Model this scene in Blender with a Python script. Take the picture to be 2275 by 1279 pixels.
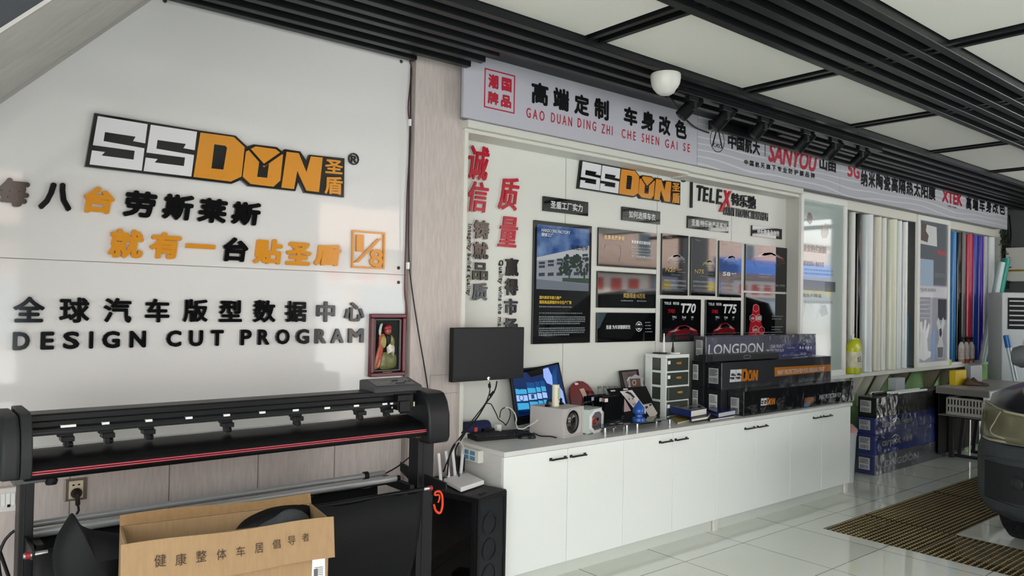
import bpy, bmesh, math, random
from mathutils import Vector, Matrix
random.seed(7)
PI = math.pi
scene = bpy.context.scene
COL = scene.collection
for o in list(bpy.data.objects):
    bpy.data.objects.remove(o)

# ------------------------------------------------------------------ camera
CAM_H = 1.53
FPX, CX, CY = 1708.43, 1137.5, 639.5
YAW, PIT, ROL = 0.69357493, 0.01744293, 0.01897057
_fwd = Vector((math.sin(YAW)*math.cos(PIT), math.cos(YAW)*math.cos(PIT), math.sin(PIT)))
_rt = Vector((math.cos(YAW), -math.sin(YAW), 0))
_up = _rt.cross(_fwd)
_r2 = _rt*math.cos(ROL)+_up*math.sin(ROL)
_u2 = _up*math.cos(ROL)-_rt*math.sin(ROL)
cam_data = bpy.data.cameras.new('camera')
cam_data.sensor_width = 36.0
cam_data.lens = FPX/2275*36.0
cam_data.clip_start = 0.02
cam = bpy.data.objects.new('camera', cam_data)
COL.objects.link(cam)
cam.matrix_world = Matrix(((_r2.x, _u2.x, -_fwd.x, 0), (_r2.y, _u2.y, -_fwd.y, 0), (_r2.z, _u2.z, -_fwd.z, CAM_H), (0, 0, 0, 1)))
scene.camera = cam

# ------------------------------------------------------------------ light and exposure
scene.view_settings.view_transform = 'Standard'
scene.view_settings.look = 'None'
scene.view_settings.gamma = 1.0
scene.view_settings.use_curve_mapping = False
scene.view_settings.exposure = 1.46
scene.cycles.use_denoising = True
scene.cycles.max_bounces = 10
scene.cycles.diffuse_bounces = 6
scene.cycles.glossy_bounces = 5
scene.cycles.transparent_max_bounces = 16
scene.cycles.sample_clamp_indirect = 6.0
world = bpy.data.worlds.new('daylight_sky')
scene.world = world
world.use_nodes = True
wn = world.node_tree.nodes
wn.clear()
w_out = wn.new('ShaderNodeOutputWorld')
w_bg = wn.new('ShaderNodeBackground')
w_ramp = wn.new('ShaderNodeValToRGB')
w_tc = wn.new('ShaderNodeTexCoord')
w_sep = wn.new('ShaderNodeSeparateXYZ')
world.node_tree.links.new(w_tc.outputs['Generated'], w_sep.inputs[0])
world.node_tree.links.new(w_sep.outputs['Z'], w_ramp.inputs[0])
world.node_tree.links.new(w_ramp.outputs[0], w_bg.inputs[0])
world.node_tree.links.new(w_bg.outputs[0], w_out.inputs[0])
w_ramp.color_ramp.elements[0].position = 0.0
w_ramp.color_ramp.elements[0].color = (1.0, 0.99, 0.97, 1)
w_ramp.color_ramp.elements[1].position = 0.7
w_ramp.color_ramp.elements[1].color = (0.78, 0.86, 0.96, 1)
w_bg.inputs[1].default_value = 2.2
sun_d = bpy.data.lights.new('sun', 'SUN')
sun_d.energy = 5.0
sun_d.angle = 0.01
sun_d.color = (1.0, 0.94, 0.85)
sun = bpy.data.objects.new('sun', sun_d)
COL.objects.link(sun)
sun.rotation_euler = Vector((-0.25, -0.75, -0.75)).to_track_quat('-Z', 'Y').to_euler()
sun.location = (0, 6, 9)

# ------------------------------------------------------------------ measuring helpers
def ray(px, py):
    return _r2*((px-CX)/FPX) - _u2*((py-CY)/FPX) + _fwd
def at(px, py, ax, val):
    d = ray(px, py)
    o = (0, 0, CAM_H)
    t = (val-o[ax])/d[ax]
    return Vector((d.x*t, d.y*t, CAM_H+d.z*t))
def WX(px, py, Y):
    return at(px, py, 1, Y).x
def WZ(px, py, Y):
    return at(px, py, 1, Y).z
def rect(x0, y0, x1, y1, Y):          # pixel box on the plane y = Y -> X0, X1, Z0, Z1
    xm, ym = (x0+x1)/2, (y0+y1)/2
    return WX(x0, ym, Y), WX(x1, ym, Y), WZ(xm, y1, Y), WZ(xm, y0, Y)
def quad_rect(tl, tr, bl, br, Y):
    a, b, c, d = (at(p[0], p[1], 1, Y) for p in (tl, tr, bl, br))
    return (a.x+c.x)/2, (b.x+d.x)/2, (c.z+d.z)/2, (a.z+b.z)/2

# ------------------------------------------------------------------ materials
def lin(c):
    return c/12.92 if c <= 0.04045 else ((c+0.055)/1.055)**2.4
def hexc(h):
    h = h.lstrip('#')
    return tuple(lin(int(h[i:i+2], 16)/255) for i in (0, 2, 4))+(1.0,)
MATS = {}
def mat(name, col, rough=0.5, metal=0.0, spec=0.5, coat=0.0, noise=0.0, nscale=8.0, bump=0.0, bscale=40.0, emit=None, estr=0.0, trans=0.0, alpha=1.0, stretch=(1, 1, 1), ior=1.5):
    if name in MATS:
        return MATS[name]
    m = bpy.data.materials.new(name)
    m.use_nodes = True
    nt = m.node_tree
    b = nt.nodes['Principled BSDF']
    c = hexc(col) if isinstance(col, str) else tuple(col)
    b.inputs['Base Color'].default_value = c
    b.inputs['Roughness'].default_value = rough
    if spec == 0.5 and rough > 0.2 and metal < 0.5 and max(c[:3]) < 0.05: spec = 0.22   # dull dark plastics
    b.inputs['Metallic'].default_value = metal
    b.inputs['Specular IOR Level'].default_value = spec
    b.inputs['IOR'].default_value = ior
    b.inputs['Coat Weight'].default_value = coat
    b.inputs['Coat Roughness'].default_value = 0.04
    b.inputs['Transmission Weight'].default_value = trans
    b.inputs['Alpha'].default_value = alpha
    if emit:
        b.inputs['Emission Color'].default_value = hexc(emit)
        b.inputs['Emission Strength'].default_value = estr
    if noise or bump:
        tc = nt.nodes.new('ShaderNodeTexCoord')
        mp = nt.nodes.new('ShaderNodeMapping')
        mp.inputs['Scale'].default_value = stretch
        nt.links.new(tc.outputs['Object'], mp.inputs[0])
        if noise:
            n = nt.nodes.new('ShaderNodeTexNoise')
            n.inputs['Scale'].default_value = nscale
            n.inputs['Detail'].default_value = 5
            nt.links.new(mp.outputs[0], n.inputs['Vector'])
            r = nt.nodes.new('ShaderNodeValToRGB')
            r.color_ramp.elements[0].position = 0.3
            r.color_ramp.elements[1].position = 0.7
            r.color_ramp.elements[0].color = tuple(max(0, x*(1-noise)) for x in c[:3])+(1,)
            r.color_ramp.elements[1].color = tuple(min(1, x*(1+noise)) for x in c[:3])+(1,)
            nt.links.new(n.outputs['Fac'], r.inputs[0])
            nt.links.new(r.outputs[0], b.inputs['Base Color'])
        if bump:
            n2 = nt.nodes.new('ShaderNodeTexNoise')
            n2.inputs['Scale'].default_value = bscale
            n2.inputs['Detail'].default_value = 3
            nt.links.new(mp.outputs[0], n2.inputs['Vector'])
            bp = nt.nodes.new('ShaderNodeBump')
            bp.inputs['Strength'].default_value = bump
            bp.inputs['Distance'].default_value = 0.01
            nt.links.new(n2.outputs['Fac'], bp.inputs['Height'])
            nt.links.new(bp.outputs[0], b.inputs['Normal'])
    MATS[name] = m
    return m
def film_mat(name, tint='#ffffff', gloss=0.25, bump=0.0, bscale=12.0, rough=0.08, base=0.04):
    """thin clear plastic: mostly see-through, glossy at grazing angles"""
    if name in MATS:
        return MATS[name]
    m = bpy.data.materials.new(name)
    m.use_nodes = True
    nt = m.node_tree
    nt.nodes.clear()
    out = nt.nodes.new('ShaderNodeOutputMaterial')
    mix = nt.nodes.new('ShaderNodeMixShader')
    tr = nt.nodes.new('ShaderNodeBsdfTransparent')
    tr.inputs[0].default_value = hexc(tint)
    gl = nt.nodes.new('ShaderNodeBsdfGlossy')
    gl.inputs['Roughness'].default_value = rough
    lw = nt.nodes.new('ShaderNodeLayerWeight')
    lw.inputs[0].default_value = gloss
    add = nt.nodes.new('ShaderNodeMath')
    add.operation = 'ADD'
    add.use_clamp = True
    add.inputs[1].default_value = base
    nt.links.new(lw.outputs['Fresnel'], add.inputs[0])
    nt.links.new(add.outputs[0], mix.inputs[0])
    nt.links.new(tr.outputs[0], mix.inputs[1])
    nt.links.new(gl.outputs[0], mix.inputs[2])
    nt.links.new(mix.outputs[0], out.inputs[0])
    if bump:
        tc = nt.nodes.new('ShaderNodeTexCoord')
        n2 = nt.nodes.new('ShaderNodeTexNoise')
        n2.inputs['Scale'].default_value = bscale
        n2.inputs['Detail'].default_value = 4
        n2.inputs['Distortion'].default_value = 1.5
        nt.links.new(tc.outputs['Object'], n2.inputs['Vector'])
        bp = nt.nodes.new('ShaderNodeBump')
        bp.inputs['Strength'].default_value = bump
        bp.inputs['Distance'].default_value = 0.02
        nt.links.new(n2.outputs['Fac'], bp.inputs['Height'])
        nt.links.new(bp.outputs[0], gl.inputs['Normal'])
        nt.links.new(bp.outputs[0], lw.inputs['Normal'])
    MATS[name] = m
    return m

# ------------------------------------------------------------------ object helpers
def tag(o, label=None, cat=None, group=None, kind=None):
    if label: o['label'] = label
    if cat: o['category'] = cat
    if group: o['group'] = group
    if kind: o['kind'] = kind
    return o
def thing(name, label, cat, loc, rz=0.0, group=None):
    o = bpy.data.objects.new(name, None)
    o.empty_display_size = 0.05
    COL.objects.link(o)
    o.location = loc
    o.rotation_euler = (0, 0, rz)
    return tag(o, label, cat, group)
def chain(o):
    M = Matrix.Identity(4)
    while o is not None:
        M = o.matrix_basis @ M
        o = o.parent
    return M
def copy_tree(o, parent=None):
    c = o.copy()
    COL.objects.link(c)
    if parent is not None:
        c.parent = parent
    for ch in list(o.children):
        copy_tree(ch, c)
    return c

class MB:
    """collects shapes (world coordinates unless the parent sits at the origin) into one mesh"""
    def __init__(self, M=None):
        self.bm = bmesh.new()
        self.M = M                       # optional local frame
    def v(self, p):
        p = Vector(p)
        if self.M is not None:
            p = self.M @ p
        return self.bm.verts.new(p)
    def face(self, pts):
        try:
            return self.bm.faces.new([self.v(p) for p in pts])
        except ValueError:
            return None
    def box(self, x0, x1, y0, y1, z0, z1):
        x0, x1 = min(x0, x1), max(x0, x1)
        y0, y1 = min(y0, y1), max(y0, y1)
        z0, z1 = min(z0, z1), max(z0, z1)
        V = [self.v(p) for p in ((x0, y0, z0), (x1, y0, z0), (x1, y1, z0), (x0, y1, z0), (x0, y0, z1), (x1, y0, z1), (x1, y1, z1), (x0, y1, z1))]
        for f in ((0, 3, 2, 1), (4, 5, 6, 7), (0, 1, 5, 4), (1, 2, 6, 5), (2, 3, 7, 6), (3, 0, 4, 7)):
            self.bm.faces.new([V[i] for i in f])
        return self
    def hexa(self, bot, top):
        B = [self.v(p) for p in bot]
        T = [self.v(p) for p in top]
        n = len(B)
        self.bm.faces.new(B[::-1])
        self.bm.faces.new(T)
        for i in range(n):
            j = (i+1) % n
            self.bm.faces.new((B[i], B[j], T[j], T[i]))
        return self
    def prism_y(self, pts, y0, y1):      # polygon in XZ extruded in Y (y0 nearer to the camera)
        n = len(pts)
        a = sum(pts[i][0]*pts[(i+1) % n][1]-pts[(i+1) % n][0]*pts[i][1] for i in range(n))
        if a < 0: pts = pts[::-1]
        F = [self.v((p[0], y0, p[1])) for p in pts]
        B = [self.v((p[0], y1, p[1])) for p in pts]
        self.bm.faces.new(F)
        self.bm.faces.new(B[::-1])
        for i in range(n):
            j = (i+1) % n
            self.bm.faces.new((F[j], F[i], B[i], B[j]))
        return self
    def prism_x(self, pts, x0, x1):      # polygon in YZ extruded in X
        return self.hexa([(x0, p[0], p[1]) for p in pts], [(x1, p[0], p[1]) for p in pts])
    def prism_z(self, pts, z0, z1):
        return self.hexa([(p[0], p[1], z0) for p in pts], [(p[0], p[1], z1) for p in pts])
    def flat_y(self, pts, y):            # thin printed polygon facing the camera side (-Y)
        n = len(pts)
        a = sum(pts[i][0]*pts[(i+1) % n][1]-pts[(i+1) % n][0]*pts[i][1] for i in range(n))
        if a < 0: pts = pts[::-1]
        self.bm.faces.new([self.v((p[0], y, p[1])) for p in pts])
        return self
    def cyl(self, p0, p1, r0, r1=None, seg=20, cap=True):
        r1 = r0 if r1 is None else r1
        p0, p1 = Vector(p0), Vector(p1)
        d = (p1-p0).normalized()
        a = Vector((0, 0, 1)) if abs(d.z) < 0.9 else Vector((1, 0, 0))
        u = d.cross(a).normalized()
        w = d.cross(u)
        R0, R1 = [], []
        for i in range(seg):
            t = 2*PI*i/seg
            e = u*math.cos(t)+w*math.sin(t)
            R0.append(self.v(p0+e*r0))
            R1.append(self.v(p1+e*r1))
        for i in range(seg):
            j = (i+1) % seg
            self.bm.faces.new((R0[i], R0[j], R1[j], R1[i]))
        if cap:
            self.bm.faces.new(R0[::-1])
            self.bm.faces.new(R1)
        return self
    def tube(self, pts, r, seg=8, smooth_n=6):
        P = [Vector(p) for p in pts]
        if smooth_n > 1 and len(P) > 2:  # Catmull-Rom
            Q = []
            for i in range(len(P)-1):
                a, b, c, d = P[max(i-1, 0)], P[i], P[i+1], P[min(i+2, len(P)-1)]
                for k in range(smooth_n):
                    t = k/smooth_n
                    Q.append(0.5*((2*b)+(c-a)*t+(2*a-5*b+4*c-d)*t*t+(3*b-a-3*c+d)*t**3))
            Q.append(P[-1])
            P = Q
        prev = None
        rings = []
        for i, p in enumerate(P):
            d = (P[min(i+1, len(P)-1)]-P[max(i-1, 0)])
            if d.length < 1e-9: d = Vector((0, 0, 1))
            d.normalize()
            if prev is None:
                a = Vector((0, 0, 1)) if abs(d.z) < 0.9 else Vector((1, 0, 0))
                u = d.cross(a).normalized()
            else:
                u = (prev-d*prev.dot(d))
                u = u.normalized() if u.length > 1e-6 else d.orthogonal().normalized()
            prev = u
            w = d.cross(u)
            rings.append([self.v(p+(u*math.cos(2*PI*k/seg)+w*math.sin(2*PI*k/seg))*r) for k in range(seg)])
        for A, B in zip(rings, rings[1:]):
            for k in range(seg):
                l = (k+1) % seg
                self.bm.faces.new((A[k], A[l], B[l], B[k]))
        self.bm.faces.new(rings[0][::-1])
        self.bm.faces.new(rings[-1])
        return self
    def lathe(self, prof, c, axis=(0, 0, 1), seg=24):   # prof: list of (r, h)
        d = Vector(axis).normalized()
        a = Vector((0, 0, 1)) if abs(d.z) < 0.9 else Vector((1, 0, 0))
        u = d.cross(a).normalized()
        w = d.cross(u)
        c = Vector(c)
        rings = []
        for r, h in prof:
            r = max(r, 1e-4)
            rings.append([self.v(c+d*h+(u*math.cos(2*PI*k/seg)+w*math.sin(2*PI*k/seg))*r) for k in range(seg)])
        ring = prof[0][0] > 2e-4 and prof[-1][0] > 2e-4 and abs(prof[0][1]-prof[-1][1]) < 1e-6
        if ring:
            rings.append(rings[0])
        for A, B in zip(rings, rings[1:]):
            for k in range(seg):
                l = (k+1) % seg
                self.bm.faces.new((A[k], A[l], B[l], B[k]))
        if not ring:
            self.bm.faces.new(rings[0][::-1])
            self.bm.faces.new(rings[-1])
        return self
    def grid(self, fn, nu, nv):          # fn(u, v) -> point, u, v in 0..1
        V = [[self.v(fn(i/nu, j/nv)) for j in range(nv+1)] for i in range(nu+1)]
        for i in range(nu):
            for j in range(nv):
                self.bm.faces.new((V[i][j], V[i+1][j], V[i+1][j+1], V[i][j+1]))
        return self
    def ball(self, c, r, seg=16, rings=10, s=(1, 1, 1)):
        c = Vector(c)
        return self.lathe([(r*math.sin(PI*i/rings), -r*math.cos(PI*i/rings)*s[2]) for i in range(rings+1)], c, seg=seg)
    def build(self, name, m, parent=None, bevel=0.0, bseg=2, smooth=False, solid=0.0, sub=0, recalc=True, angle=35):
        bm = self.bm
        if recalc and bm.faces:
            bmesh.ops.recalc_face_normals(bm, faces=bm.faces)
        if parent is not None:
            bm.transform(chain(parent).inverted())
            org = None
        else:
            xs = [v.co for v in bm.verts]
            org = Vector(((min(p.x for p in xs)+max(p.x for p in xs))/2, (min(p.y for p in xs)+max(p.y for p in xs))/2, min(p.z for p in xs)))
            bm.transform(Matrix.Translation(-org))
        me = bpy.data.meshes.new(name)
        bm.to_mesh(me)
        bm.free()
        if isinstance(m, (list, tuple)):
            for k in m: me.materials.append(k)
        else:
            me.materials.append(m)
        o = bpy.data.objects.new(name, me)
        COL.objects.link(o)
        if parent is not None: o.parent = parent
        else: o.location = org
        if solid:
            s = o.modifiers.new('thickness', 'SOLIDIFY')
            s.thickness = solid
            s.offset = 0
        if bevel:
            b = o.modifiers.new('bevel', 'BEVEL')
            b.width = bevel
            b.segments = bseg
            b.limit_method = 'ANGLE'
            b.angle_limit = math.radians(40)
        if sub:
            s = o.modifiers.new('sub', 'SUBSURF')
            s.levels = sub
            s.render_levels = sub
        if smooth:
            me.polygons.foreach_set('use_smooth', [True]*len(me.polygons))
            try:
                me.set_sharp_from_angle(angle=math.radians(angle))
            except Exception:
                pass
        return o
def struct(o):
    o['kind'] = 'structure'
    return o

# ------------------------------------------------------------------ lettering
_glyphs = {}
def glyph_mesh(s, res=3):
    if (s, res) not in _glyphs:
        c = bpy.data.curves.new('lettering', 'FONT')
        c.body = s
        c.resolution_u = res
        o = bpy.data.objects.new('lettering', c)
        me = bpy.data.meshes.new_from_object(o)
        V = [(v.co.x, v.co.y) for v in me.vertices]
        F = [tuple(p.vertices) for p in me.polygons]
        bpy.data.objects.remove(o)
        bpy.data.curves.remove(c)
        bpy.data.meshes.remove(me)
        _glyphs[(s, res)] = (V, F)
    return _glyphs[(s, res)]
def islands(V, F):
    par = list(range(len(V)))
    def fd(i):
        while par[i] != i:
            par[i] = par[par[i]]
            i = par[i]
        return i
    for f in F:
        for k in f[1:]:
            par[fd(k)] = fd(f[0])
    g = {}
    for f in F:
        g.setdefault(fd(f[0]), []).append(f)
    return list(g.values())
RING = [(0, 0), (1, 0), (-1, 0), (0, 1), (0, -1), (.7, .7), (-.7, .7), (.7, -.7), (-.7, -.7)]
def put_flat(mb, V, F, fit, frame, bold=0.0, thick=0.0, shear=0.0, bounds=None):
    """fit V (2D) into the box 'fit' = (u0, u1, v0, v1) and map with frame(u, v, d) -> point"""
    x0, x1, y0, y1 = bounds or (min(p[0] for p in V), max(p[0] for p in V), min(p[1] for p in V), max(p[1] for p in V))
    u0, u1, v0, v1 = fit
    bold *= 0.55
    if bold:
        u0, u1, v0, v1 = u0+bold, u1-bold, v0+bold, v1-bold
    sh = shear*(v1-v0)
    su = (u1-u0-abs(sh))/max(x1-x0, 1e-6)
    sv = (v1-v0)/max(y1-y0, 1e-6)
    used = sorted({i for f in F for i in f})
    for n, (ox, oy) in enumerate(RING if bold else RING[:1]):
        base = {}
        for i in used:
            t = (V[i][1]-y0)*sv
            base[i] = (u0+(V[i][0]-x0)*su+shear*t+ox*bold, v0+t+oy*bold)
        d = thick+n*0.00004
        top = {i: mb.v(frame(p[0], p[1], d)) for i, p in base.items()}
        for f in F:
            try: mb.bm.faces.new([top[i] for i in f])
            except ValueError: pass
        if thick:
            cnt = {}
            for f in F:
                for a, b in zip(f, f[1:]+f[:1]):
                    cnt[(a, b)] = 1
            bot = {}
            for a, b in cnt:
                if (b, a) not in cnt:
                    for i in (a, b):
                        if i not in bot: bot[i] = mb.v(frame(base[i][0], base[i][1], 0))
                    try: mb.bm.faces.new((bot[a], bot[b], top[b], top[a]))
                    except ValueError: pass
def wallframe(Y):
    return lambda u, v, d: (u, Y-0.0005-d, v)
def text_on(name, s, box, frame, m, parent, bold=0.0, thick=0.0, shear=0.0):
    mb = MB()
    V, F = glyph_mesh(s)
    put_flat(mb, V, F, box, frame, bold, thick, shear)
    return mb.build(name, m, parent, recalc=False)
def print_text(name, s, px, Y, m, parent, bold=0.0, shear=0.0):
    """flat printing on a wall-parallel face; px = pixel box in the photograph"""
    return text_on(name, s, rect(*px, Y), wallframe(Y), m, parent, bold, 0.0, shear)
def paint(self, idx):
    """faces added since the last call take material slot idx"""
    for f in self.bm.faces:
        if not f.tag:
            f.material_index = idx
            f.tag = True
    return self
MB.paint = paint
# ================================================================== materials of the place
WALL_Y = 3.56
M_board = mat('pale_woven_wall_board', '#c2b8b4', 0.7, noise=0.10, nscale=30, stretch=(3, 3, 0.35), bump=0.05, bscale=220)
M_white_wall = mat('white_wall_panel', '#d6d8d2', 0.35, noise=0.015, nscale=2)
M_white = mat('white_laminate', '#eef0ee', 0.35)
M_black = mat('black_metal_satin', '#101113', 0.35)
M_blackgloss = mat('black_gloss', '#060708', 0.06, spec=0.6)
M_blackmatte = mat('black_plastic', '#17181a', 0.45)
M_grey = mat('mid_grey_plastic', '#8d9091', 0.45)
M_alu = mat('brushed_aluminium', '#c9cbcc', 0.3, 0.9)
M_chrome = mat('chrome', '#e6e8ea', 0.08, 1.0)
M_orange = mat('orange_acrylic', '#d8912a', 0.12, noise=0.02, nscale=5)
M_red = mat('red_acrylic', '#b5122b', 0.12)
M_ltr = mat('black_acrylic', '#0b0b0c', 0.10)
M_whitegloss = mat('white_acrylic_sheet', '#dddcdc', 0.05, spec=0.5, noise=0.006, nscale=1.5)
M_void = mat('dark_ceiling_void', '#17181a', 0.9)
M_line = mat('thin_dark_joint', '#8b8884', 0.8)

def floor_material():
    m = mat('polished_pale_floor_tile', '#cdd0c6', 0.05, spec=0.7)
    nt = m.node_tree
    b = nt.nodes['Principled BSDF']
    g = nt.nodes.new('ShaderNodeNewGeometry')
    mp = nt.nodes.new('ShaderNodeMapping')
    mp.inputs['Location'].default_value = (-4.364+6.0, -2.866+6.0, 0)
    br = nt.nodes.new('ShaderNodeTexBrick')
    br.offset = 0.0
    br.squash = 1.0
    br.inputs['Scale'].default_value = 1.0
    br.inputs['Brick Width'].default_value = 0.6
    br.inputs['Row Height'].default_value = 0.6
    br.inputs['Mortar Size'].default_value = 0.0028
    br.inputs['Mortar Smooth'].default_value = 0.0
    br.inputs['Color1'].default_value = hexc('#eceee6')
    br.inputs['Color2'].default_value = hexc('#e6e9df')
    br.inputs['Mortar'].default_value = hexc('#5d615c')
    nt.links.new(g.outputs['Position'], mp.inputs[0])
    nt.links.new(mp.outputs[0], br.inputs['Vector'])
    nz = nt.nodes.new('ShaderNodeTexNoise')
    nz.inputs['Scale'].default_value = 1.6
    nz.inputs['Detail'].default_value = 6
    nt.links.new(g.outputs['Position'], nz.inputs['Vector'])
    mx = nt.nodes.new('ShaderNodeMix')
    mx.data_type = 'RGBA'
    mx.blend_type = 'MULTIPLY'
    rp = nt.nodes.new('ShaderNodeValToRGB')
    rp.color_ramp.elements[0].color = (0.88, 0.89, 0.87, 1)
    rp.color_ramp.elements[1].color = (1, 1, 1, 1)
    nt.links.new(nz.outputs['Fac'], rp.inputs[0])
    mx.inputs['Factor'].default_value = 1.0
    nt.links.new(br.outputs['Color'], mx.inputs['A'])
    nt.links.new(rp.outputs[0], mx.inputs['B'])
    nt.links.new(mx.outputs['Result'], b.inputs['Base Color'])
    return m
M_floor = floor_material()

# ================================================================== floor, walls, ceiling
fb = MB()
GX0, GX1, GY0, GY1 = 5.10, 5.72, 2.10, 2.72
for (x0, x1, y0, y1) in ((-3, 11.6, GY1, 4.6), (-3, GX0, -4.2, GY1), (GX1, 11.6, -4.2, GY0), (9.6, 11.6, GY0, GY1), (GX0, GX1, -4.2, -3.0)):
    fb.box(x0, x1, y0, y1, -0.14, 0)
fb.paint(0)
fb.box(GX0-0.1, 9.8, GY0-0.1, GY1+0.1, -0.34, -0.141)
fb.box(GX0-0.1, GX1+0.1, -3.1, GY0-0.1, -0.34, -0.141)
fb.paint(1)
struct(fb.build('floor', [M_floor, mat('drain_pit', '#0d0b09', 0.9)]))
gb = MB().box(-30, 70, -60, -4.2, -0.16, -0.02)
struct(gb.build('ground', mat('street_paving', '#cfccc5', 0.85, noise=0.15, nscale=3)))

PWALL_Y = 3.66            # recessed wall behind the posters
POST_X0 = WX(1030, 400, 3.52)            # where the poster wall starts, right of the column
NICHE_X0 = 6.10            # where the shelf niche starts
b = MB()
b.box(-3, POST_X0, WALL_Y, WALL_Y+0.12, 0, 3.3).paint(0)
for pxx, pyy in ((376, 1060), (573, 1040), (743, 1020), (155, 1090)):
    x = WX(pxx, pyy, WALL_Y)
    b.box(x-0.0022, x+0.0022, WALL_Y-0.0008, WALL_Y, 0.1, 1.0)
b.paint(1)
struct(b.build('wall_back', [M_board, mat('board_joint', '#77706c', 0.8)]))
b = MB()
b.box(POST_X0, NICHE_X0+0.1, PWALL_Y, PWALL_Y+0.12, 0, 3.3).paint(0)
for pxx, pyy in ((1257, 400), (1460, 470), (1626, 430)):
    x = WX(pxx, pyy, PWALL_Y)
    b.box(x-0.002, x+0.002, PWALL_Y-0.0008, PWALL_Y, 0.75, 2.5)
b.paint(1)
struct(b.build('wall_back', [M_white_wall, M_line]))
# niche behind the shelf: back wall, green below the shelf
NY = 3.76
b = MB()
b.box(NICHE_X0, 11.6, NY, NY+0.1, 0.9, 3.3).paint(0)
b.box(NICHE_X0, 11.6, NY, NY+0.1, 0, 0.9).paint(1)
struct(b.build('wall_back', [M_white_wall, mat('green_painted_wall', '#9fc98a', 0.7, noise=0.12, nscale=6)]))
b = MB().box(NICHE_X0+0.101, NICHE_X0+0.13, PWALL_Y, NY, 0, 3.3)
struct(b.build('trim_1', M_white_wall))
b = MB().box(11.25, 11.45, 1.2, 4.6, 0, 3.3)
struct(b.build('wall_right', mat('dark_grey_wall', '#54585a', 0.75, noise=0.05)))
b = MB().box(-3.2, 11.45, 4.5, 4.6, 0, 3.3)
struct(b.build('wall_far', M_white_wall))
b = MB().box(-3.2, 11.45, -3.0, 4.6, 3.3, 3.5)
struct(b.build('ceiling', M_void))
# lintel above the open shop front
b = MB().box(-3.2, 11.45, -3.1, -2.9, 3.2, 3.6)
struct(b.build('wall_front', M_white_wall))

# column between the white sheet and the poster wall
CX0, CX1, COLY = WX(917, 500, 3.52), POST_X0, 3.52
b = MB()
b.box(CX0, CX1, COLY, WALL_Y, 0, 3.3).paint(0)
for (xa, ya, xb, yb) in ((955, 834, 1020, 830), (970, 875, 1017, 873)):
    x0, x1, z = WX(xa, ya, COLY), WX(xb, yb, COLY), WZ(xa, ya, COLY)
    b.box(x0, x1, COLY-0.0008, COLY, z-0.0015, z+0.0015)
x = WX(955, 850, COLY)
b.box(x-0.0015, x+0.0015, COLY-0.0008, COLY, WZ(955, 910, COLY), WZ(955, 834, COLY))
b.paint(1)
struct(b.build('trim_2', [M_board, mat('faint_board_line', '#9c938f', 0.8)]))
# pale edge strip between column and poster wall
x0 = POST_X0-0.012
b = MB().box(x0, x0+0.026, 3.50, PWALL_Y, 0.74, 2.56)
struct(b.build('trim_3', mat('cream_edge_profile', '#d9d8d0', 0.4)))
# aluminium-look profile under the signs
TZ0, TZ1 = 2.50, 2.545
b = MB()
b.box(POST_X0-0.02, 4.56, 3.46, PWALL_Y, TZ0, TZ1)
b.box(POST_X0-0.02, 4.56, 3.49, PWALL_Y, TZ0-0.022, TZ0)
struct(b.build('trim_4', mat('grey_white_profile', '#cfcfc8', 0.4), bevel=0.004))
b = MB()
b.box(4.56, 6.1, 3.46, PWALL_Y, TZ0-0.005, TZ1)
b.box(4.56, 6.1, 3.50, PWALL_Y, TZ0-0.03, TZ0-0.005)
struct(b.build('trim_5', MATS['grey_white_profile'], bevel=0.004))
# jamb at the end of the poster wall, lintel board above the niche
b = MB().box(NICHE_X0+0.06, NICHE_X0+0.10, 3.535, PWALL_Y, 0.0, 2.56)
struct(b.build('trim_6', mat('greige_jamb', '#b9b8b1', 0.5)))
ZN = WZ(1900, 468, 3.57)
b = MB().box(NICHE_X0+0.1, 11.10, 3.565, 3.60, ZN, 2.6)
struct(b.build('trim_7', mat('cream_lintel_board', '#d6d5cb', 0.45)))
b = MB().box(9.02, 9.12, 3.60, NY, 0.9, 2.6)      # upright board beside the second glazed panel
struct(b.build('trim_8', mat('grey_white_board', '#b9bcb6', 0.45)))
b = MB().box(11.06, 11.12, 3.565, NY, 0.9, 2.6)
struct(b.build('trim_9', MATS['grey_white_board']))
# sloping soffit under the stairs, top left
p1, p2 = at(0, 230, 1, 3.55), at(335, 0, 1, 3.55)
dirv = Vector((p2.x-p1.x, 0, p2.z-p1.z)).normalized()
nv = Vector((-dirv.z, 0, dirv.x))
def slope(s, n, y):
    return (p1.x+dirv.x*s+nv.x*n, y, p1.z+dirv.z*s+nv.z*n)
# front lower edge through pixels (0,77) and (108,0)
best = None
for k in range(5, 200):
    y = 3.55-k*0.012
    q = at(0, 77, 1, y)
    n = (q.x-p1.x)*nv.x+(q.z-p1.z)*nv.z
    if best is None or abs(n) < best[0]:
        best = (abs(n), y)
SY = best[1]
b = MB()
b.hexa([slope(-3, 0, 3.555), slope(2.2, 0, 3.555), slope(2.2, 0, SY), slope(-3, 0, SY)],
       [slope(-3, 0.09, 3.555), slope(2.2, 0.09, 3.555), slope(2.2, 0.09, SY), slope(-3, 0.09, SY)]).paint(0)
for f_, w in ((0.10, 0.010), (0.62, 0.004)):
    y = 3.55+(SY-3.55)*f_
    b.hexa([slope(-3, -0.012, y-w), slope(2.2, -0.012, y-w), slope(2.2, -0.012, y+w), slope(-3, -0.012, y+w)],
           [slope(-3, 0.0, y-w), slope(2.2, 0.0, y-w), slope(2.2, 0.0, y+w), slope(-3, 0.0, y+w)])
b.paint(1)
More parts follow.
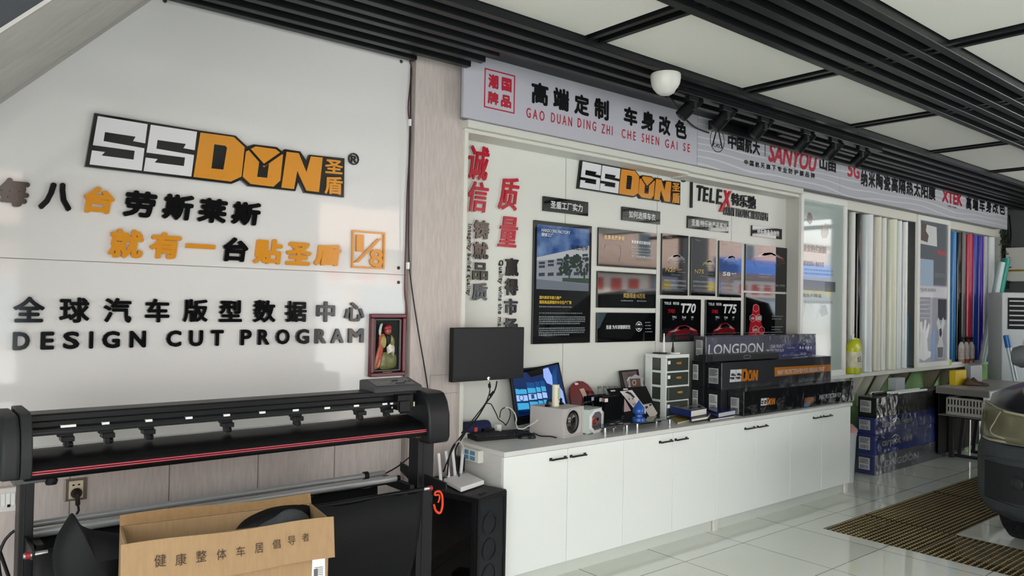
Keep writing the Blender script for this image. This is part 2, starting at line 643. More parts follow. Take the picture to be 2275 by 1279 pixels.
b.hexa([slope(-3, 0.0, SY), slope(2.2, 0.0, SY), slope(2.2, 0.0, SY-0.02), slope(-3, 0.0, SY-0.02)],
       [slope(-3, 0.008, SY), slope(2.2, 0.008, SY), slope(2.2, 0.008, SY-0.02), slope(-3, 0.008, SY-0.02)])
b.paint(2)
b.hexa([slope(-3, 0.0085, SY), slope(2.2, 0.0085, SY), slope(2.2, 0.0085, SY-0.015), slope(-3, 0.0085, SY-0.015)],
       [slope(-3, 0.9, SY), slope(2.2, 0.9, SY), slope(2.2, 0.9, SY-0.015), slope(-3, 0.9, SY-0.015)])
b.paint(3)
struct(b.build('trim_10', [mat('grey_stair_soffit', '#b4b2ae', 0.55, noise=0.08, nscale=12), mat('soffit_batten', '#a3a19d', 0.5), mat('soffit_edge_strip', '#9a9996', 0.4), mat('dark_stair_side', '#33363a', 0.6)]))

# ------------------------------------------------------------------ ceiling panels and slats
PZ = 2.84
M_panel = mat('white_ceiling_sheet', '#d9d9d2', 0.5, noise=0.01, nscale=1.5)

ax0 = at(1350.4, 93.2, 2, PZ).x
ax1 = at(1651.4, 194.8, 2, PZ).x
bx0 = at(1680.5, 205.7, 2, PZ).x
PER, PW = bx0-ax0, ax1-ax0
BY0 = at(1680, 205.7, 2, PZ).y          # wall-side edge of the white strip
BY1 = at(1852.8, 149, 2, PZ).y          # inner edge
CY1 = at(2113, 90.9, 2, PZ).y           # edge of the next strip
rows = (('strip beside the sign wall', BY1, BY0), ('strip past the second slat band', CY1-0.62, CY1), ('row over the middle of the room', CY1-1.30, CY1-0.66), ('row above the grating', CY1-1.98, CY1-1.34), ('row near the street', CY1-4.3, CY1-2.02))
first = None
ordn = ['first', 'second', 'third', 'fourth', 'fifth', 'sixth', 'seventh', 'eighth', 'ninth', 'tenth', 'eleventh', 'twelfth', 'thirteenth', 'fourteenth', 'fifteenth', 'sixteenth']
for rname, y0, y1 in rows:
    for k in range(-4, 7):
        x0 = ax0+k*PER
        if x0+PW > 11.2: continue
        o = MB().box(x0, x0+PW, y0, y1, PZ, PZ+0.02).build('ceiling_panel', M_panel)
        tag(o, 'white ceiling sheet, %s from the left in the %s' % (ordn[k+4], rname), 'ceiling panel', 'white ceiling sheets')
# dark bearers along the joints
b = MB()
for k in range(-4, 8):
    x1 = ax0+k*PER
    b.box(x1-(PER-PW)+0.02, x1-(PER-PW)+0.05, -2.9, BY0+.04, PZ-0.012, PZ+0.05)
    b.box(x1-0.05, x1-0.02, -2.9, BY0+.04, PZ-0.012, PZ+0.05)
b.box(-3, 11.2, -2.9, 3.5, PZ+0.06, PZ+0.1)
struct(b.build('ceiling', M_black))
M_slat = mat('black_anodised_slat', '#1c1e20', 0.35, 0.2, noise=0.05, nscale=3, stretch=(0.3, 6, 6))
SZ0, SZ1 = 2.80, 2.865
def slat(x0, x1, y, lab, grp, w=0.045):
    b = MB()
    b.box(x0, x1, y-w/2, y+w/2, SZ0, SZ1)
    o = b.build('ceiling_slat', M_slat, bevel=0.003, bseg=1)
    return tag(o, lab, 'ceiling slat', grp)
for i in range(4):
    slat(-2.8, 11.15, BY0+0.03+0.115*i, 'long black ceiling slat over the sign wall, %s out from the white sheets' % ordn[i], 'black slats along the sign wall')
SYS = [3.135, 3.255, 3.375, 3.478]
SXE = [2.478, 2.478, 2.47, 2.19]
for i in range(4):
    slat(-2.8, SXE[i], SYS[i], 'black ceiling slat stopping short of the red-seal sign, %s counted towards the wall' % ordn[i], 'black slats over the white sheet')
for i, y in enumerate((3.12, 3.235, 3.35)):
    slat((5.15, 4.95, 4.62)[i], 11.15, y, 'black ceiling slat above the far sign boards, %s counted towards the wall' % ordn[i], 'black slats along the far signs')
for i in range(6):
    slat(-2.8, 11.15, BY1-0.035-i*(BY1-CY1-0.07)/5, 'black ceiling slat in the band across the upper right, %s from the wall' % ordn[i], 'black slats in the second band', 0.048)
# track with six spotlights
TY = at(1500, 185, 2, 2.8).y
tr = MB()
TX0, TX1 = at(1500, 185, 2, 2.78).x, at(1935, 338, 2, 2.78).x
TY = (at(1500, 185, 2, 2.78).y+at(1935, 338, 2, 2.78).y)/2
tr.box(TX0, TX1, TY-0.018, TY+0.018, 2.768, 2.80)
tag(tr.build('light_track', M_black, bevel=0.003), 'black light rail under the slats carrying the spotlights', 'light track')
lamp_px = [((1538, 190), (1555, 213), (1513, 258)), ((1612, 212), (1632, 234), (1588, 283)), ((1696, 238), (1712, 258), (1674, 303)), ((1790, 268), (1806, 292), (1771, 332)), ((1851, 288), (1868, 310), (1836, 350)), ((1912, 312), (1929, 330), (1897, 366))]
lamps = ['nearest the dome camera', 'second from the dome camera', 'third from the dome camera', 'third from the far end', 'second from the far end', 'at the far end of the rail']
for k, (c0, c1, c2) in enumerate(lamp_px):
    base = at(c0[0], c0[1], 2, 2.768)
    x = TX0+(0.08+k*0.0)+0
    x = at(c0[0], c0[1], 1, TY).x
    t = thing('spotlight', 'black cylindrical track spotlight %s' % lamps[k], 'spotlight', (x, TY, 2.768), 0, 'track spotlights')
    MB().box(x-0.045, x+0.045, TY-0.016, TY+0.016, 2.735, 2.768).build('adapter', M_black, t, bevel=0.003)
    MB().box(x+0.005, x+0.035, TY-0.012, TY+0.012, 2.69, 2.735).build('bracket', M_blackmatte, t, bevel=0.003)
    ct = at((c1[0]), c1[1]+1, 1, TY)
    cb = at(c2[0], c2[1], 0, ct.x)
    d = (cb-ct).normalized()
    a = ct+d*0.012
    e = cb
    MB().lathe([(0.036, -0.002), (0.041, 0.0), (0.041, (e-a).length-0.012)], a, d, 24).build('lamp_body', M_black, t, smooth=True)
    MB().lathe([(0.0413, 0), (0.0413, 0.013), (0.036, 0.013), (0.032, 0.002)], a+d*((e-a).length-0.013), d, 24).build('front_ring', mat('dark_lamp_ring', '#3a3b3d', 0.25, 0.6), t, smooth=True)
# dome camera
t = thing('dome_camera', 'white wall dome security camera hanging below the black slats', 'security camera', (at(1479, 160, 1, 2.715).x, 2.715, 2.6))
c0 = at(1479, 160, 1, 2.715)
c0.z -= .012
s = (at(1500, 175, 1, 2.715)-at(1458, 175, 1, 2.715)).length/2
zb = WZ(1480, 212, 2.715)
h = c0.z-zb
MB().lathe([(s*0.97, 0.0), (s, -0.005), (s*1.0, -0.22*h), (s*0.95, -0.45*h), (s*0.82, -0.68*h), (s*0.60, -0.87*h), (s*0.38, -0.97*h), (s*.2, -h), (0.001, -h)], (c0.x, 2.715, c0.z), seg=32).build('housing', mat('white_camera_plastic', '#c4c4bf', 0.35), t, smooth=True)
MB().lathe([(s*0.4, 0), (s*0.3, 0.012), (0.001, 0.016)], (c0.x+s*0.55, 2.715-s*0.40, c0.z-0.62*h), (0.8, -0.5, -0.33), 20).build('lens_window', M_blackgloss, t, smooth=True)
MB().cyl((c0.x, 2.715, c0.z-0.004), (c0.x, 2.715, 2.80), s*0.45, seg=24).build('mount', M_blackmatte, t)
wire = [at(1480, 208, 1, 2.9), at(1500, 232, 1, 3.1), at(1521, 262, 1, 3.3), at(1545, 283, 1, 3.40), at(1575, 295, 1, 3.40)]
tag(MB().tube(wire, 0.006).build('power_cable', M_blackmatte, smooth=True), 'black cable sagging from the dome camera in front of the first sign', 'cable')
# unseen dark wall stretches, added to darken reflections in letters and posters
b = MB().box(1.25, 4.8, -3.06, -2.94, 0, 3.3).box(8.5, 10.5, -3.06, -2.94, 0, 3.3).box(13.2, 14.1, -3.06, -2.94, 0, 3.3)
struct(b.build('wall_front', mat('added_dark_wall', '#4a4c4e', 0.6)))  # added unseen wall, only there to darken reflections
# ================================================================== white acrylic sheet with raised lettering
SHY = 3.548           # front of the white sheet
xe = WX(905, 450, SHY)
zs = WZ(500, 593, SHY)
zs = (WZ(69, 575.5, SHY)+WZ(894, 610, SHY))/2
ztop = 3.28
zbot = WZ(480, 990, SHY)
for nm, z0, z1, lab in (('upper', zs+0.0015, ztop, 'glossy white acrylic sheet, upper piece carrying the big logo and slogan'), ('lower', zbot, zs-0.0015, 'glossy white acrylic sheet, lower piece behind the plotter')):
    t = thing('acrylic_sheet', lab, 'wall panel', (xe-2.4, SHY, z0))
    MB().box(-2.9, xe, SHY, WALL_Y-0.0015, z0, z1).build('sheet', M_whitegloss, t)
    scr = [(885, 595), (891, 137), (366, 2)] if nm == 'upper' else [(885, 627)]
    for sx, sy in scr:
        q = at(sx, sy, 1, SHY)
        MB().lathe([(0.009, 0), (0.009, 0.004), (0.006, 0.007), (0.001, 0.008)], (q.x, SHY, q.z), (0, -1, 0), 14).build('screw', mat('dull_screw', '#4c4a47', 0.4, 0.7), t)
# strip beside the cable, tinted darker for the shadow in the recess
b = MB().box(xe+0.002, CX0, 3.552, WALL_Y, 0.0, 3.0)
struct(b.build('recess_shade_strip', mat('shaded_recess_strip', '#9b908d', 0.6)))

def raised(ch, px, Y, thick, bold, m, label, group, shear=0.0, slope=0.0, name='sign_letter', side=None):
    x0, y0, x1, y1 = px
    cut = abs(slope)*(x1-x0)*0.8/2
    box = rect(x0, y0+cut, x1, y1-cut, Y)
    mb = MB()
    V, F = glyph_mesh(ch)
    put_flat(mb, V, F, box, wallframe(Y), bold, thick, shear)
    o = mb.build(name, m, None, recalc=False)
    return tag(o, label, 'sign letter', group)
LT = 0.018
line1 = [('每', (-10, 393, 68, 463), 0), ('八', (83, 402, 165, 472), 0), ('台', (180, 412, 256, 478), 1), ('劳', (270, 421, 348, 487), 0), ('斯', (356, 429, 430, 493), 0), ('莱', (435, 438, 505, 499), 0), ('斯', (510, 446, 578, 504), 0)]
n = 0
for i, (ch, px, col) in enumerate(line1):
    extra = '' if ch != '斯' else (', between 劳 and 莱' if i == 4 else ', at the right end of the line')
    raised(ch, px, SHY, LT, 0.011, M_orange if col else M_ltr, '%s raised slogan character %s under the big logo%s' % ('orange' if col else 'black', ch, extra), 'upper slogan line', 0.12, 0.11)
line2 = [('就', (237, 507, 320, 576), 1), ('有', (328, 514, 402, 577), 1), ('一', (410, 541, 476, 554), 1), ('台', (490, 526, 551, 583), 0), ('贴', (560, 529, 626, 588), 1), ('圣', (631, 537, 691, 591), 1), ('盾', (695, 541, 756, 592), 1)]
for ch, px, col in line2:
    raised(ch, px, SHY, LT, 0.010 if ch != '一' else 0.004, M_orange if col else M_ltr, '%s raised slogan character %s in the line left of the one-eighth frame' % ('orange' if col else 'black', ch), 'lower slogan line', 0.10, 0.06)
line3 = [('全', (28, 658, 98, 716)), ('球', (130, 660, 197, 717)), ('汽', (228, 661, 290, 717)), ('车', (320, 663, 374, 716)), ('版', (404, 664, 459, 715)), ('型', (484, 666, 535, 715)), ('数', (560, 666, 609, 716)), ('据', (631, 668, 678, 715)), ('中', (701, 669, 741, 715)), ('心', (763, 671, 806, 714))]
for ch, px in line3:
    raised(ch, px, SHY, LT, 0.0065, M_ltr, 'black raised character %s in the row above the English lettering' % ch, 'Chinese title row', 0, 0.01)

def letter_row(s, box, Y, thick, bold, m, labeller, group, frame=None, shear=0.0, name='sign_letter', rot=False, colour_of=None):
    """one object per letter of a Latin line"""
    V, F = glyph_mesh(s)
    xs = (min(p[0] for p in V), max(p[0] for p in V), min(p[1] for p in V), max(p[1] for p in V))
    isl = islands(V, F)
    rng = []
    for fs in isl:
        a = [V[i][0] for f in fs for i in f]
        rng.append([min(a), max(a), fs])
    ends = [max(p[0] for p in glyph_mesh(s[:n+1])[0]) for n, c in enumerate(s) if c != ' ']
    cl = [[1e9, -1e9, []] for e in ends]
    for a, b_, fs in rng:
        k = next(i for i, e in enumerate(ends) if e >= (a+b_)/2-1e-5)
        cl[k] = [min(cl[k][0], a), max(cl[k][1], b_), cl[k][2]+fs]
    chars = [c for c in s if c != ' ']
    words = s.split(' ')
    u0, u1, v0, v1 = box
    objs = []
    seq = []
    for w_ in words:
        for j, c in enumerate(w_): seq.append((c, w_, j))
    for k, (a, b_, fs) in enumerate(cl):
        mb = MB()
        fu0 = u0+(a-xs[0])/(xs[1]-xs[0])*(u1-u0)
        fu1 = u0+(b_-xs[0])/(xs[1]-xs[0])*(u1-u0)
        ys = [V[i][1] for f in fs for i in f]
        fv0 = v0+(min(ys)-xs[2])/(xs[3]-xs[2])*(v1-v0)
        fv1 = v0+(max(ys)-xs[2])/(xs[3]-xs[2])*(v1-v0)
        put_flat(mb, V, fs, (fu0, fu1, fv0, fv1), frame or wallframe(Y), bold, thick, shear, bounds=(a, b_, min(ys), max(ys)))
        mm = m
        c, w_, j = seq[k]
        if colour_of: mm = colour_of(c, w_, j) or m
        o = mb.build(name, mm, None, recalc=False)
        rep = w_.count(c) > 1
        tag(o, labeller(c, w_, j, rep and w_[:j].count(c)), 'sign letter', group)
        objs.append(o)
    return objs
def spaced(s, gap=1):
    return s
# DESIGN CUT PROGRAM : three words, each stretched with wide spacing
def word_px(word, boxes, Y, thick, bold, m, labeller, group):
    for j, (c, px) in enumerate(zip(word, boxes)):
        rep = word.count(c) > 1
        raised(c, px, Y, thick, bold, m, labeller(c, word, j, rep and word[:j].count(c)), group)
def eng_label(c, w_, j, r):
    pos = '' if r is False else (', the earlier %s' % c if r == 0 else ', the later %s' % c)
    return 'black raised letter %s of the word %s above the plotter%s' % (c, w_, pos)
E0, EN = (26.0, 737.0, 777.5), (804.0, 728.8, 760.5)
def eng_boxes(xs):
    out = []
    for a, b_ in xs:
        x0, x1 = a/2.4598, b_/2.4598
        f = ((x0+x1)/2-E0[0])/(EN[0]-E0[0])
        out.append((x0, E0[1]+f*(EN[1]-E0[1]), x1, E0[2]+f*(EN[2]-E0[2])))
    return out
word_px('DESIGN', eng_boxes([(66, 160), (217, 292), (340, 430), (482, 505), (553, 650), (702, 792)]), SHY, LT, 0.007, M_ltr, eng_label, 'English title row')
word_px('CUT', eng_boxes([(903, 985), (1026, 1103), (1145, 1215)]), SHY, LT, 0.007, M_ltr, eng_label, 'English title row')
word_px('PROGRAM', eng_boxes([(1307, 1368), (1402, 1465), (1500, 1575), (1610, 1682), (1715, 1775), (1803, 1870), (1898, 1980)]), SHY, LT, 0.0065, M_ltr, eng_label, 'English title row')

# one-eighth frame
t = thing('fraction_emblem', 'orange square frame holding the fraction one over eight', 'sign emblem', (WX(815, 555, SHY), SHY, WZ(815, 598, SHY)))
X0, X1, Z0, Z1 = quad_rect((779.5, 511), (852, 517), (779.5, 595), (852, 598), SHY)
w = 0.009
b = MB()
S5 = SHY-0.0005
b.box(X0, X1, SHY-0.015, S5, Z1-w, Z1).box(X0, X1, SHY-0.015, S5, Z0, Z0+w).box(X0, X0+w, SHY-0.015, S5, Z0+w, Z1-w).box(X1-w, X1, SHY-0.015, S5, Z0+w, Z1-w)
b.build('frame', M_orange, t)
text_on('numeral', '1', rect(789, 521, 805, 559, SHY), wallframe(SHY), M_orange, t, 0.005, 0.015)
text_on('numeral', '8', rect(819, 553, 848, 593, SHY), wallframe(SHY), M_orange, t, 0.006, 0.015)
q0, q1 = at(789, 583, 1, SHY), at(841, 530, 1, SHY)
b = MB()
dx = 0.010
b.prism_y([(q0.x-dx, q0.z), (q0.x+dx, q0.z), (q1.x+dx, q1.z), (q1.x-dx, q1.z)], SHY-0.015, SHY-0.0005)
b.build('fraction_bar', M_orange, t)

# ------------------------------------------------------------------ the five-letter logo, defined in crop pixels of the big sign
LS = 2.4598
OUT = [(510, 622), (1080, 716), (1278, 745), (1341, 803), (1376, 792), (1503, 807), (1532, 832), (1545, 818), (1630, 830), (1668, 885), (1680, 848), (1872, 868), (1868, 1081), (1740, 1066), (1655, 1055), (1622, 985), (1604, 1046), (1512, 1036), (1494, 1034), (1350, 1019), (1310, 985), (1257, 1007), (1035, 981), (458, 913)]
S_UNIT = [(0, 0), (1, 0), (1, .41), (.76, .40), (.80, .30), (.19, .30), (.19, .49), (1, .52), (1, 1), (0, 1), (0, .71), (.25, .71), (.2, .79), (.82, .79), (.82, .60), (0, .60)]
def bil(q, u, v):
    tl, tr, bl, br = q
    return (tl[0]*(1-u)*(1-v)+tr[0]*u*(1-v)+bl[0]*(1-u)*v+br[0]*u*v, tl[1]*(1-u)*(1-v)+tr[1]*u*(1-v)+bl[1]*(1-u)*v+br[1]*u*v)
S1 = [bil(((527, 640), (797, 684), (482, 902), (765, 936)), u, v) for u, v in S_UNIT]
S2 = [bil(((815, 687), (1066, 725), (776, 938), (1035, 968)), u, v) for u, v in S_UNIT]
D_O = [(1085, 729), (1266, 753), (1325, 808), (1308, 968), (1250, 995), (1047, 970)]
D_H = [(1160, 793), (1220, 801), (1229, 812), (1209, 930), (1144, 924)]
O_O = [(1385, 804), (1495, 819), (1534, 850), (1519, 990), (1482, 1023), (1358, 1008), (1315, 968), (1333, 832)]
O_V = [(1345, 822), (1356, 812), (1432, 898), (1512, 832), (1526, 844), (1437, 914), (1456, 902), (1447, 974), (1394, 968), (1405, 893), (1421, 912)]
O_V1 = [(1343, 820), (1353, 812), (1434, 903), (1424, 912)]
O_V2 = [(1430, 898), (1525, 832), (1532, 844), (1432, 914)]
O_V3 = [(1404, 890), (1430, 918), (1457, 898), (1447, 975), (1393, 969)]
N_O = [(1554, 833), (1620, 841), (1662, 945), (1686, 858), (1750, 865), (1730, 1052), (1662, 1044), (1612, 935), (1594, 1036), (1526, 1028)]
SH_B = ((1766, 872), (1862, 882), (1762, 948), (1860, 956))
DN_B = ((1764, 962), (1860, 972), (1760, 1060), (1858, 1068))
def logo(root, to_plane, Y, th, mats, with_seal=True, backing=True):
    """to_plane maps crop pixels to (X, Z) on the plane Y; th = relief"""
    mk, mw, mo = mats
    P = lambda L: [to_plane(p) for p in L]
    if backing:
        MB().prism_y(P(OUT), Y-th, Y-0.0005).build('backing', mk, root)
    k = 0.25*th if backing else 0.0012
    y1 = Y-th if backing else Y
    MB().prism_y(P(S1), y1-k, y1).build('white_letter', mw, root)
    MB().prism_y(P(S2), y1-k, y1).build('white_letter', mw, root)
    MB().prism_y(P(D_O), y1-k, y1).build('orange_letter', mo, root)
    MB().prism_y(P(O_O), y1-k, y1).build('orange_letter', mo, root)
    MB().prism_y(P(N_O), y1-k, y1).build('orange_letter', mo, root)
    e = 0.0006
    MB().prism_y(P(D_H), y1-k-e, y1-k+0.0001).build('letter_counter', mk, root)
    b = MB()
    for poly in (O_V1, O_V2, O_V3):
        b.prism_y(P(poly), y1-k-e, y1-k+0.0001)
        e += 0.0002
    b.build('letter_counter', mk, root)
    if with_seal:
        for nm, B in (('圣', SH_B), ('盾', DN_B)):
            V, F = glyph_mesh(nm)
            xs = [p[0] for p in V]
            ys = [p[1] for p in V]
            def fr(u, v, d, B=B):
                x, z = to_plane(bil(B, u, 1-v))
                return (x, y1-d, z)
            mb = MB()
            put_flat(mb, V, F, (0, 1, 0, 1), fr, 0.055, k)
            mb.build('seal_character', mo, root, recalc=False)
M_wacr = mat('milky_white_acrylic', '#e2e1e6', 0.15)
t = thing('logo_sign', 'large raised black, white and orange five-letter logo on the white sheet', 'logo sign', (WX(480, 440, SHY), SHY, WZ(480, 440, SHY)))
def big_plane(p):
    q = at(p[0]/LS, p[1]/LS, 1, SHY)
    return (q.x, q.z)
logo(t, big_plane, SHY, 0.022, (M_ltr, M_wacr, M_orange))
raised('®', (772, 340, 796, 367), SHY, 0.010, 0.002, M_ltr, 'black registered mark beside the large logo on the white sheet', None, name='registered_mark')
# unit frame of the big logo for smaller copies
bx = [big_plane(p) for p in OUT]
LX0, LX1 = min(p[0] for p in bx), max(p[0] for p in bx)
LZ0, LZ1 = min(p[1] for p in bx), max(p[1] for p in bx)
def logo_plane(X0, X1, Z0, Z1):
    def f(p):
        x, z = big_plane(p)
        return (X0+(x-LX0)/(LX1-LX0)*(X1-X0), Z0+(z-LZ0)/(LZ1-LZ0)*(Z1-Z0))
    return f

# ================================================================== sign boards over the poster wall
FY = 3.42
xa = WX(1030, 200, FY)
xb, xc, xd = WX(1549.5, 300, FY), WX(1866, 400, FY), WX(2238, 480, FY)
fz0 = (WZ(1029.7, 259.7, FY)+WZ(1549.7, 366.6, FY))/2
fz1 = (WZ(1104, 120, FY)+WZ(1445.7, 218, FY))/2
M_fab = mat('pearl_grey_banner', '#b9b9c4', 0.45, noise=0.01, nscale=2)
def wavy_material():
    m = mat('pearl_grey_banner_waves', '#b9bbc2', 0.4)
    nt = m.node_tree
    b = nt.nodes['Principled BSDF']
    g = nt.nodes.new('ShaderNodeNewGeometry')
    mp = nt.nodes.new('ShaderNodeMapping')
    mp.inputs['Scale'].default_value = (1.1, 0.0, 3.4)
    wv = nt.nodes.new('ShaderNodeTexWave')
    wv.bands_direction = 'Z'
    wv.inputs['Scale'].default_value = 1.6
    wv.inputs['Distortion'].default_value = 9.0
    wv.inputs['Detail'].default_value = 1.0
    wv.inputs['Detail Scale'].default_value = 0.45
    rp = nt.nodes.new('ShaderNodeValToRGB')
    rp.color_ramp.elements[0].position = 0.86
    rp.color_ramp.elements[0].color = hexc('#b3b5bd')
    rp.color_ramp.elements[1].position = 0.97
    rp.color_ramp.elements[1].color = hexc('#cfd0d5')
    nt.links.new(g.outputs['Position'], mp.inputs[0])
    nt.links.new(mp.outputs[0], wv.inputs['Vector'])
    nt.links.new(wv.outputs['Fac'], rp.inputs[0])
    nt.links.new(rp.outputs[0], b.inputs['Base Color'])
    return m
M_wave = wavy_material()
M_pblack = mat('printed_black', '#121214', 0.4)
M_pred = mat('printed_red', '#b01f35', 0.4)
FP = FY-0.0015
b = MB().box(xa+.05, xd-.02, FY+.021, PWALL_Y, fz0+.01, fz1-.01)
struct(b.build('trim_12', mat('sign_carcass', '#8f9092', 0.7)))
t1 = thing('sign_board', 'pale lettered sign board with a red seal over the poster wall', 'sign board', ((xa+xb)/2, FY, fz0))
MB().box(xa, xb-0.003, FY, FY+.02, fz0, fz1).build('board', M_fab, t1)
def printed(root, ch, px, m, bold, slope=0.2, Y=None, name='printed_character'):
    x0, y0, x1, y1 = px
    cut = slope*(x1-x0)*0.9/2
    return print_text(name, ch, (x0, y0+cut, x1, y1-cut), Y or FP, m, root, bold)
R1 = lambda a, b_, c, d: (1000+a/3.3655, 120+b_/3.3655, 1000+c/3.3655, 120+d/3.3655)
for ch, px in (('高', (607, 203, 735, 392)), ('端', (770, 245, 890, 432)), ('定', (928, 293, 1040, 468)), ('制', (1077, 325, 1187, 500)), ('车', (1298, 388, 1400, 545)), ('身', (1428, 418, 1530, 582)), ('改', (1560, 455, 1648, 615)), ('色', (1680, 485, 1770, 640))):
    printed(t1, ch, R1(*px), M_pblack, 0.011)
for ch, px in (('潮', (285, 145, 362, 265)), ('国', (385, 172, 460, 288)), ('牌', (280, 275, 362, 385)), ('品', (380, 300, 457, 408))):
    printed(t1, ch, R1(*px), M_pred, 0.007)
X0, X1, Z0, Z1 = quad_rect((1000+260/3.3655, 120+105/3.3655), (1000+488/3.3655, 120+160/3.3655), (1000+253/3.3655, 120+395/3.3655), (1000+480/3.3655, 120+448/3.3655), FP)
w = 0.007
b = MB()
b.box(X0, X1, FP-0.0004, FY, Z1-w, Z1).box(X0, X1, FP-0.0004, FY, Z0, Z0+w).box(X0, X0+w, FP-0.0004, FY, Z0+w, Z1-w).box(X1-w, X1, FP-0.0004, FY, Z0+w, Z1-w)
b.build('seal_frame', M_pred, t1)
# pinyin words (left, right, y centre at left, y centre at right)
for wd, (u0, ul, u1, ur) in (('GAO', (570, 437, 706, 465)), ('DUAN', (755, 473, 912, 508)), ('DING', (953, 512, 1092, 543)), ('ZHI', (1132, 555, 1215, 575)), ('CHE', (1283, 592, 1388, 615)), ('SHEN', (1433, 625, 1563, 652)), ('GAI', (1607, 665, 1700, 688)), ('SE', (1743, 692, 1793, 706))):
    l, r = at(1000+u0/3.3655, 120+ul/3.3655, 1, FP), at(1000+u1/3.3655, 120+ur/3.3655, 1, FP)
    zc, hh = (l.z+r.z)/2, 0.030
    text_on('printed_word', ' '.join(wd), (l.x, r.x, zc-hh, zc+hh), wallframe(FP), M_pred, t1, 0.0018)
t2 = thing('sign_board', 'grey sign board half hidden by slats, with a round emblem and large red Latin lettering', 'sign board', ((xb+xc)/2, FY, fz0))
MB().box(xb+0.003, xc-0.002, FY, FY+.02, fz0, fz1).build('board', M_wave, t2)
t3 = thing('sign_board', 'far sign board with the red 5G lettering, partly behind the slats', 'sign board', ((xc+xd)/2, FY, fz0))
MB().box(xc+0.002, xd, FY, FY+.02, fz0, fz1).build('board', M_wave, t3)
R2 = lambda a, b_, c, d: (1540+a/3.0952, 230+b_/3.0952, 1540+c/3.0952, 230+d/3.0952)
for ch, px in (('中', (238, 205, 298, 318)), ('国', (300, 220, 352, 330)), ('航', (355, 230, 405, 345)), ('天', (408, 242, 460, 358))):
    printed(t2, ch, R2(*px), M_pblack, 0.009)
cc = at(1540+167/3.0952, 230+252/3.0952, 1, FP)
rr = (at(1540+217/3.0952, 320, 1, FP)-at(1540+118/3.0952, 320, 1, FP)).length/2
b = MB()
b.lathe([(rr, 0), (rr, 0.0008), (rr*0.93, 0.0008), (rr*0.93, 0)], (cc.x, FY, cc.z), (0, -1, 0), 40)
for s_ in (-1, 1):
    b.prism_y([(cc.x+s_*rr*0.05, cc.z+rr*0.9), (cc.x+s_*rr*0.18, cc.z+rr*0.9), (cc.x+s_*rr*0.75, cc.z-rr*0.55), (cc.x+s_*rr*0.6, cc.z-rr*0.6)], FP-0.0003, FY)
b.build('round_emblem', M_pblack, t2)
text_on('emblem_lettering', 'CASC', (cc.x-rr*0.55, cc.x+rr*0.55, cc.z-rr*0.62, cc.z-rr*0.28), wallframe(FP-0.0006), M_pblack, t2, 0.001)
l0, l1 = at(1540+495/3.0952, 230+285/3.0952, 1, FP), at(1540+495/3.0952, 230+362/3.0952, 1, FP)
MB().box(l0.x-0.003, l0.x+0.003, FP-0.0004, FY, l1.z, l0.z+0.06).build('divider_line', M_pblack, t2)
sa, sb = at(1540+515/3.0952, 230+340/3.0952, 1, FP), at(1540+853/3.0952, 230+412/3.0952, 1, FP)
zc = (sa.z+sb.z)/2
text_on('red_lettering', 'SANYOU', (sa.x, sb.x, zc-0.075, zc+0.085), wallframe(FP), M_pred, t2, 0.013, shear=0.2)
for ch, px in (('山', (868, 372, 922, 462)), ('由', (928, 385, 982, 475))):
    printed(t2, ch, R2(*px), M_pblack, 0.012)
for ch, px in zip('中国航天旗下专业防护膜品牌', [(350+i*38.2, 383+i*7.6, 350+i*38.2+28, 383+i*7.6+42) for i in range(13)]):
    printed(t2, ch, R2(*px), M_pblack, 0.004)
for ch, px in (('5', (1062, 400, 1098, 508)), ('G', (1102, 410, 1145, 520))):
    printed(t3, ch, R2(*px), M_pred, 0.010)
for i, ch in enumerate('纳米陶瓷高隔热太阳膜'):
    a = 1152+i*53.2-i*i*0.15
    y = 455+i*12.0
    printed(t3, ch, R2(a, y, a+47, y+118-i*1.5), M_pblack, 0.011)
ra, rb = at(1540+1712/3.0952, 230+640/3.0952, 1, FP), at(1540+1850/3.0952, 230+668/3.0952, 1, FP)
zc = (ra.z+rb.z)/2
text_on('red_lettering', 'XTEK', (ra.x, rb.x, zc-0.06, zc+0.08), wallframe(FP), M_pred, t3, 0.014)
text_on('small_lettering', 'XK-TEK', (ra.x+0.15, rb.x-0.15, zc-0.10, zc-0.082), wallframe(FP), M_pblack, t3, 0.001)
for i, ch in enumerate('高端车身改色'):
    a = 1876+i*46
    y = 637+i*8
    printed(t3, ch, R2(a, y, a+38, y+96-i*1.2), M_pblack, 0.011)
# ================================================================== lettering on the poster wall
PWY = PWALL_Y
M_redc = mat('red_brush_acrylic', '#b3132c', 0.15)
M_rim = mat('pale_letter_edge', '#d8d6d2', 0.3)
def raised2(ch, px, m, bold, label, group, shear=0.0, slope=0.0):
    """character standing a little off the wall on a pale backing"""
    x0, y0, x1, y1 = px
    cut = slope*(x1-x0)*0.5
    box = rect(x0, y0+cut, x1, y1-cut, PWY-0.02)
    V, F = glyph_mesh(ch)
    t = thing('sign_letter', label, 'sign letter', ((box[0]+box[1])/2, PWY, box[2]), 0, group)
    mb = MB()
    put_flat(mb, V, F, box, wallframe(PWY-0.012), bold, 0.010, shear)
    mb.build('face', m, t, recalc=False)
    mb = MB()
    g = 0.004
    put_flat(mb, V, F, (box[0]-g, box[1]+g, box[2]-g, box[3]+g), wallframe(PWY), bold+g, 0.011, shear)
    mb.build('backing', M_rim, t, recalc=False)
    return t
for ch, px, pos in (('诚', (1037, 323, 1089, 400), 'topmost of the four, above 信'), ('信', (1037, 403, 1087, 471), 'below 诚 on the left'), ('质', (1107, 393, 1155, 467), 'above 量 in the right column'), ('量', (1107, 481, 1153, 549), 'lowest of the four, right column')):
    raised2(ch, px, M_redc, 0.006, 'red brush-style raised character %s, %s' % (ch, pos), 'red brush characters', 0.12)
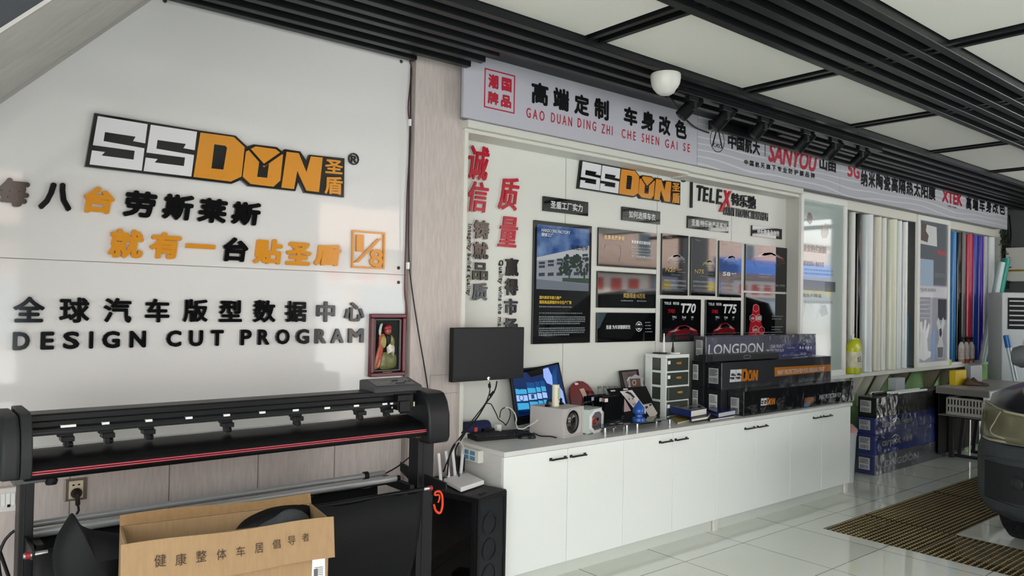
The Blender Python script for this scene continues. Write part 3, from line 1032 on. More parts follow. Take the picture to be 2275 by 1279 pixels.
for ch, px in (('铸', (1053, 489, 1087, 531)), ('就', (1052, 537, 1085, 576)), ('品', (1050, 583, 1084, 622)), ('质', (1049, 628, 1083, 667))):
    raised2(ch, px, M_ltr, 0.007, 'black raised character %s in the left column below the red 信' % ch, 'black characters, left column')
for ch, px in (('赢', (1123, 573, 1152, 613)), ('得', (1122, 618, 1151, 656)), ('市', (1121, 663, 1150, 699)), ('场', (1120, 706, 1150, 746))):
    raised2(ch, px, M_ltr, 0.007, 'black raised character %s in the right column above the monitor' % ch, 'black characters, right column')
def downframe(xl, xr, ztop_):
    # reads from top to bottom: u runs down, v runs to the right
    return lambda u, v, d: (xl+v, PWY-d, ztop_-u)
for s, x0, x1, y0, y1, col in (('Integrity bulids quality', 1036, 1046, 497, 656, 'left'), ('Quality wins the market', 1106, 1117, 577, 756, 'right')):
    xl, xr = WX(x0, 570, PWY), WX(x1, 570, PWY)
    zt_, zb_ = WZ(x0, y0, PWY), WZ(x0, y1, PWY)
    fr = lambda u, v, d, xl=xl, zt_=zt_, xr=xr: (xr-0.0-(xr-xl)+v, PWY-d, zt_-u)
    # v = 0 at the left edge must be the top of rotated letters reading downwards (tops to the right)
    def lab(c, w_, j, r, col=col):
        o_ = '' if r is False else (', %s %s of it' % (ordn[r], c))
        return 'small letter %s of %s running down the %s column%s' % (c, w_, col, o_)
    letter_row(s, (0, zt_-zb_, 0, xr-xl), PWY, 0.008, 0.0012, M_ltr, lab, 'small letters, %s column' % col, frame=fr)

# second logo
LGY = PWY-0.004
X0, X1, Z0, Z1 = quad_rect((1284.4, 354.7), (1508, 400.8), (1277, 423), (1507.5, 455.8), LGY)
t = thing('logo_sign', 'smaller glossy black, white and orange five-letter logo over the poster boards', 'logo sign', ((X0+X1)/2, PWY, Z0))
Z1 = at(1284.4, 354.7, 1, LGY).z
Z0 = at(1507.5, 455.8, 1, LGY).z
logo(t, logo_plane(X0, X1, Z0, Z1), PWY, 0.02, (mat('mirror_black_acrylic', '#080808', 0.04), mat('milky_acrylic_gloss', '#d8d8de', 0.05), mat('orange_acrylic_gloss', '#cf8a2e', 0.06)))
raised('®', (1511, 389, 1522, 405), PWY, 0.012, 0.002, M_ltr, 'black registered mark beside the smaller logo over the posters', None, name='registered_mark')
p0, p1_ = at(1534, 404, 1, PWY), at(1534, 462, 1, PWY)
tag(MB().box(p0.x-0.008, p0.x+0.008, PWY-0.018, PWY, p1_.z, p0.z).build('divider_bar', M_ltr), 'thin black vertical bar between the smaller logo and the red X lettering', 'sign bar')
Z4 = lambda x, y: (1440+x/3.279, 380+y/3.279)
def z4(a, b_, c, d):
    p, q = Z4(a, b_), Z4(c, d)
    return (p[0], p[1], q[0], q[1])
for ch, px in (('T', (345, 105, 393, 218)), ('E', (396, 118, 433, 225)), ('L', (443, 126, 480, 234)), ('E', (492, 133, 532, 243))):
    nth = '' if ch != 'E' else (', the earlier E' if px[0] < 450 else ', the later E')
    raised(ch, z4(*px), PWY, 0.012, 0.005, M_ltr, 'black raised letter %s of the wall brand lettering beside the red X%s' % (ch, nth), 'black brand letters', 0.08)
raised('X', z4(538, 142, 596, 258), PWY, 0.014, 0.007, M_redc, 'red raised letter X in the middle of the wall brand lettering', 'wall brand letters', 0.12)
q = at(*Z4(530, 272), 1, PWY)
MBt = MB().prism_y([(q.x-0.035, q.z-0.03), (q.x-0.005, q.z-0.03), (q.x+0.035, q.z+0.045), (q.x+0.005, q.z+0.045)], PWY-0.02, PWY)
tag(MBt.build('sign_stroke', M_redc), 'short red slanted stroke hanging under the red letter X', 'sign letter')
for ch, px in (('特', (602, 160, 660, 255)), ('乐', (662, 170, 716, 268)), ('驰', (720, 178, 778, 280))):
    raised(ch, z4(*px), PWY, 0.012, 0.0045, M_ltr, 'black raised character %s to the right of the red letter X' % ch, 'black brand characters', 0, 0.12)
ll, lr = at(*Z4(545, 288), 1, PWY), at(*Z4(866, 335), 1, PWY)
zc = (ll.z+lr.z)/2
def plab(c, w_, j, r):
    return 'small mirror-black letter %s in the word %s under the red X%s' % (c, w_, '' if r is False else ', %s %s of it' % (ordn[r], c))
letter_row('PAINT PROTECTION FILM', (ll.x, lr.x, zc-0.035, zc+0.035), PWY, 0.012, 0.0015, mat('mirror_acrylic', '#5a5a5c', 0.06, 0.8), plab, 'small subtitle letters')

# ================================================================== heading plates
PT = 0.016
PF = PWY-PT
plates = (('圣盾工厂实力', (1208.5, 435.5), (1307.7, 448.9), (1207.5, 467.9), (1306.6, 480), (1223, 449, 1294, 471), 'black heading plate above the tall factory poster'),
          ('如何选择车衣', (1384, 459), (1467.7, 469.6), (1382, 489), (1466.6, 498), (1397, 470, 1456, 488), 'black heading plate above the stack of three wide posters'),
          ('圣盾/特乐驰产品系列', (1529, 478.5), (1619, 491.3), (1528.4, 505.6), (1618.4, 517.8), (1536, 488, 1614, 508), 'widest-worded black heading plate above the three narrow posters'),
          ('特乐驰产品优势', (1671.8, 499.9), (1738, 509), (1671, 523), (1737, 532.5), (1682, 508, 1731, 524), 'rightmost black heading plate, above the two posters by the jamb'))
M_prw = mat('printed_light_grey', '#cfd2d2', 0.25)
M_glossblack = mat('glossy_black_board', '#0b0c0e', 0.035, spec=0.6)
for s, tl, tr_, bl, br, tx, lab in plates:
    X0, X1, Z0, Z1 = quad_rect(tl, tr_, bl, br, PF)
    t = thing('heading_plate', lab, 'sign plate', ((X0+X1)/2, PWY, Z0), 0, 'black heading plates')
    MB().box(X0, X1, PF, PWY, Z0, Z1).build('plate', M_glossblack, t, bevel=0.001, bseg=1)
    a, b_ = WX(tx[0], tx[1], PF), WX(tx[2], tx[3], PF)
    zc, hh = (Z0+Z1)/2, (Z1-Z0)*0.27
    text_on('printed_heading', s, (a, b_, zc-hh, zc+hh), wallframe(PF-0.0006), M_prw, t, 0.0022)

# ================================================================== poster boards
def pm(name, col):
    return mat('poster_'+name, col, 0.04, spec=0.55)
def poster(label, tl, tr_, bl, br, group=None, base=None):
    X0, X1, Z0, Z1 = quad_rect(tl, tr_, bl, br, PF)
    t = thing('poster_board', label, 'poster', ((X0+X1)/2, PWY, Z0), 0, group)
    MB().box(X0, X1, PF, PWY, Z0, Z1).build('board', base or M_glossblack, t, bevel=0.0008, bseg=1)
    U = lambda u, v: (X0+u*(X1-X0), Z1-v*(Z1-Z0))
    def area(name, pts, m, lev=1):
        return MB().flat_y([U(*p) for p in pts], PF-0.0004*lev).build(name, m, t)
    def txt(name, s, u0, v0, u1, v1, m, bold=0.0, lev=3, shear=0.0):
        a, b_ = U(u0, v0), U(u1, v1)
        return text_on(name, s, (a[0], b_[0], b_[1], a[1]), wallframe(PF-0.0004*lev), m, t, bold, 0.0, shear)
    def lines(name, rows_, m, lev=2):
        mb = MB()
        rnd = random.Random(len(label))
        for (u0, u1, v, h) in rows_:
            u = u0
            while u < u1-0.01:
                w_ = rnd.uniform(0.012, 0.03)
                pts = [U(u, v), U(min(u+w_, u1), v), U(min(u+w_, u1), v+h), U(u, v+h)]
                mb.flat_y(pts, PF-0.0004*lev)
                u += w_+0.008
        return mb.build(name, m, t)
    return t, area, txt, lines, U
P_yel, P_gold, P_wht, P_grey, P_red, P_dgrey = pm('yellow', '#c9a93a'), pm('gold', '#b39a5c'), pm('white', '#d9dcdd'), pm('grey', '#7d8488'), pm('red', '#a8202c'), pm('dark_grey', '#22262a')
# 1: the tall factory poster
t, area, txt, lines, U = poster('tall black poster with a photo of a white factory under blue sky', (1187, 489), (1315, 502), (1183.5, 763), (1311, 762))
def sky_print():
    m = pm('sky_blue', '#2d4c84')
    nt = m.node_tree
    b = nt.nodes['Principled BSDF']
    tc = nt.nodes.new('ShaderNodeTexCoord')
    n = nt.nodes.new('ShaderNodeTexNoise')
    n.inputs['Scale'].default_value = 7
    n.inputs['Detail'].default_value = 6
    r = nt.nodes.new('ShaderNodeValToRGB')
    r.color_ramp.elements[0].position = 0.42
    r.color_ramp.elements[0].color = hexc('#284a86')
    r.color_ramp.elements[1].position = 0.75
    r.color_ramp.elements[1].color = hexc('#7f9cc4')
    nt.links.new(tc.outputs['Object'], n.inputs['Vector'])
    nt.links.new(n.outputs['Fac'], r.inputs[0])
    nt.links.new(r.outputs[0], b.inputs['Base Color'])
    return m
area('printed_sky', [(.045, .03), (.955, .03), (.955, .36), (.045, .36)], sky_print(), 1)
area('printed_building', [(.045, .30), (.955, .17), (.955, .50), (.045, .475)], pm('factory_white', '#b9bcc2'), 2)
area('printed_facade', [(.045, .325), (.955, .27), (.955, .50), (.045, .475)], pm('factory_grey', '#9499a3'), 3)
mb = MB()
for i in range(6):
    for j, (va, vb) in enumerate(((.335, .355), (.365, .385), (.425, .452))):
        u0 = .08+i*.15
        k = -.018*i*(1 if j < 2 else .3)
        mb.flat_y([U(u0, va+k), U(u0+.10, va+k-.006), U(u0+.10, vb+k-.004), U(u0, vb+k)], PF-0.0016)
mb.build('printed_windows', pm('window_grey', '#3b4350'), t)
mb = MB()
rnd = random.Random(4)
for cx_, cy_, rr_ in ((.60, .34, .12), (.86, .34, .13), (.5, .38, .07), (.72, .31, .08)):
    for k in range(26):
        a = rnd.uniform(0, 2*PI)
        d_ = rr_*math.sqrt(rnd.random())
        s_ = rnd.uniform(.015, .035)
        u, v = min(cx_+d_*math.cos(a)*1.1, .95-s_), cy_+d_*math.sin(a)*0.62
        mb.flat_y([U(u+s_*math.cos(q_), v+s_*.6*math.sin(q_)) for q_ in (0, 1.1, 2.2, 3.1, 4.2, 5.3)], PF-0.0020-0.000004*k)
for u, w_ in ((.60, .012), (.87, .016)):
    mb.flat_y([U(u-w_, .36), U(u+w_, .36), U(u+w_, .47), U(u-w_, .47)], PF-0.0020)
mb.build('printed_trees', pm('tree_green', '#2e3b34'), t)
area('printed_hedge', [(.48, .455), (.955, .45), (.955, .495), (.48, .485)], pm('hedge', '#3a4a40'), 6)
area('printed_road', [(.045, .475), (.955, .50), (.955, .56), (.045, .555)], pm('road_grey', '#6f7682'), 3)
txt('printed_title', 'HARDCORE FACTORY', .11, .062, .60, .088, P_wht, .0008, 8)
txt('printed_title', '硬核工厂', .11, .095, .31, .125, P_wht, .0012, 8)
txt('printed_sign_text', '仕密光学', .62, .175, .93, .215, P_dgrey, .0008, 8)
txt('printed_line', '国内首家有能力量产', .10, .608, .47, .636, P_yel, .0015)
txt('printed_line', '国际高品质隐形车衣生产厂家', .10, .645, .65, .674, P_yel, .0015)
lines('printed_paragraph', [(.10, .66, .692, .010), (.10, .86, .745, .008), (.10, .9, .775, .011), (.10, .9, .793, .011), (.10, .9, .811, .011), (.10, .82, .829, .011), (.10, .9, .868, .011), (.10, .9, .886, .011), (.10, .9, .904, .011), (.10, .62, .922, .011)], P_grey)
# 2-4: the three wide posters
t, area, txt, lines, U = poster('topmost of three wide stacked posters, with a gold quality-promise heading', (1330.5, 503), (1459.6, 520), (1329.5, 592), (1459, 597))
txt('printed_title', '圣盾品质承诺', .08, .17, .42, .29, P_gold, .0025)
txt('printed_title', '质保承诺范围包括', .54, .25, .88, .34, P_wht, .0012)
mb = MB()
mb.tube([(U(.1, .55)[0], PF-0.001, U(.1, .55)[1]), (U(.12, .42)[0], PF-0.001, U(.12, .42)[1]), (U(.22, .38)[0], PF-0.001, U(.22, .38)[1]), (U(.34, .42)[0], PF-0.001, U(.34, .42)[1]), (U(.37, .6)[0], PF-0.001, U(.37, .6)[1]), (U(.34, .85)[0], PF-0.001, U(.34, .85)[1])], 0.0018, 5)
mb.build('printed_outline', P_grey, t)
lines('printed_paragraph', [(.55, .9, .42, .03), (.55, .85, .50, .03), (.55, .9, .58, .03), (.55, .8, .66, .03)], P_grey)
t, area, txt, lines, U = poster('middle of three wide stacked posters, naming a reward in the centre', (1329, 602.5), (1458, 608), (1327, 683), (1457, 684.5))
txt('printed_title', '奖励现金10万元', .42, .58, .80, .72, P_gold, .002)
lines('printed_paragraph', [(.38, .6, .78, .035), (.66, .84, .78, .035)], P_grey)
area('printed_car_body', [(.03, .97), (.08, .80), (.2, .68), (.45, .64), (.95, .68), (.98, .97)], pm('car_black', '#15181b'), 1)
t, area, txt, lines, U = poster('lowest of three wide stacked posters, with a round white badge', (1327.5, 694), (1457, 695), (1326, 759), (1455.5, 758.5))
txt('printed_title', '圣盾 为车漆健康而生', .14, .42, .55, .56, P_wht, .0012)
mb = MB()
c0 = U(.70, .48)
r_ = 0.036
mb.lathe([(r_, 0), (r_, 0.0006), (r_*.86, 0.0006), (r_*.86, 0)], (c0[0], PF-0.0004, c0[1]), (0, -1, 0), 32)
mb.lathe([(r_*.62, 0), (r_*.62, 0.0006)], (c0[0], PF-0.0004, c0[1]), (0, -1, 0), 28)
mb.build('printed_badge', P_wht, t)
area('printed_band', [(.62, .43), (.78, .43), (.78, .54), (.62, .54)], P_dgrey, 4)
lines('printed_paragraph', [(.81, .9, .32, .035), (.81, .93, .43, .035), (.81, .92, .54, .035), (.81, .94, .65, .035)], P_grey)
area('printed_panel', [(.0, .0), (.15, .0), (.04, .5), (.0, .55)], pm('teal_grey', '#3d4a50'), 1)
# 5-7: three narrow posters
car_side = [(.05, .62), (.10, .50), (.22, .46), (.36, .36), (.60, .33), (.80, .40), (.95, .48), (.97, .62), (.88, .66), (.80, .60), (.70, .66), (.36, .68), (.28, .62), (.18, .68)]
def carprint(area, U, t, box, m, dark, nm='printed_car'):
    u0, v0, u1, v1 = box
    f = lambda p: (u0+(p[0])*(u1-u0), v0+(p[1]-.3)/.4*(v1-v0))
    area(nm, [f(p) for p in car_side], m, 2)
    area('printed_car_shine', [f(p) for p in ((.12, .52), (.24, .48), (.38, .40), (.60, .36), (.80, .43), (.94, .50), (.80, .48), (.60, .41), (.40, .47), (.24, .52))], pm('car_shine', '#a98f90') if m.name == 'poster_car_red' else P_grey, 3)
    area('printed_car_sill', [f(p) for p in ((.12, .60), (.36, .60), (.70, .57), (.95, .56), (.95, .60), (.70, .63), (.36, .65), (.12, .64))], dark, 3)
    area('printed_car_glass', [f(p) for p in ((.34, .46), (.42, .38), (.60, .36), (.74, .42), (.70, .46))], dark, 3)
    mb = MB()
    for cu in (.23, .78):
        c0 = U(*f((cu, .63)))
        mb.cyl((c0[0], PF-0.0012, c0[1]), (c0[0], PF-0.0016, c0[1]), abs(U(u1, 0)[0]-U(u0, 0)[0])*0.075, seg=18)
    mb.build('printed_wheels', dark, t)
for nm, s, extra, tl, tr_, bl, br, lab, colr in (
        ('n20', 'N20', 'LIGHT', (1472, 518.8), (1529.4, 523.3), (1469.6, 654.5), (1528.4, 656.6), 'narrow poster with orange-gold heading, leftmost of the three', P_gold),
        ('n75', 'N75', '', (1537, 525.8), (1591, 531), (1534.5, 656), (1589.4, 657.5), 'narrow poster with a small lime green car, middle of the three', P_gold),
        ('s8', 'S8', 'MATT', (1599, 534.6), (1648, 539), (1596.5, 659), (1646.8, 661), 'narrow poster with white heading and a dark car, rightmost of the three', P_wht)):
    t, area, txt, lines, U = poster(lab, tl, tr_, bl, br, 'three narrow product posters')
    txt('printed_title', s, .12 if s != 'S8' else .14, .55, .50, .62, colr, .002, 4, .15)
    if extra: txt('printed_subtitle', extra, .54, .56, .76, .59, colr, .0008, 4, .15)
    txt('printed_brand', 'TELEX', .12, .04, .36, .065, P_grey, .0008)
    lines('printed_paragraph', [(.6, .9, .61, .010), (.35, .7, .66, .010), (.08, .92, .745, .03), (.08, .92, .82, .03), (.12, .88, .885, .008), (.12, .8, .905, .008), (.12, .88, .925, .008)], P_grey)
    if s == 'N75': carprint(area, U, t, (.42, .36, .98, .50), pm('car_lime', '#6d7a3c'), P_dgrey)
    if s == 'S8': carprint(area, U, t, (.08, .22, .92, .42), pm('car_grey', '#4d4f52'), P_dgrey)
    if s == 'N20': carprint(area, U, t, (.12, .30, .9, .48), pm('car_silver', '#5d6064'), P_dgrey)
# 8-9: T70 and T75
for s, tl, tr_, bl, br, lab, yrs in (('T70', (1470.5, 663), (1557.4, 665), (1469.5, 759), (1556.5, 758), 'square poster with a red sports car seen from the side, left of two', ('TPU', '7mil', '5年')),
                                     ('T75', (1569, 666), (1646.5, 666.7), (1568, 757), (1645.5, 756), 'square poster with a red car, right of two, just left of the red hexagons', ('TPU', '7.5mil', '5年'))):
    t, area, txt, lines, U = poster(lab, tl, tr_, bl, br, 'square product posters')
    txt('printed_title', s, .44, .10, .87, .33, P_wht, .006, 4, .2)
    txt('printed_brand', 'TELE', .05, .075, .22, .135, P_wht, .001, 4)
    txt('printed_brand', '特乐驰', .27, .07, .42, .14, P_wht, .0008, 4)
    txt('printed_price', '5980', .15, .24, .32, .33, P_red, .001, 4)
    txt('printed_spec', yrs[0], .25, .40, .36, .455, P_wht, .0008, 4)
    txt('printed_spec', yrs[1], .50, .40, .60, .455, P_wht, .0008, 4)
    txt('printed_spec', yrs[2], .74, .40, .80, .455, P_wht, .0008, 4)
    lines('printed_paragraph', [(.26, .32, .475, .015), (.52, .58, .475, .015), (.74, .79, .475, .015)], P_grey)
    if s == 'T70': carprint(area, U, t, (.08, .58, .95, .93), pm('car_red', '#6e121a'), P_dgrey)
    else: carprint(area, U, t, (.14, .52, .86, .93), MATS['poster_car_red'], P_dgrey)
    area('printed_glow', [(.05, .86), (.95, .86), (.98, .98), (.02, .98)], pm('floor_grey', '#2b2f34'), 1)
# 10-11: right-hand pair
t, area, txt, lines, U = poster('upper of two posters beside the grey jamb, with blue shop print', (1656.5, 541.6), (1749.5, 551), (1657, 644.7), (1749.5, 649))
txt('printed_brand', 'TELE', .68, .84, .78, .88, P_grey, .0008)
txt('printed_brand', '特乐驰', .81, .83, .93, .88, P_grey, .0008)
lines('printed_paragraph', [(.3, .6, .62, .02), (.3, .55, .68, .02), (.25, .62, .90, .02)], P_grey)
carprint(area, U, t, (.05, .08, .95, .42), pm('car_maroon', '#5a1b1e'), P_dgrey)
t, area, txt, lines, U = poster('lower of two posters beside the grey jamb, with red hexagon print', (1656.5, 650), (1749, 653), (1655, 752), (1748, 750))
area('printed_red_field', [(.06, .98), (.14, .50), (.18, .25), (.26, .24), (.32, .30), (.34, .52), (.46, .98)], P_red, 1)
mb = MB()
for cu, cv in ((.17, .55), (.31, .55), (.24, .80), (.38, .82), (.24, .33)):
    pts = [U(cu+.075*math.cos(PI/6+k*PI/3), cv+.085*math.sin(PI/6+k*PI/3)) for k in range(6)]
    for a, b_ in zip(pts, pts[1:]+pts[:1]):
        mb.tube([(a[0], PF-0.0010, a[1]), (b_[0], PF-0.0010, b_[1])], 0.0012, 4, 1)
mb.build('printed_hexagons', P_wht, t)
txt('printed_word', '自动修复', .25, .50, .36, .60, P_wht, .0008, 4)
txt('printed_word', '防刮', .13, .53, .2, .58, P_wht, .0006, 4)
txt('printed_word', '抗黄变', .17, .78, .28, .84, P_wht, .0006, 4)
lines('printed_paragraph', [(.62, .9, .5, .02), (.62, .86, .56, .02), (.62, .9, .74, .02), (.62, .85, .80, .02), (.62, .9, .86, .02)], P_grey)
# ================================================================== helper for soft closed shapes
def puff(mb, outline, centre, yc, depth, rings=5, wob=0.0):
    """soft body: outline in XZ around y = yc, bulging by 'depth' towards both sides"""
    rnd = random.Random(int(abs(yc)*1000)+len(outline))
    N = len(outline)
    # refine the outline
    P = []
    for i in range(N):
        a, b_, c, d = (Vector((*outline[(i+k-1) % N], 0)) for k in range(4))
        for k in range(3):
            t = k/3
            P.append(0.5*((2*b_)+(c-a)*t+(2*a-5*b_+4*c-d)*t*t+(3*b_-a-3*c+d)*t**3))
    N = len(P)
    rim = [mb.v((p.x, yc, p.y)) for p in P]
    for sgn in (-1, 1):
        prev = rim
        for r in range(1, rings+1):
            f = 1-r/(rings+0.0)
            hgt = depth*math.sqrt(max(0, 1-f*f))
            if r == rings:
                c = mb.v((centre[0], yc+sgn*hgt, centre[1]))
                for i in range(N):
                    mb.bm.faces.new((prev[i], prev[(i+1) % N], c))
            else:
                cur = [mb.v((centre[0]+(p.x-centre[0])*f, yc+sgn*hgt*(1+rnd.uniform(-wob, wob)), centre[1]+(p.y-centre[1])*f)) for p in P]
                for i in range(N):
                    j = (i+1) % N
                    mb.bm.faces.new((prev[i], prev[j], cur[j], cur[i]))
                prev = cur
    return mb

# ================================================================== vinyl cutting plotter on its stand
PXL, PXR = WX(-1, 990, 2.90), WX(990, 925, 2.92)
CAPW = WX(72, 990, 2.90)-PXL
plot = thing('cutting_plotter', 'long black vinyl cutting plotter with a red stripe on a legged stand', 'plotter', ((PXL+PXR)/2, 3.0, 0))
rx0, rx1 = PXL+CAPW*0.8, WX(945, 925, 2.95)
rz1, rz0 = WZ(75, 921, 3.0), WZ(75, 970, 3.0)
M_pb = mat('plotter_black', '#1b1c1e', 0.38, bump=0.02, bscale=300)
M_pg = mat('plotter_cap_grey', '#2c2d2f', 0.5, bump=0.04, bscale=500)
rh = rz1-rz0
MB().prism_x([(3.0, rz0), (3.0, rz0+rh*.30), (3.012, rz0+rh*.36), (3.012, rz0+rh*.62), (2.995, rz0+rh*.68), (2.998, rz1-0.006), (3.004, rz1), (3.10, rz1), (3.10, rz0)], rx0, rx1).build('top_rail', M_pb, plot, bevel=0.002, bseg=1)
MB().box(rx0, rx1, 2.997, 3.001, rz0+rh*.12, rz0+rh*.16).build('guide_rail', mat('dark_steel', '#3b3d40', 0.3, 0.8), plot)
# platen
pzb, pys = WZ(75, 995, 3.08), 2.90
pzs, pzl = WZ(75, 1047, pys), WZ(75, 1069, pys+0.004)
prof = [(3.12, pzb-0.004), (3.08, pzb), (3.04, pzb-0.002), (2.99, pzb-0.012), (2.94, pzs+0.026), (2.912, pzs+0.010), (2.902, pzs-0.004), (2.900, pzs-0.014), (2.904, pzl+0.006), (2.915, pzl), (2.96, pzl-0.002), (3.12, pzl+0.02)]
MB().prism_x(prof, rx0, rx1).build('platen', mat('black_platen', '#0e0f10', 0.42, noise=0.1, nscale=60, stretch=(0.02, 1, 1)), plot, smooth=True, angle=50)
MB().box(rx0, rx1, 3.07, 3.076, pzb-0.002, pzb+0.003).build('silver_edge', M_alu, plot)
b = MB()
for dz in (0.0, -0.0075):
    b.box(rx0, rx1, 2.8985, 2.903, pzs-0.005+dz, pzs-0.0018+dz)
b.build('red_stripe', mat('red_stripe', '#cf4a5a', 0.35), plot)
# end caps
def capshape(x0, x1, z0, z1, y0, y1):
    return MB().prism_x([(y0+0.012, z0), (y0, z0+0.03), (y0+0.004, z0+(z1-z0)*.55), (y0+0.022, z1-0.045), (y0+0.05, z1-0.008), (y0+0.08, z1), (y1, z1), (y1, z0)], x0, x1)
cz1, cz0 = WZ(40, 917, 2.94), WZ(40, 1066, 2.90)
capshape(PXL, PXL+CAPW*.62, cz0, cz1-0.006, 2.875, 3.14).build('end_cap', M_pg, plot, bevel=0.012, bseg=3, smooth=True)
capshape(PXL+CAPW*.63, PXL+CAPW, cz0, cz1, 2.88, 3.14).build('end_cap_inner', M_pg, plot, bevel=0.004, bseg=2, smooth=True)
rc0 = WX(948, 925, 2.90)
capshape(rc0, PXR, WZ(960, 985, 2.90), WZ(960, 868, 2.95), 2.875, 3.14).build('end_cap', M_pb, plot, bevel=0.014, bseg=3, smooth=True)
# pinch rollers
for k, (pxx, pyy) in enumerate(((145, 975), (235, 968), (325, 962), (500, 945), (655, 932), (795, 920), (855, 916))):
    x = WX(pxx, pyy, 3.03)
    b = MB()
    b.box(x-0.028, x+0.020, 3.005, 3.03, rz0-0.010, rz0+0.004)
    b.box(x-0.018, x+0.022, 2.99, 3.04, rz0-0.026, rz0-0.008)
    b.cyl((x+0.006, 3.03, pzb+0.010), (x+0.024, 3.03, pzb+0.010), 0.010, seg=14)
    b.box(x-0.006, x+0.008, 3.0, 3.04, pzb+0.006, rz0-0.02)
    b.build('pinch_roller', M_blackmatte, plot, bevel=0.002, bseg=1)
# white markers on the rail
for k, (pxx, pyy, w_) in enumerate(((152, 946, 34), (235, 940, 16), (331, 934, 15), (420, 928, 15), (504, 922, 14), (583, 916, 13), (657, 911, 13), (727, 906, 12), (792, 901, 11), (855, 897, 10), (871, 896, 8))):
    a, c = WX(pxx-w_/2, pyy, 2.998), WX(pxx+w_/2, pyy, 2.998)
    z = WZ(pxx, pyy, 2.998)
    MB().box(a, c, 2.9965, 3.012, z-0.004, z+0.004).build('white_marker', M_white, plot)
# carriage
cx0, cx1 = WX(880, 905, 2.97), WX(914, 905, 2.97)
b = MB().box(cx0, cx1, 2.955, 3.0, rz0-0.012, rz0+rh*.75)
b.box(cx0+0.005, cx1-0.02, 2.945, 2.96, rz0-0.02, rz0+0.03)
b.build('cutting_carriage', M_black, plot, bevel=0.003)
MB().cyl((cx1+0.01, 2.965, rz0), (cx1+0.01, 2.965, rz0+0.02), 0.004, seg=10).build('blade_knob', mat('yellowed_white', '#ded9b8', 0.4), plot)
# control panel
q0, q1 = WX(822, 865, 3.02), WX(928, 860, 3.02)
MB().prism_x([(2.975, rz1-0.004), (2.985, rz1+0.018), (3.10, rz1+0.045), (3.12, rz1+0.040), (3.12, rz1-0.004)], q0, q1).build('control_panel', mat('panel_grey', '#3d3f41', 0.45), plot, bevel=0.004)
pn = math.atan2(0.027, 0.115)
def panel(u, v):
    y = 2.985+v*0.115
    return (q0+u*(q1-q0), y, rz1+0.018+v*0.027+0.0012)
b = MB()
b.face([panel(.1, .15), panel(.9, .15), panel(.9, .9), panel(.1, .9)])
b.build('panel_face', mat('panel_face_grey', '#6a6d6f', 0.4), plot)
b = MB()
for (u, v) in ((.55, .3), (.62, .3), (.69, .3), (.55, .6), (.62, .6), (.78, .45), (.85, .45)):
    p = Vector(panel(u, v))
    b.cyl(p, p+Vector((0, 0, 0.003)), 0.006, seg=10)
b.build('buttons', M_black, plot)
b = MB()
b.face([tuple(Vector(panel(u, v))+Vector((0, 0, 0.0006))) for u, v in ((.18, .35), (.45, .35), (.45, .75), (.18, .75))])
b.build('display', mat('lcd_green_grey', '#4b5248', 0.15), plot)
# stand
LY = 2.99
l0, l1 = WX(38, 1150, LY), WX(71, 1150, LY)
r0, r1 = WX(918, 1080, LY), WX(953, 1080, LY)
for a, c in ((l0, l1), (r0, r1)):
    b = MB()
    b.box(a, c, LY-0.035, LY+0.045, 0.06, pzl-0.012)
    b.box(a+(c-a)*.3, a+(c-a)*.38, LY-0.038, LY-0.03, 0.08, pzl-0.03)
    b.build('leg', M_pb, plot, bevel=0.004)
    MB().box(a-0.02, c+0.03, LY-0.05, LY+0.09, pzl-0.014, pzl+0.004).build('leg_bracket', mat('dark_grey_metal', '#4a4c4e', 0.35, 0.5), plot, bevel=0.002)
    b = MB().box(a-0.005, c+0.005, LY-0.33, LY+0.28, 0.035, 0.075)
    for yy in (LY-0.30, LY+0.25):
        b.cyl((a+0.02, yy, 0.0), (a+0.02, yy, 0.036), 0.022, seg=14)
    b.build('foot', M_pb, plot, bevel=0.004)
MB().box(l1, r0, LY+0.0, LY+0.03, 0.30, 0.36).build('cross_bar', M_pb, plot, bevel=0.003)
MB().lathe([(0.016, 0), (0.02, 0.012), (0.013, 0.03)], (WX(114, 1066, 2.95), 2.95, pzl-0.026), seg=14).build('levelling_knob', M_blackmatte, plot, smooth=True)
# roll-holding tubes lying across the stand
def span(pL, pR, y):
    a, c = at(*pL, 1, y), at(*pR, 1, y)
    return a, c
a, c = at(70, 1161, 1, 3.16), at(854, 1053, 1, 3.16)
c.z = a.z = (a.z+c.z)/2
MB().cyl(a, c, 0.0125, seg=20).build('roll_tube', mat('silver_tube', '#9fa1a2', 0.35, 0.35), plot, smooth=True)
x = WX(808, 1058, 3.16)
MB().lathe([(0.0125, 0), (0.019, 0), (0.019, 0.02), (0.0125, 0.02)], (x, 3.16, a.z), (1, 0, 0), 18).build('tube_ring', M_blackmatte, plot, smooth=True)
a2, c2 = at(70, 1180, 1, 3.05), at(879, 1066, 1, 3.05)
a2.z = c2.z = (a2.z+c2.z)/2
MB().cyl(a2, c2, 0.0155, seg=20).build('roll_tube', MATS['silver_tube'], plot, smooth=True)
MB().cyl(c2, c2+Vector((0.02, 0, 0)), 0.012, seg=14).build('tube_end', M_black, plot)
for xx in (l1+0.02, r0-0.03):
    MB().box(xx-0.012, xx+0.012, 2.95, 3.19, a2.z-0.055, a2.z-0.014).build('tube_cradle', M_pb, plot, bevel=0.003)
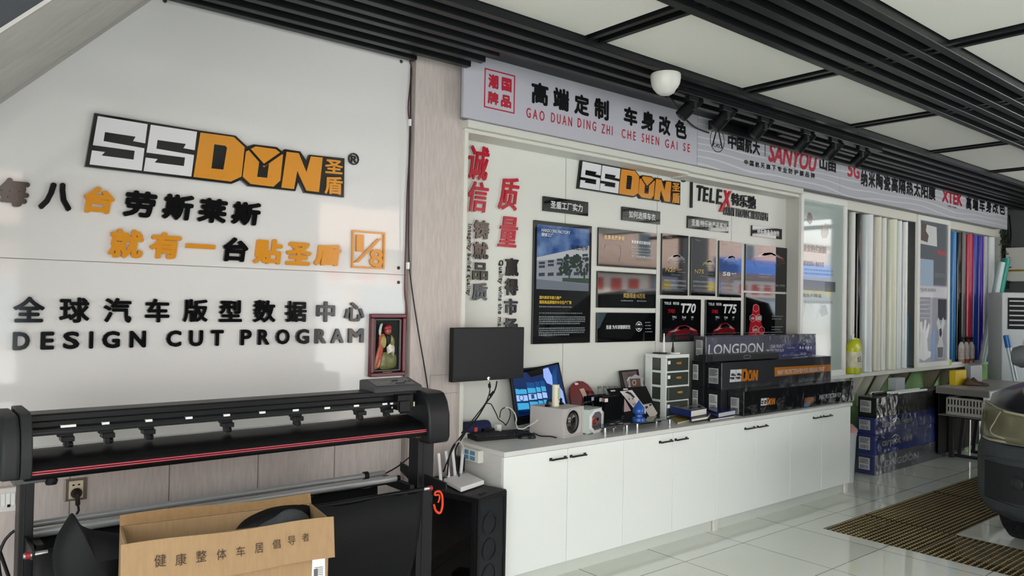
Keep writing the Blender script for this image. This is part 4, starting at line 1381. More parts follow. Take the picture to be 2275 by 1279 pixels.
# media basket
fa, fc = at(58, 1229, 1, 2.80), at(945, 1089, 1, 2.80)
fz = (fa.z+fc.z)/2
rE0 = WX(940, 1089, 2.80)
MB().cyl((l0+.06, 2.80, fz), (rE0, 2.80, fz), 0.0095, seg=14).build('basket_rod', M_black, plot, smooth=True)
rE = WX(956, 1087, 2.80)
for xa_, xb_ in ((l0-.005, l0+.10), (rE-.05, rE)):
    MB().cyl((xa_, 2.80, fz), (xb_, 2.80, fz), 0.008, seg=14).build('rod_end', M_alu, plot, smooth=True)
for xx in (l0+0.006, rE):
    MB().cyl((xx-0.007, 2.80, fz), (xx+0.007, 2.80, fz), 0.011, seg=14).build('rod_cap', mat('dark_red_cap', '#8e1c26', 0.4), plot)
for xx in ((l0+l1)/2, (r0+r1)/2):
    MB().prism_x([(2.79, fz-0.014), (2.79, fz+0.014), (LY-0.03, fz+0.02), (LY-0.03, fz-0.05)], xx-0.004, xx+0.004).build('basket_arm', M_pb, plot)
    MB().prism_x([(3.17, fz+0.0), (3.17, fz+0.04), (LY+0.04, fz+0.02), (LY+0.04, fz-0.05)], xx-0.004, xx+0.004).build('basket_arm', M_pb, plot)
MB().cyl((l1, 3.17, fz-0.05), (r0, 3.17, fz-0.05), 0.008, seg=12).build('basket_rod', M_black, plot, smooth=True)
bx0, bx1 = WX(72, 1230, 2.80), WX(936, 1088, 2.80)
def cloth(u, v):
    # u along the plotter, v from the front rod down, round and up to the rear rod
    x = bx0+u*(bx1-bx0)
    y = 2.787+0.385*(v**1.0) + 0.012*math.sin(u*23+v*5)*math.sin(PI*v)
    sag = 0.52*(math.sin(PI*min(1, v*1.0))**0.55)
    taper = 0.035*math.sin(PI*v)*(u-0.5)*2
    return (x-taper, y, fz-0.004-sag-0.05*v+0.006*math.sin(u*31))
MB().grid(cloth, 60, 24).build('media_basket', mat('black_basket_cloth', '#121315', 0.6, bump=0.08, bscale=60), plot, smooth=True, solid=0.003)
MB().tube([at(652, 1118, 1, 2.79), at(655, 1130, 1, 2.785), at(648, 1150, 1, 2.785), at(650, 1166, 1, 2.785)], 0.004).build('tie_cord', M_black, plot, smooth=True)
tag(MB().tube([at(855, 1052, 1, 3.15), at(885, 1035, 1, 3.17), at(918, 1008, 1, 3.2)], 0.0035).build('tie_wire', M_blackmatte, smooth=True), 'thin dark wire stretched from the silver tube up to the plotter leg', 'wire')

# ================================================================== wall socket, plug, switch box
X0, X1, Z0, Z1 = quad_rect((143, 1063), (193, 1060), (142, 1112), (192, 1109), WALL_Y)
t = thing('wall_socket', 'metal-framed wall socket below the plotter with a plug in it', 'socket', ((X0+X1)/2, WALL_Y, Z0))
MB().box(X0, X1, WALL_Y-0.010, WALL_Y, Z0, Z1).build('frame', mat('bronze_grey_frame', '#8c867c', 0.35, 0.6), t, bevel=0.003)
w_ = (X1-X0)
MB().box(X0+w_*.18, X1-w_*.18, WALL_Y-0.013, WALL_Y-0.009, Z0+(Z1-Z0)*.1, Z1-(Z1-Z0)*.1).build('face_plate', mat('ivory_socket', '#d9cdb4', 0.4), t, bevel=0.002)
b = MB()
xm, zm = (X0+X1)/2, Z0+(Z1-Z0)*.72
for s_ in (-1, 1):
    b.box(xm+s_*0.010-0.004, xm+s_*0.010+0.004, WALL_Y-0.0138, WALL_Y-0.012, zm-0.003, zm+0.003)
b.build('socket_holes', M_black, t)
tp = thing('power_plug', 'dark brown round plug pushed into the wall socket, with its cord', 'plug', (xm, WALL_Y-0.02, Z0))
zp = Z0+(Z1-Z0)*.36
MB().lathe([(0.019, 0), (0.021, 0.006), (0.020, 0.016), (0.012, 0.026)], (xm, WALL_Y-0.013, zp), (0, -1, 0), 20).build('plug_head', mat('dark_brown_plastic', '#2a211d', 0.4), tp, smooth=True)
MB().tube([(xm, WALL_Y-0.034, zp), (xm+0.002, WALL_Y-0.036, zp-0.025), (xm+0.004, WALL_Y-0.032, zp-0.045)], 0.009, 10).build('strain_relief', MATS['dark_brown_plastic'], tp, smooth=True)
MB().tube([(xm+0.004, WALL_Y-0.032, zp-0.045), (xm+0.006, WALL_Y-0.04, zp-0.065), (xm-0.004, WALL_Y-0.05, zp-0.085), (xm-0.02, WALL_Y-0.10, zp-0.12), (xm-0.06, WALL_Y-0.16, zp-0.4)], 0.0045, 8).build('cord', M_blackmatte, tp, smooth=True)
X0, X1, Z0, Z1 = quad_rect((-30, 1083), (37, 1079), (-30, 1138), (37, 1131), WALL_Y)
t = thing('breaker_box', 'white wall breaker box at the left edge behind the plotter leg', 'breaker box', ((X0+X1)/2, WALL_Y, Z0))
MB().box(X0, X1, WALL_Y-0.03, WALL_Y, Z0, Z1).build('housing', mat('white_plastic', '#dcdad8', 0.4), t, bevel=0.004)
for k in range(5):
    xx = X0+(X1-X0)*(.10+k*.165)
    MB().box(xx, xx+(X1-X0)*.145, WALL_Y-0.036, WALL_Y-0.03, Z0+(Z1-Z0)*.26, Z1-(Z1-Z0)*.22).build('switch', M_white, t, bevel=0.001, bseg=1)
MB().box(X1-0.035, X1-0.025, WALL_Y-0.039, WALL_Y-0.035, Z0+0.02, Z0+0.03).build('marker', M_black, t)
tag(MB().tube([at(-20, 1150, 1, 3.2), at(-5, 1210, 1, 3.2), at(12, 1260, 1, 3.2), at(30, 1310, 1, 3.2)], 0.006).build('power_cable', M_blackmatte, smooth=True), 'black cable curving down along the left edge of the photo', 'cable')
tag(MB().tube([at(33, 1178, 1, 3.1), at(22, 1187, 1, 3.1), at(8, 1205, 1, 3.1), at(-3, 1240, 1, 3.1), at(2, 1285, 1, 3.1)], 0.005).build('power_cable', M_blackmatte, smooth=True), 'thinner black cable looping from behind the left plotter leg', 'cable')

# ================================================================== framed relief picture
X0, X1, Z0, Z1 = quad_rect((826, 697), (904, 697), (823, 838), (901, 834), 3.515)
t = thing('framed_relief', 'red wooden frame with a painted relief of a robed seated figure', 'framed picture', ((X0+X1)/2, 3.54, Z0))
w_ = 0.021
M_fr = mat('dark_red_lacquer', '#5e1420', 0.25, noise=0.1, nscale=10, stretch=(4, 4, 0.5))
b = MB()
b.box(X0, X1, 3.515, 3.547, Z1-w_, Z1).box(X0, X1, 3.515, 3.547, Z0, Z0+w_).box(X0, X0+w_, 3.515, 3.547, Z0+w_, Z1-w_).box(X1-w_, X1, 3.515, 3.547, Z0+w_, Z1-w_)
b.build('frame', M_fr, t, bevel=0.004)
MB().box(X0+w_*.6, X1-w_*.6, 3.54, 3.547, Z0+w_*.6, Z1-w_*.6).build('backboard', mat('dark_green_black', '#141917', 0.5), t)
b = MB()
g0, g1, h0, h1 = X0+w_+.006, X1-w_-.006, Z0+w_+.008, Z1-w_-.008
for (a, c, d, e) in ((g0, g1, h1-.003, h1), (g0, g1, h0, h0+.003), (g0, g0+.003, h0, h1), (g1-.003, g1, h0, h1)):
    b.box(a, c, 3.526, 3.540, d, e)
b.build('inner_fillet', mat('grey_fillet', '#7d8280', 0.4), t)
FW, FH = g1-g0, h1-h0
F_ = lambda u, v: (g0+u*FW, h0+v*FH)
def relief(name, pts, col, dep, rough=0.35):
    mb = MB()
    P = [F_(*p) for p in pts]
    c = (sum(p[0] for p in P)/len(P), sum(p[1] for p in P)/len(P))
    puff(mb, P, c, 3.527, dep, 4, 0.12)
    return mb.build(name, mat('relief_'+name, col, rough, noise=0.25, nscale=60), t, smooth=True, angle=60)
relief('red_robe', [(.02, .06), (.05, .28), (.14, .50), (.16, .66), (.30, .72), (.40, .66), (.34, .45), (.30, .28), (.24, .10), (.12, .05)], '#a8492f', 0.010)
relief('green_skirt', [(.22, .05), (.25, .20), (.34, .36), (.60, .32), (.82, .30), (.84, .12), (.72, .05), (.45, .03)], '#6c6f42', 0.014)
relief('sleeve', [(.20, .48), (.18, .60), (.28, .68), (.42, .66), (.44, .52), (.36, .44)], '#a99b5c', 0.015)
relief('shoulder', [(.55, .62), (.60, .70), (.70, .66), (.76, .56), (.72, .46), (.58, .50)], '#7d7b4c', 0.013)
relief('beard', [(.40, .66), (.42, .72), (.58, .72), (.60, .62), (.55, .48), (.46, .46)], '#1c2622', 0.016)
relief('face', [(.37, .74), (.38, .82), (.50, .85), (.60, .82), (.61, .74), (.50, .68)], '#9a4a3c', 0.018)
relief('headdress', [(.34, .80), (.36, .86), (.48, .90), (.60, .88), (.64, .80), (.50, .81)], '#a02637', 0.017)
relief('white_drape', [(.48, .34), (.46, .52), (.54, .56), (.60, .52), (.74, .50), (.76, .36), (.70, .26), (.66, .34), (.55, .34), (.53, .33)], '#d6d2c6', 0.019)
relief('gold_trim', [(.08, .08), (.15, .20), (.17, .26), (.21, .24), (.19, .12), (.14, .07)], '#c9b878', 0.013)
relief('blade', [(.16, .70), (.15, .80), (.20, .90), (.29, .92), (.25, .84), (.23, .70)], '#b7c2bb', 0.006)
MB().box(g0+FW*.32, g0+FW*.66, 3.524, 3.528, Z0+.008, Z0+.024).build('plaque', mat('brass_plaque', '#8a7a45', 0.35, 0.6), t)
# red-black wire down the panel edge
wp = [(910, 134), (914, 160), (907, 240), (912, 300), (905, 420), (902, 520), (899, 640), (903, 690), (899, 780), (896, 855)]
tag(MB().tube([at(*p, 1, 3.538) for p in wp], 0.004, 6).build('red_wire', mat('dark_red_wire', '#4c171b', 0.5), smooth=True), 'dark red wire running down beside the white sheet', 'wire')
wp = [(913, 150), (912, 260), (909, 380), (908, 560), (915, 640), (930, 740), (943, 815), (951, 866)]
tag(MB().tube([at(*p, 1, 3.505) for p in wp], 0.0035, 6).build('black_wire', M_blackmatte, smooth=True), 'black wire crossing the column down to the plotter', 'wire')
for p, lb in (((911, 272), 'upper'), ((907, 590), 'lower')):
    q = at(*p, 1, 3.50)
    tag(MB().box(q.x-0.005, q.x+0.005, 3.494, 3.515, q.z-0.018, q.z+0.018).build('wire_clip', M_white, bevel=0.001), 'small white clip holding the wire beside the white sheet, %s of two' % lb, 'wire clip', 'white wire clips')

# ================================================================== cardboard carton in front of the plotter
M_card = mat('corrugated_cardboard', '#947856', 0.8, noise=0.08, nscale=14, stretch=(6, 6, 0.6), bump=0.04, bscale=90)
M_cardin = mat('cardboard_inside', '#846743', 0.85, noise=0.08, nscale=10, stretch=(6, 6, 0.6))
zc = 0.813
A, Bc = at(268, 1212, 2, zc), at(740, 1150, 2, zc)
ux = (Bc-A).normalized()
uy = Vector((-ux.y, ux.x, 0))
L = (Bc-A).length
Dp = 0.21
frame_c = Matrix(((ux.x, uy.x, 0, A.x), (ux.y, uy.y, 0, A.y), (0, 0, 1, 0), (0, 0, 0, 1)))
t = thing('cardboard_carton', 'tall open brown cardboard carton printed with thin Chinese characters', 'cardboard box', (A.x+ux.x*L/2, A.y+Dp/2, 0))
th = 0.006
b = MB(frame_c)
b.box(0.012, L-0.012, 0.004, 0.004+th, 0, zc).box(0.012, L-0.012, Dp-th, Dp, 0, zc).box(0.012, 0.012+th, 0.004+th, Dp-th, 0, zc).box(L-0.012-th, L-0.012, 0.004+th, Dp-th, 0, zc)
b.box(0.012, L-0.012, 0.004, Dp, 0, 0.01)
b.build('carton_walls', M_card, t)
b = MB(frame_c)
def flapf(u, v):
    return (u*L, -0.004-0.022*v-0.004*math.sin(u*6), zc+0.004-v*0.125+0.003*math.sin(u*9))
b.grid(flapf, 24, 6)
b.build('front_flap', M_card, t, solid=0.006)
b = MB(frame_c)
b.grid(lambda u, v: (0.012+u*(L-0.024), Dp-0.004+0.015*v, zc+v*0.03+0.004*math.sin(u*7)*v), 16, 5)
b.build('back_flap', M_cardin, t, solid=0.006)
fr = lambda u, v, d: tuple(frame_c @ Vector((u, -0.0100-0.022*((zc+0.004-v)/0.125)-0.004*math.sin(u/L*6)-d, v)))
for ch, (cx_, cy_) in zip('健康整体车居倡导者', ((355, 1243), (401, 1240), (446, 1233), (491, 1229), (534, 1223), (575, 1216), (614, 1208), (648, 1200), (679, 1193))):
    q = at(cx_, cy_, 2, 0)
    d = ray(cx_, cy_)
    o_ = Vector((0, 0, CAM_H))
    nrm = uy
    tt = (A-nrm*0.015-o_).dot(nrm)/d.dot(nrm)
    pt = o_+d*tt
    u = (pt-A).dot(ux)
    hh = 0.0155-(cx_-355)*0.000012
    text_on('printed_character', ch, (u-hh, u+hh, pt.z-hh*1.1, pt.z+hh*1.1), fr, mat('carton_ink', '#3c3026', 0.8), t, 0.0)
# shipping label
d0 = ray(690, 1228)
def onfront(px_, py_, off=0.0):
    d = ray(px_, py_)
    o_ = Vector((0, 0, CAM_H))
    tt = (A+uy*(0.004-off)-o_).dot(uy)/d.dot(uy)
    return o_+d*tt
ps = [onfront(692, 1300, 0.001), onfront(722, 1292, 0.001), onfront(722, 1226, 0.001), onfront(694, 1236, 0.001)]
b = MB()
b.face(ps)
lbl = b.build('shipping_label', mat('label_paper', '#e6e4df', 0.6), t)
b = MB()
for k in range(7):
    v0, v1 = 1258+k*4, 1259.6+k*4
    b.face([onfront(699, v0+2, 0.0018), onfront(718, v0, 0.0018), onfront(718, v1, 0.0018), onfront(699, v1+2, 0.0018)])
b.build('label_print', mat('label_ink', '#55565a', 0.7), t)
b = MB()
b.face([tuple(onfront(*p, 0.0022)) for p in ((697, 1264), (706, 1262), (706, 1279), (697, 1281))])
b.build('label_code', MATS['label_ink'], t)
# things in and beside the carton
O = [(160, 1139), (170, 1150), (178, 1164), (205, 1176), (250, 1182), (300, 1190), (350, 1199), (400, 1207), (330, 1214), (275, 1222), (268, 1279), (268, 1330), (150, 1332), (124, 1290), (116, 1240), (124, 1195), (140, 1166), (150, 1150)]
yb = A.y+0.30
PO = [(at(*p, 1, yb).x, at(*p, 1, yb).z) for p in O]
cq = at(205, 1235, 1, yb)
mb = MB()
puff(mb, PO, (cq.x, cq.z), yb, 0.07, 9, 0.0)
tag(mb.build('cloth_bag', mat('black_cloth', '#121416', 0.65, bump=0.15, bscale=25), smooth=True, angle=80), 'black cloth bag slumped between the carton and the plotter leg', 'bag')
yb = A.y+0.13
O = [(515, 1195), (525, 1174), (545, 1153), (580, 1135), (620, 1122), (660, 1114), (690, 1114), (697, 1140), (697, 1200), (600, 1215), (530, 1215)]
PO = [(at(*p, 1, yb).x, at(*p, 1, yb).z) for p in O]
cq = at(625, 1165, 1, yb)
mb = MB()
puff(mb, PO, (cq.x, cq.z), yb, 0.05, 5, 0.05)
tag(mb.build('car_cushion', mat('black_cushion', '#0d0e10', 0.5), smooth=True, angle=80), 'black curved cushion sticking out of the carton', 'cushion')
yb = A.y+0.06
O = [(548, 1200), (556, 1182), (580, 1164), (610, 1148), (632, 1133), (655, 1130), (676, 1138), (688, 1152), (684, 1175), (680, 1200), (600, 1210)]
PO = [(at(*p, 1, yb).x, at(*p, 1, yb).z) for p in O]
cq = at(630, 1165, 1, yb)
mb = MB()
puff(mb, PO, (cq.x, cq.z), yb, 0.025, 5, 0.05)
tag(mb.build('mesh_headrest', mat('dark_grey_mesh', '#3c4044', 0.7, bump=0.3, bscale=160), smooth=True, angle=80), 'dark grey mesh headrest lying in the carton before the black cushion', 'headrest')

# ================================================================== PC tower with router
th_, zt_ = 0.235, 0.565
p_fl, p_fr = at(1062, 1106, 2, zt_), at(1125, 1086, 2, zt_)
ux = (p_fr-p_fl).normalized()
ang = math.atan2(ux.y, ux.x)
uy = Vector((-ux.y, ux.x, 0))
w_ = (p_fr-p_fl).length
dpt = 0.47
fm = Matrix(((ux.x, uy.x, 0, p_fl.x), (ux.y, uy.y, 0, p_fl.y), (0, 0, 1, 0), (0, 0, 0, 1)))
t = thing('computer_tower', 'black glass-fronted computer tower on the floor beside the cabinets', 'computer', (p_fl.x+ux.x*w_/2, p_fl.y+0.2, 0))
b = MB(fm)
b.box(0, w_, 0.012, dpt, 0.02, zt_-0.006)
b.build('case', mat('pc_black', '#111215', 0.4), t, bevel=0.003)
b = MB(fm).box(-0.002, 0.002, 0.04, dpt-0.02, 0.04, zt_-0.03)
b.build('side_glass', mat('dark_side_glass', '#050506', 0.06), t)
b = MB(fm).box(0.0, w_, 0.0, dpt, zt_-0.006, zt_)
b.build('top_panel', mat('pc_top_grey', '#2a2b2d', 0.55, bump=0.1, bscale=600), t, bevel=0.002)
b = MB(fm)
b.box(0, 0.018, -0.004, 0.012, 0.02, zt_-0.006).box(w_-0.018, w_, -0.004, 0.012, 0.02, zt_-0.006).box(0.018, w_-0.018, -0.004, 0.012, zt_-0.03, zt_-0.006).box(0.018, w_-0.018, -0.004, 0.012, 0.02, 0.05)
b.build('front_frame', MATS['pc_black'], t, bevel=0.002)
b = MB(fm).box(0.018, w_-0.018, 0.002, 0.006, 0.05, zt_-0.03)
b.build('mesh_panel', mat('smoked_mesh', '#1d2024', 0.25), t)
for zz in (0.16, 0.29, 0.42):
    b = MB(fm)
    b.lathe([(0.056, 0), (0.056, 0.003), (0.05, 0.003), (0.05, 0)], (w_*.42, 0.0015, zz), (0, -1, 0), 28)
    b.build('fan_ring', mat('fan_grey', '#16171a', 0.35), t)
b = MB(fm)
for xx in (0.03, w_-0.03):
    for yy in (0.04, dpt-0.04): b.box(xx-0.015, xx+0.015, yy-0.02, yy+0.02, 0, 0.02)
b.build('feet', M_black, t)
b = MB(fm)
b.box(0.06, 0.075, 0.03, 0.045, zt_, zt_+0.003).box(0.09, 0.105, 0.03, 0.045, zt_, zt_+0.003)
b.build('ports', M_blackmatte, t)
# router
c = fm @ Vector((w_*.50, 0.19, 0))
rt = thing('wifi_router', 'white wifi router with four upright antennas on the computer tower', 'router', (c.x, c.y, zt_), ang)
corners = [at(985, 1062, 2, zt_+0.03), at(1024, 1083, 2, zt_+0.03), at(1076, 1066, 2, zt_+0.03), at(1038, 1048, 2, zt_+0.03)]
b = MB()
b.hexa([(p.x, p.y, zt_+0.006) for p in corners], [(p.x, p.y, zt_+0.03) for p in corners])
b.build('body', mat('router_white', '#eceaec', 0.4), rt, bevel=0.006, bseg=3)
for (bp_, tp_) in (((980, 1076), (974, 1006)), ((997, 1062), (990, 1001)), ((1011, 1056), (1005, 996)), ((1024, 1050), (1029, 993))):
    yy = corners[0].lerp(corners[3], ((bp_[0]-980)/48)).y
    p0, p1_ = at(*bp_, 1, yy), at(*tp_, 1, yy)
    d = (p1_-p0)
    b = MB()
    n = Vector((0.0085, 0, 0))
    m_ = Vector((0, 0.005, 0))
    b.hexa([p0-n-m_, p0+n-m_, p0+n+m_, p0-n+m_], [p1_-n*.95-m_, p1_+n*.95-m_, p1_+n*.95+m_, p1_-n*.95+m_])
    b.build('antenna', MATS['router_white'], rt, bevel=0.0025, bseg=2)
    MB().cyl(p0-Vector((0, 0, 0.003)), p0+Vector((0, 0, 0.008)), 0.007, seg=12).build('antenna_hinge', MATS['router_white'], rt)
# orange cord hook hanging on the plotter leg
q = at(973, 1110, 1, 2.95)
t = thing('orange_hook', 'bright orange plastic hook hanging beside the right plotter leg', 'hook', (q.x, q.y, WZ(973, 1142, 2.95)))
pts = [at(*p, 1, 2.945) for p in ((966, 1100), (967, 1093), (975, 1091), (981, 1097), (983, 1112), (982, 1128), (977, 1139), (968, 1134), (964, 1120))]
b = MB()
b.tube(pts, 0.0055, 8)
b.build('hook_body', mat('orange_plastic', '#f0481f', 0.35), t, smooth=True)
pts = [at(*p, 1, 2.945) for p in ((967, 1100), (975, 1099), (976, 1108), (973, 1116))]
MB().tube(pts, 0.004, 8).build('hook_tongue', MATS['orange_plastic'], t, smooth=True)
# ================================================================== run of low cabinets
DY, TOP = 3.12, 0.742
KX0, KX1 = 2.56, 6.283
edges = [KX0+(KX1-KX0)*k/8 for k in range(9)]
M_cab = mat('white_cabinet_board', '#e6eae7', 0.28, noise=0.01, nscale=3)
M_cabside = mat('cabinet_side_grey', '#cfcfcb', 0.45, noise=0.04, nscale=20, stretch=(1, 1, 6))
M_handle = mat('black_bow_handle', '#2c2e30', 0.28, 0.6)
cablab = ['end cabinet next to the computer tower', 'second cabinet from the computer tower', 'third cabinet, under the stack of long boxes', 'far-end cabinet beside the floor boxes']
for k in range(4):
    x0, x2 = edges[2*k], edges[2*k+2]
    xm = edges[2*k+1]
    t = thing('base_cabinet', 'white two-door '+cablab[k], 'cabinet', ((x0+x2)/2, 3.37, 0), 0, 'white base cabinets')
    MB().box(x0+0.0005, x2-0.0005, DY+0.02, PWALL_Y-0.002, 0.085, TOP-0.027).build('carcass', M_cabside, t)
    for j, (a, c) in enumerate(((x0, xm), (xm, x2))):
        d = MB().box(a+0.002, c-0.002, DY, DY+0.018, 0.081, TOP-0.030).build('door', M_cab, t, bevel=0.0012, bseg=1)
        hx0, hx1 = (c-0.135, c-0.020) if j == 0 else (a+0.020, a+0.135)
        hz = TOP-0.075
        b = MB()
        b.tube([(hx0, DY, hz-0.004), (hx0+0.004, DY-0.018, hz-0.003), (hx0+0.02, DY-0.026, hz), ((hx0+hx1)/2, DY-0.029, hz+0.001), (hx1-0.02, DY-0.026, hz), (hx1-0.004, DY-0.018, hz-0.003), (hx1, DY, hz-0.004)], 0.0055, 8, 5)
        b.box(hx0-0.006, hx0+0.012, DY-0.004, DY, hz-0.010, hz+0.006).box(hx1-0.012, hx1+0.006, DY-0.004, DY, hz-0.010, hz+0.006)
        b.build('handle', M_handle, d, smooth=True)
    MB().box(xm-.005, xm+.005, DY+.0185, DY+.0199, .085, TOP-.032).build('gap_shade_strip', mat('gap_shade_grey', '#4a4d4c', 0.7), t)  # dark strip behind the door gap, its shadow put into the colour
    MB().box(x0, x2, DY+0.035, DY+0.05, 0.0, 0.085).build('plinth', mat('greenish_white_plinth', '#c9cdc6', 0.4), t)
    if k in (1, 2, 3):
        lx = x2-0.03 if k == 3 else (x0+0.0 if k == 2 else x0+0.03)
        if k == 2: lx = x0+0.024
        if k != 1: MB().box(lx-0.022, lx+0.022, DY+0.012, DY+0.03, 0.0, 0.081).build('leg', mat('cabinet_leg_white', '#d5d3cc', 0.4), t, bevel=0.002)
b = MB().box(KX0-0.006, KX1+0.006, DY-0.012, PWALL_Y-0.001, TOP-0.026, TOP)
tag(b.build('worktop', mat('worktop_white', '#d4d4d2', 0.35, noise=0.03, nscale=14), bevel=0.0015, bseg=1), 'long pale continuous worktop over the white cabinets', 'worktop')

# white socket block on the cabinet side and its adapters
X = KX0
def side(px, py):                     # point on the cabinet's left side plane
    return at(px, py, 0, X-0.0)
a, c = side(1036, 990), side(1074, 1028)
y0, y1 = max(a.y, c.y), min(a.y, c.y)
z0, z1 = min(a.z, c.z), max(a.z, c.z)
t = thing('socket_block', 'white socket block with blue outlets on the cabinet side above the router', 'power socket', (X, (y0+y1)/2, z0))
MB().box(X-0.035, X, y1, y0, z0, z1).build('housing', mat('ivory_white_plastic', '#dfdfd4', 0.4), t, bevel=0.004)
b = MB()
for k in range(2):
    for j in range(2):
        yy = y0-(y0-y1)*(0.16+0.36*k)
        zz = z0+(z1-z0)*(0.12+0.42*j)
        b.box(X-0.0362, X-0.034, yy-(y0-y1)*.28, yy, zz, zz+(z1-z0)*.34)
b.build('outlets', mat('outlet_blue', '#5e93b5', 0.4), t, bevel=0.0008, bseg=1)
a, c = side(1029, 1009), side(1045, 1045)
tag(MB().box(X-0.075, X-0.037, min(a.y, c.y), max(a.y, c.y), min(a.z, c.z), max(a.z, c.z)).build('plug_adapter', M_blackmatte, bevel=0.004), 'black plug adapter in the white socket block behind the router', 'adapter')
for k, pts in enumerate(([(1040, 947), (1028, 964), (1012, 985), (1000, 1010), (985, 1048)], [(1036, 950), (1024, 970), (1006, 992), (997, 1020), (994, 1056)], [(1044, 944), (1027, 972), (1012, 1000), (1016, 1040), (1020, 1058)])):
    P = [at(px_, py_, 1, 3.40-0.03*k if i < 2 else 3.32-0.02*k) for i, (px_, py_) in enumerate(pts)]
    tag(MB().tube(P, 0.0045, 7).build('black_cable', M_blackmatte, smooth=True), 'black cable dropping behind the router, %s of three from the left' % ordn[k], 'cable', 'cables behind the router')
tag(MB().tube([at(1013, 985, 1, 3.30), at(1020, 980, 1, 3.28), at(1028, 990, 1, 3.27), at(1030, 1008, 1, 3.27)], 0.005, 7).build('grey_cable', mat('grey_cable', '#a9a8a6', 0.5), smooth=True), 'grey cable arching behind the rightmost router antenna', 'cable')

# ================================================================== wall monitor
MY = 3.40
t = thing('monitor', 'black switched-off flat monitor mounted high beside the column', 'monitor', (WX(1085, 790, MY), MY, WZ(1085, 850, MY)))
tl, tr_, bl, br = at(1008, 727, 1, MY), at(1166, 727, 1, MY), at(1003.5, 851, 1, MY), at(1162, 838, 1, MY)
X0, X1, Z0, Z1 = (tl.x+bl.x)/2, (tr_.x+br.x)/2, (bl.z+br.z)/2, (tl.z+tr_.z)/2
MB().box(X0, X1, MY, MY+0.035, Z0, Z1).build('casing', mat('monitor_black', '#0f1012', 0.4), t, bevel=0.003)
MB().box(X0+0.006, X1-0.006, MY-0.0012, MY, Z0+0.022, Z1-0.005).build('screen', mat('dark_matte_screen', '#14161a', 0.35), t)
MB().lathe([(0.012, 0), (0.010, 0.003), (0.001, 0.004)], ((X0+X1)/2-0.005, MY-0.001, Z0+0.010), (0, -1, 0), 18).build('badge', M_chrome, t)
MB().box((X0+X1)/2-0.04, (X0+X1)/2+0.04, MY+0.035, PWALL_Y, (Z0+Z1)/2-0.04, (Z0+Z1)/2+0.04).build('wall_arm', M_black, t)
cab = [(1088, 848), (1088, 868), (1085, 880), (1078, 896), (1060, 920), (1040, 945), (1025, 962)]
tag(MB().tube([at(*p, 1, 3.42) for p in cab], 0.0035, 7).build('monitor_cable', M_blackmatte, smooth=True), 'black cable hanging from the middle of the wall monitor', 'cable')
cab = [(1104, 846), (1101, 862), (1094, 876), (1080, 895), (1064, 922), (1046, 945), (1034, 958)]
tag(MB().tube([at(*p, 1, 3.43) for p in cab], 0.0045, 7).build('monitor_cable', M_blackmatte, smooth=True), 'thicker black cable bowing from the right under the wall monitor', 'cable')
b = MB()
for (p, q) in (((1087, 852), (1088, 861)), ((1097, 870), (1089, 879))):
    b.cyl(at(*p, 1, 3.415), at(*q, 1, 3.415), 0.008, seg=12)
tag(b.build('ferrite_bead', M_black), 'black ferrite beads on the cables under the wall monitor', 'cable bead')

# ================================================================== curved monitor with blue picture
bl = at(1150, 946, 1, 3.54)
br = at(1268, 926, 1, 3.57)
bl.z = max(bl.z, TOP+.01)
br.z = max(br.z, TOP+.01)
tr_ = at(1242, 805, 1, min(br.y+0.06, 3.63))
tl = at(1133, 818, 1, min(bl.y+0.06, 3.62))
dz = Vector((0, 1, 0))
def curved(u, v, off=0.0):            # v = 0 bottom, 1 top; the middle sits further back than the wings
    p = (bl*(1-u)+br*u)*(1-v)+(tl*(1-u)+tr_*u)*v
    k = 4*u*(1-u)
    return Vector((p.x, p.y+0.018*k-off, p.z-0.016*k*v))
t = thing('curved_monitor', 'curved monitor showing blue panels, leaning on the wall behind the white lamp boxes', 'monitor', ((bl.x+br.x)/2, (bl.y+br.y)/2, TOP))
MB().grid(lambda u, v: curved(u, v, -0.010), 24, 8).build('casing', MATS['monitor_black'], t, solid=0.018, smooth=True)
def scr_mat(name, col, s):
    return mat(name, '#020304', 0.4, spec=0.1, emit=col, estr=s*0.36)
MB().grid(lambda u, v: curved(.03+.94*u, .16+.82*v, 0.0008), 24, 8).build('screen', scr_mat('screen_navy', '#0c2f66', 0.8), t, smooth=True)
def spoly(name, pts, m, lev):
    mb = MB()
    mb.face([curved(u, v, 0.0008+0.0004*lev) for u, v in pts])
    return mb.build(name, m, t)
spoly('screen_shape', [(.04, .97), (.70, .985), (.70, .86), (.42, .83), (.34, .93), (.04, .93)], scr_mat('screen_black', '#020308', 0.3), 1)
cy1, cy2, wht = scr_mat('screen_cyan', '#46b4e6', 0.9), scr_mat('screen_deep', '#14559a', 0.8), scr_mat('screen_pale', '#a9ccff', 0.95)
for row, (va, vb, mm) in enumerate(((.63, .745, cy2), (.545, .64, cy1), (.42, .53, wht), (.27, .39, cy1))):
    for (ua, ub) in ((.05, .28), (.30, .46), (.475, .56), (.575, .66)):
        if row == 0 and ua < .2: continue
        spoly('screen_tile', [(ua, va), (ub, va-.01), (ub, vb-.02), (ua, vb)], mm, 2+row)
def ringpoly(cu, cv, r, mm, lev):
    mb = MB()
    N = 16
    for k in range(N):
        a0, a1 = 2*PI*k/N, 2*PI*(k+1)/N
        mb.face([curved(cu+r*q*math.cos(a_), cv+r*1.2*q*math.sin(a_), 0.0008+.0004*lev) for q, a_ in ((1, a0), (1, a1), (.72, a1), (.72, a0))])
    return mb.build('screen_icon', mm, t)
ringpoly(.15, .475, .05, cy2, 7)
ringpoly(.14, .67, .04, scr_mat('screen_navy', '#0c2f66', 0.8), 7)
spoly('screen_icon', [(.35, .435), (.41, .435), (.41, .515), (.35, .515)], cy2, 7)
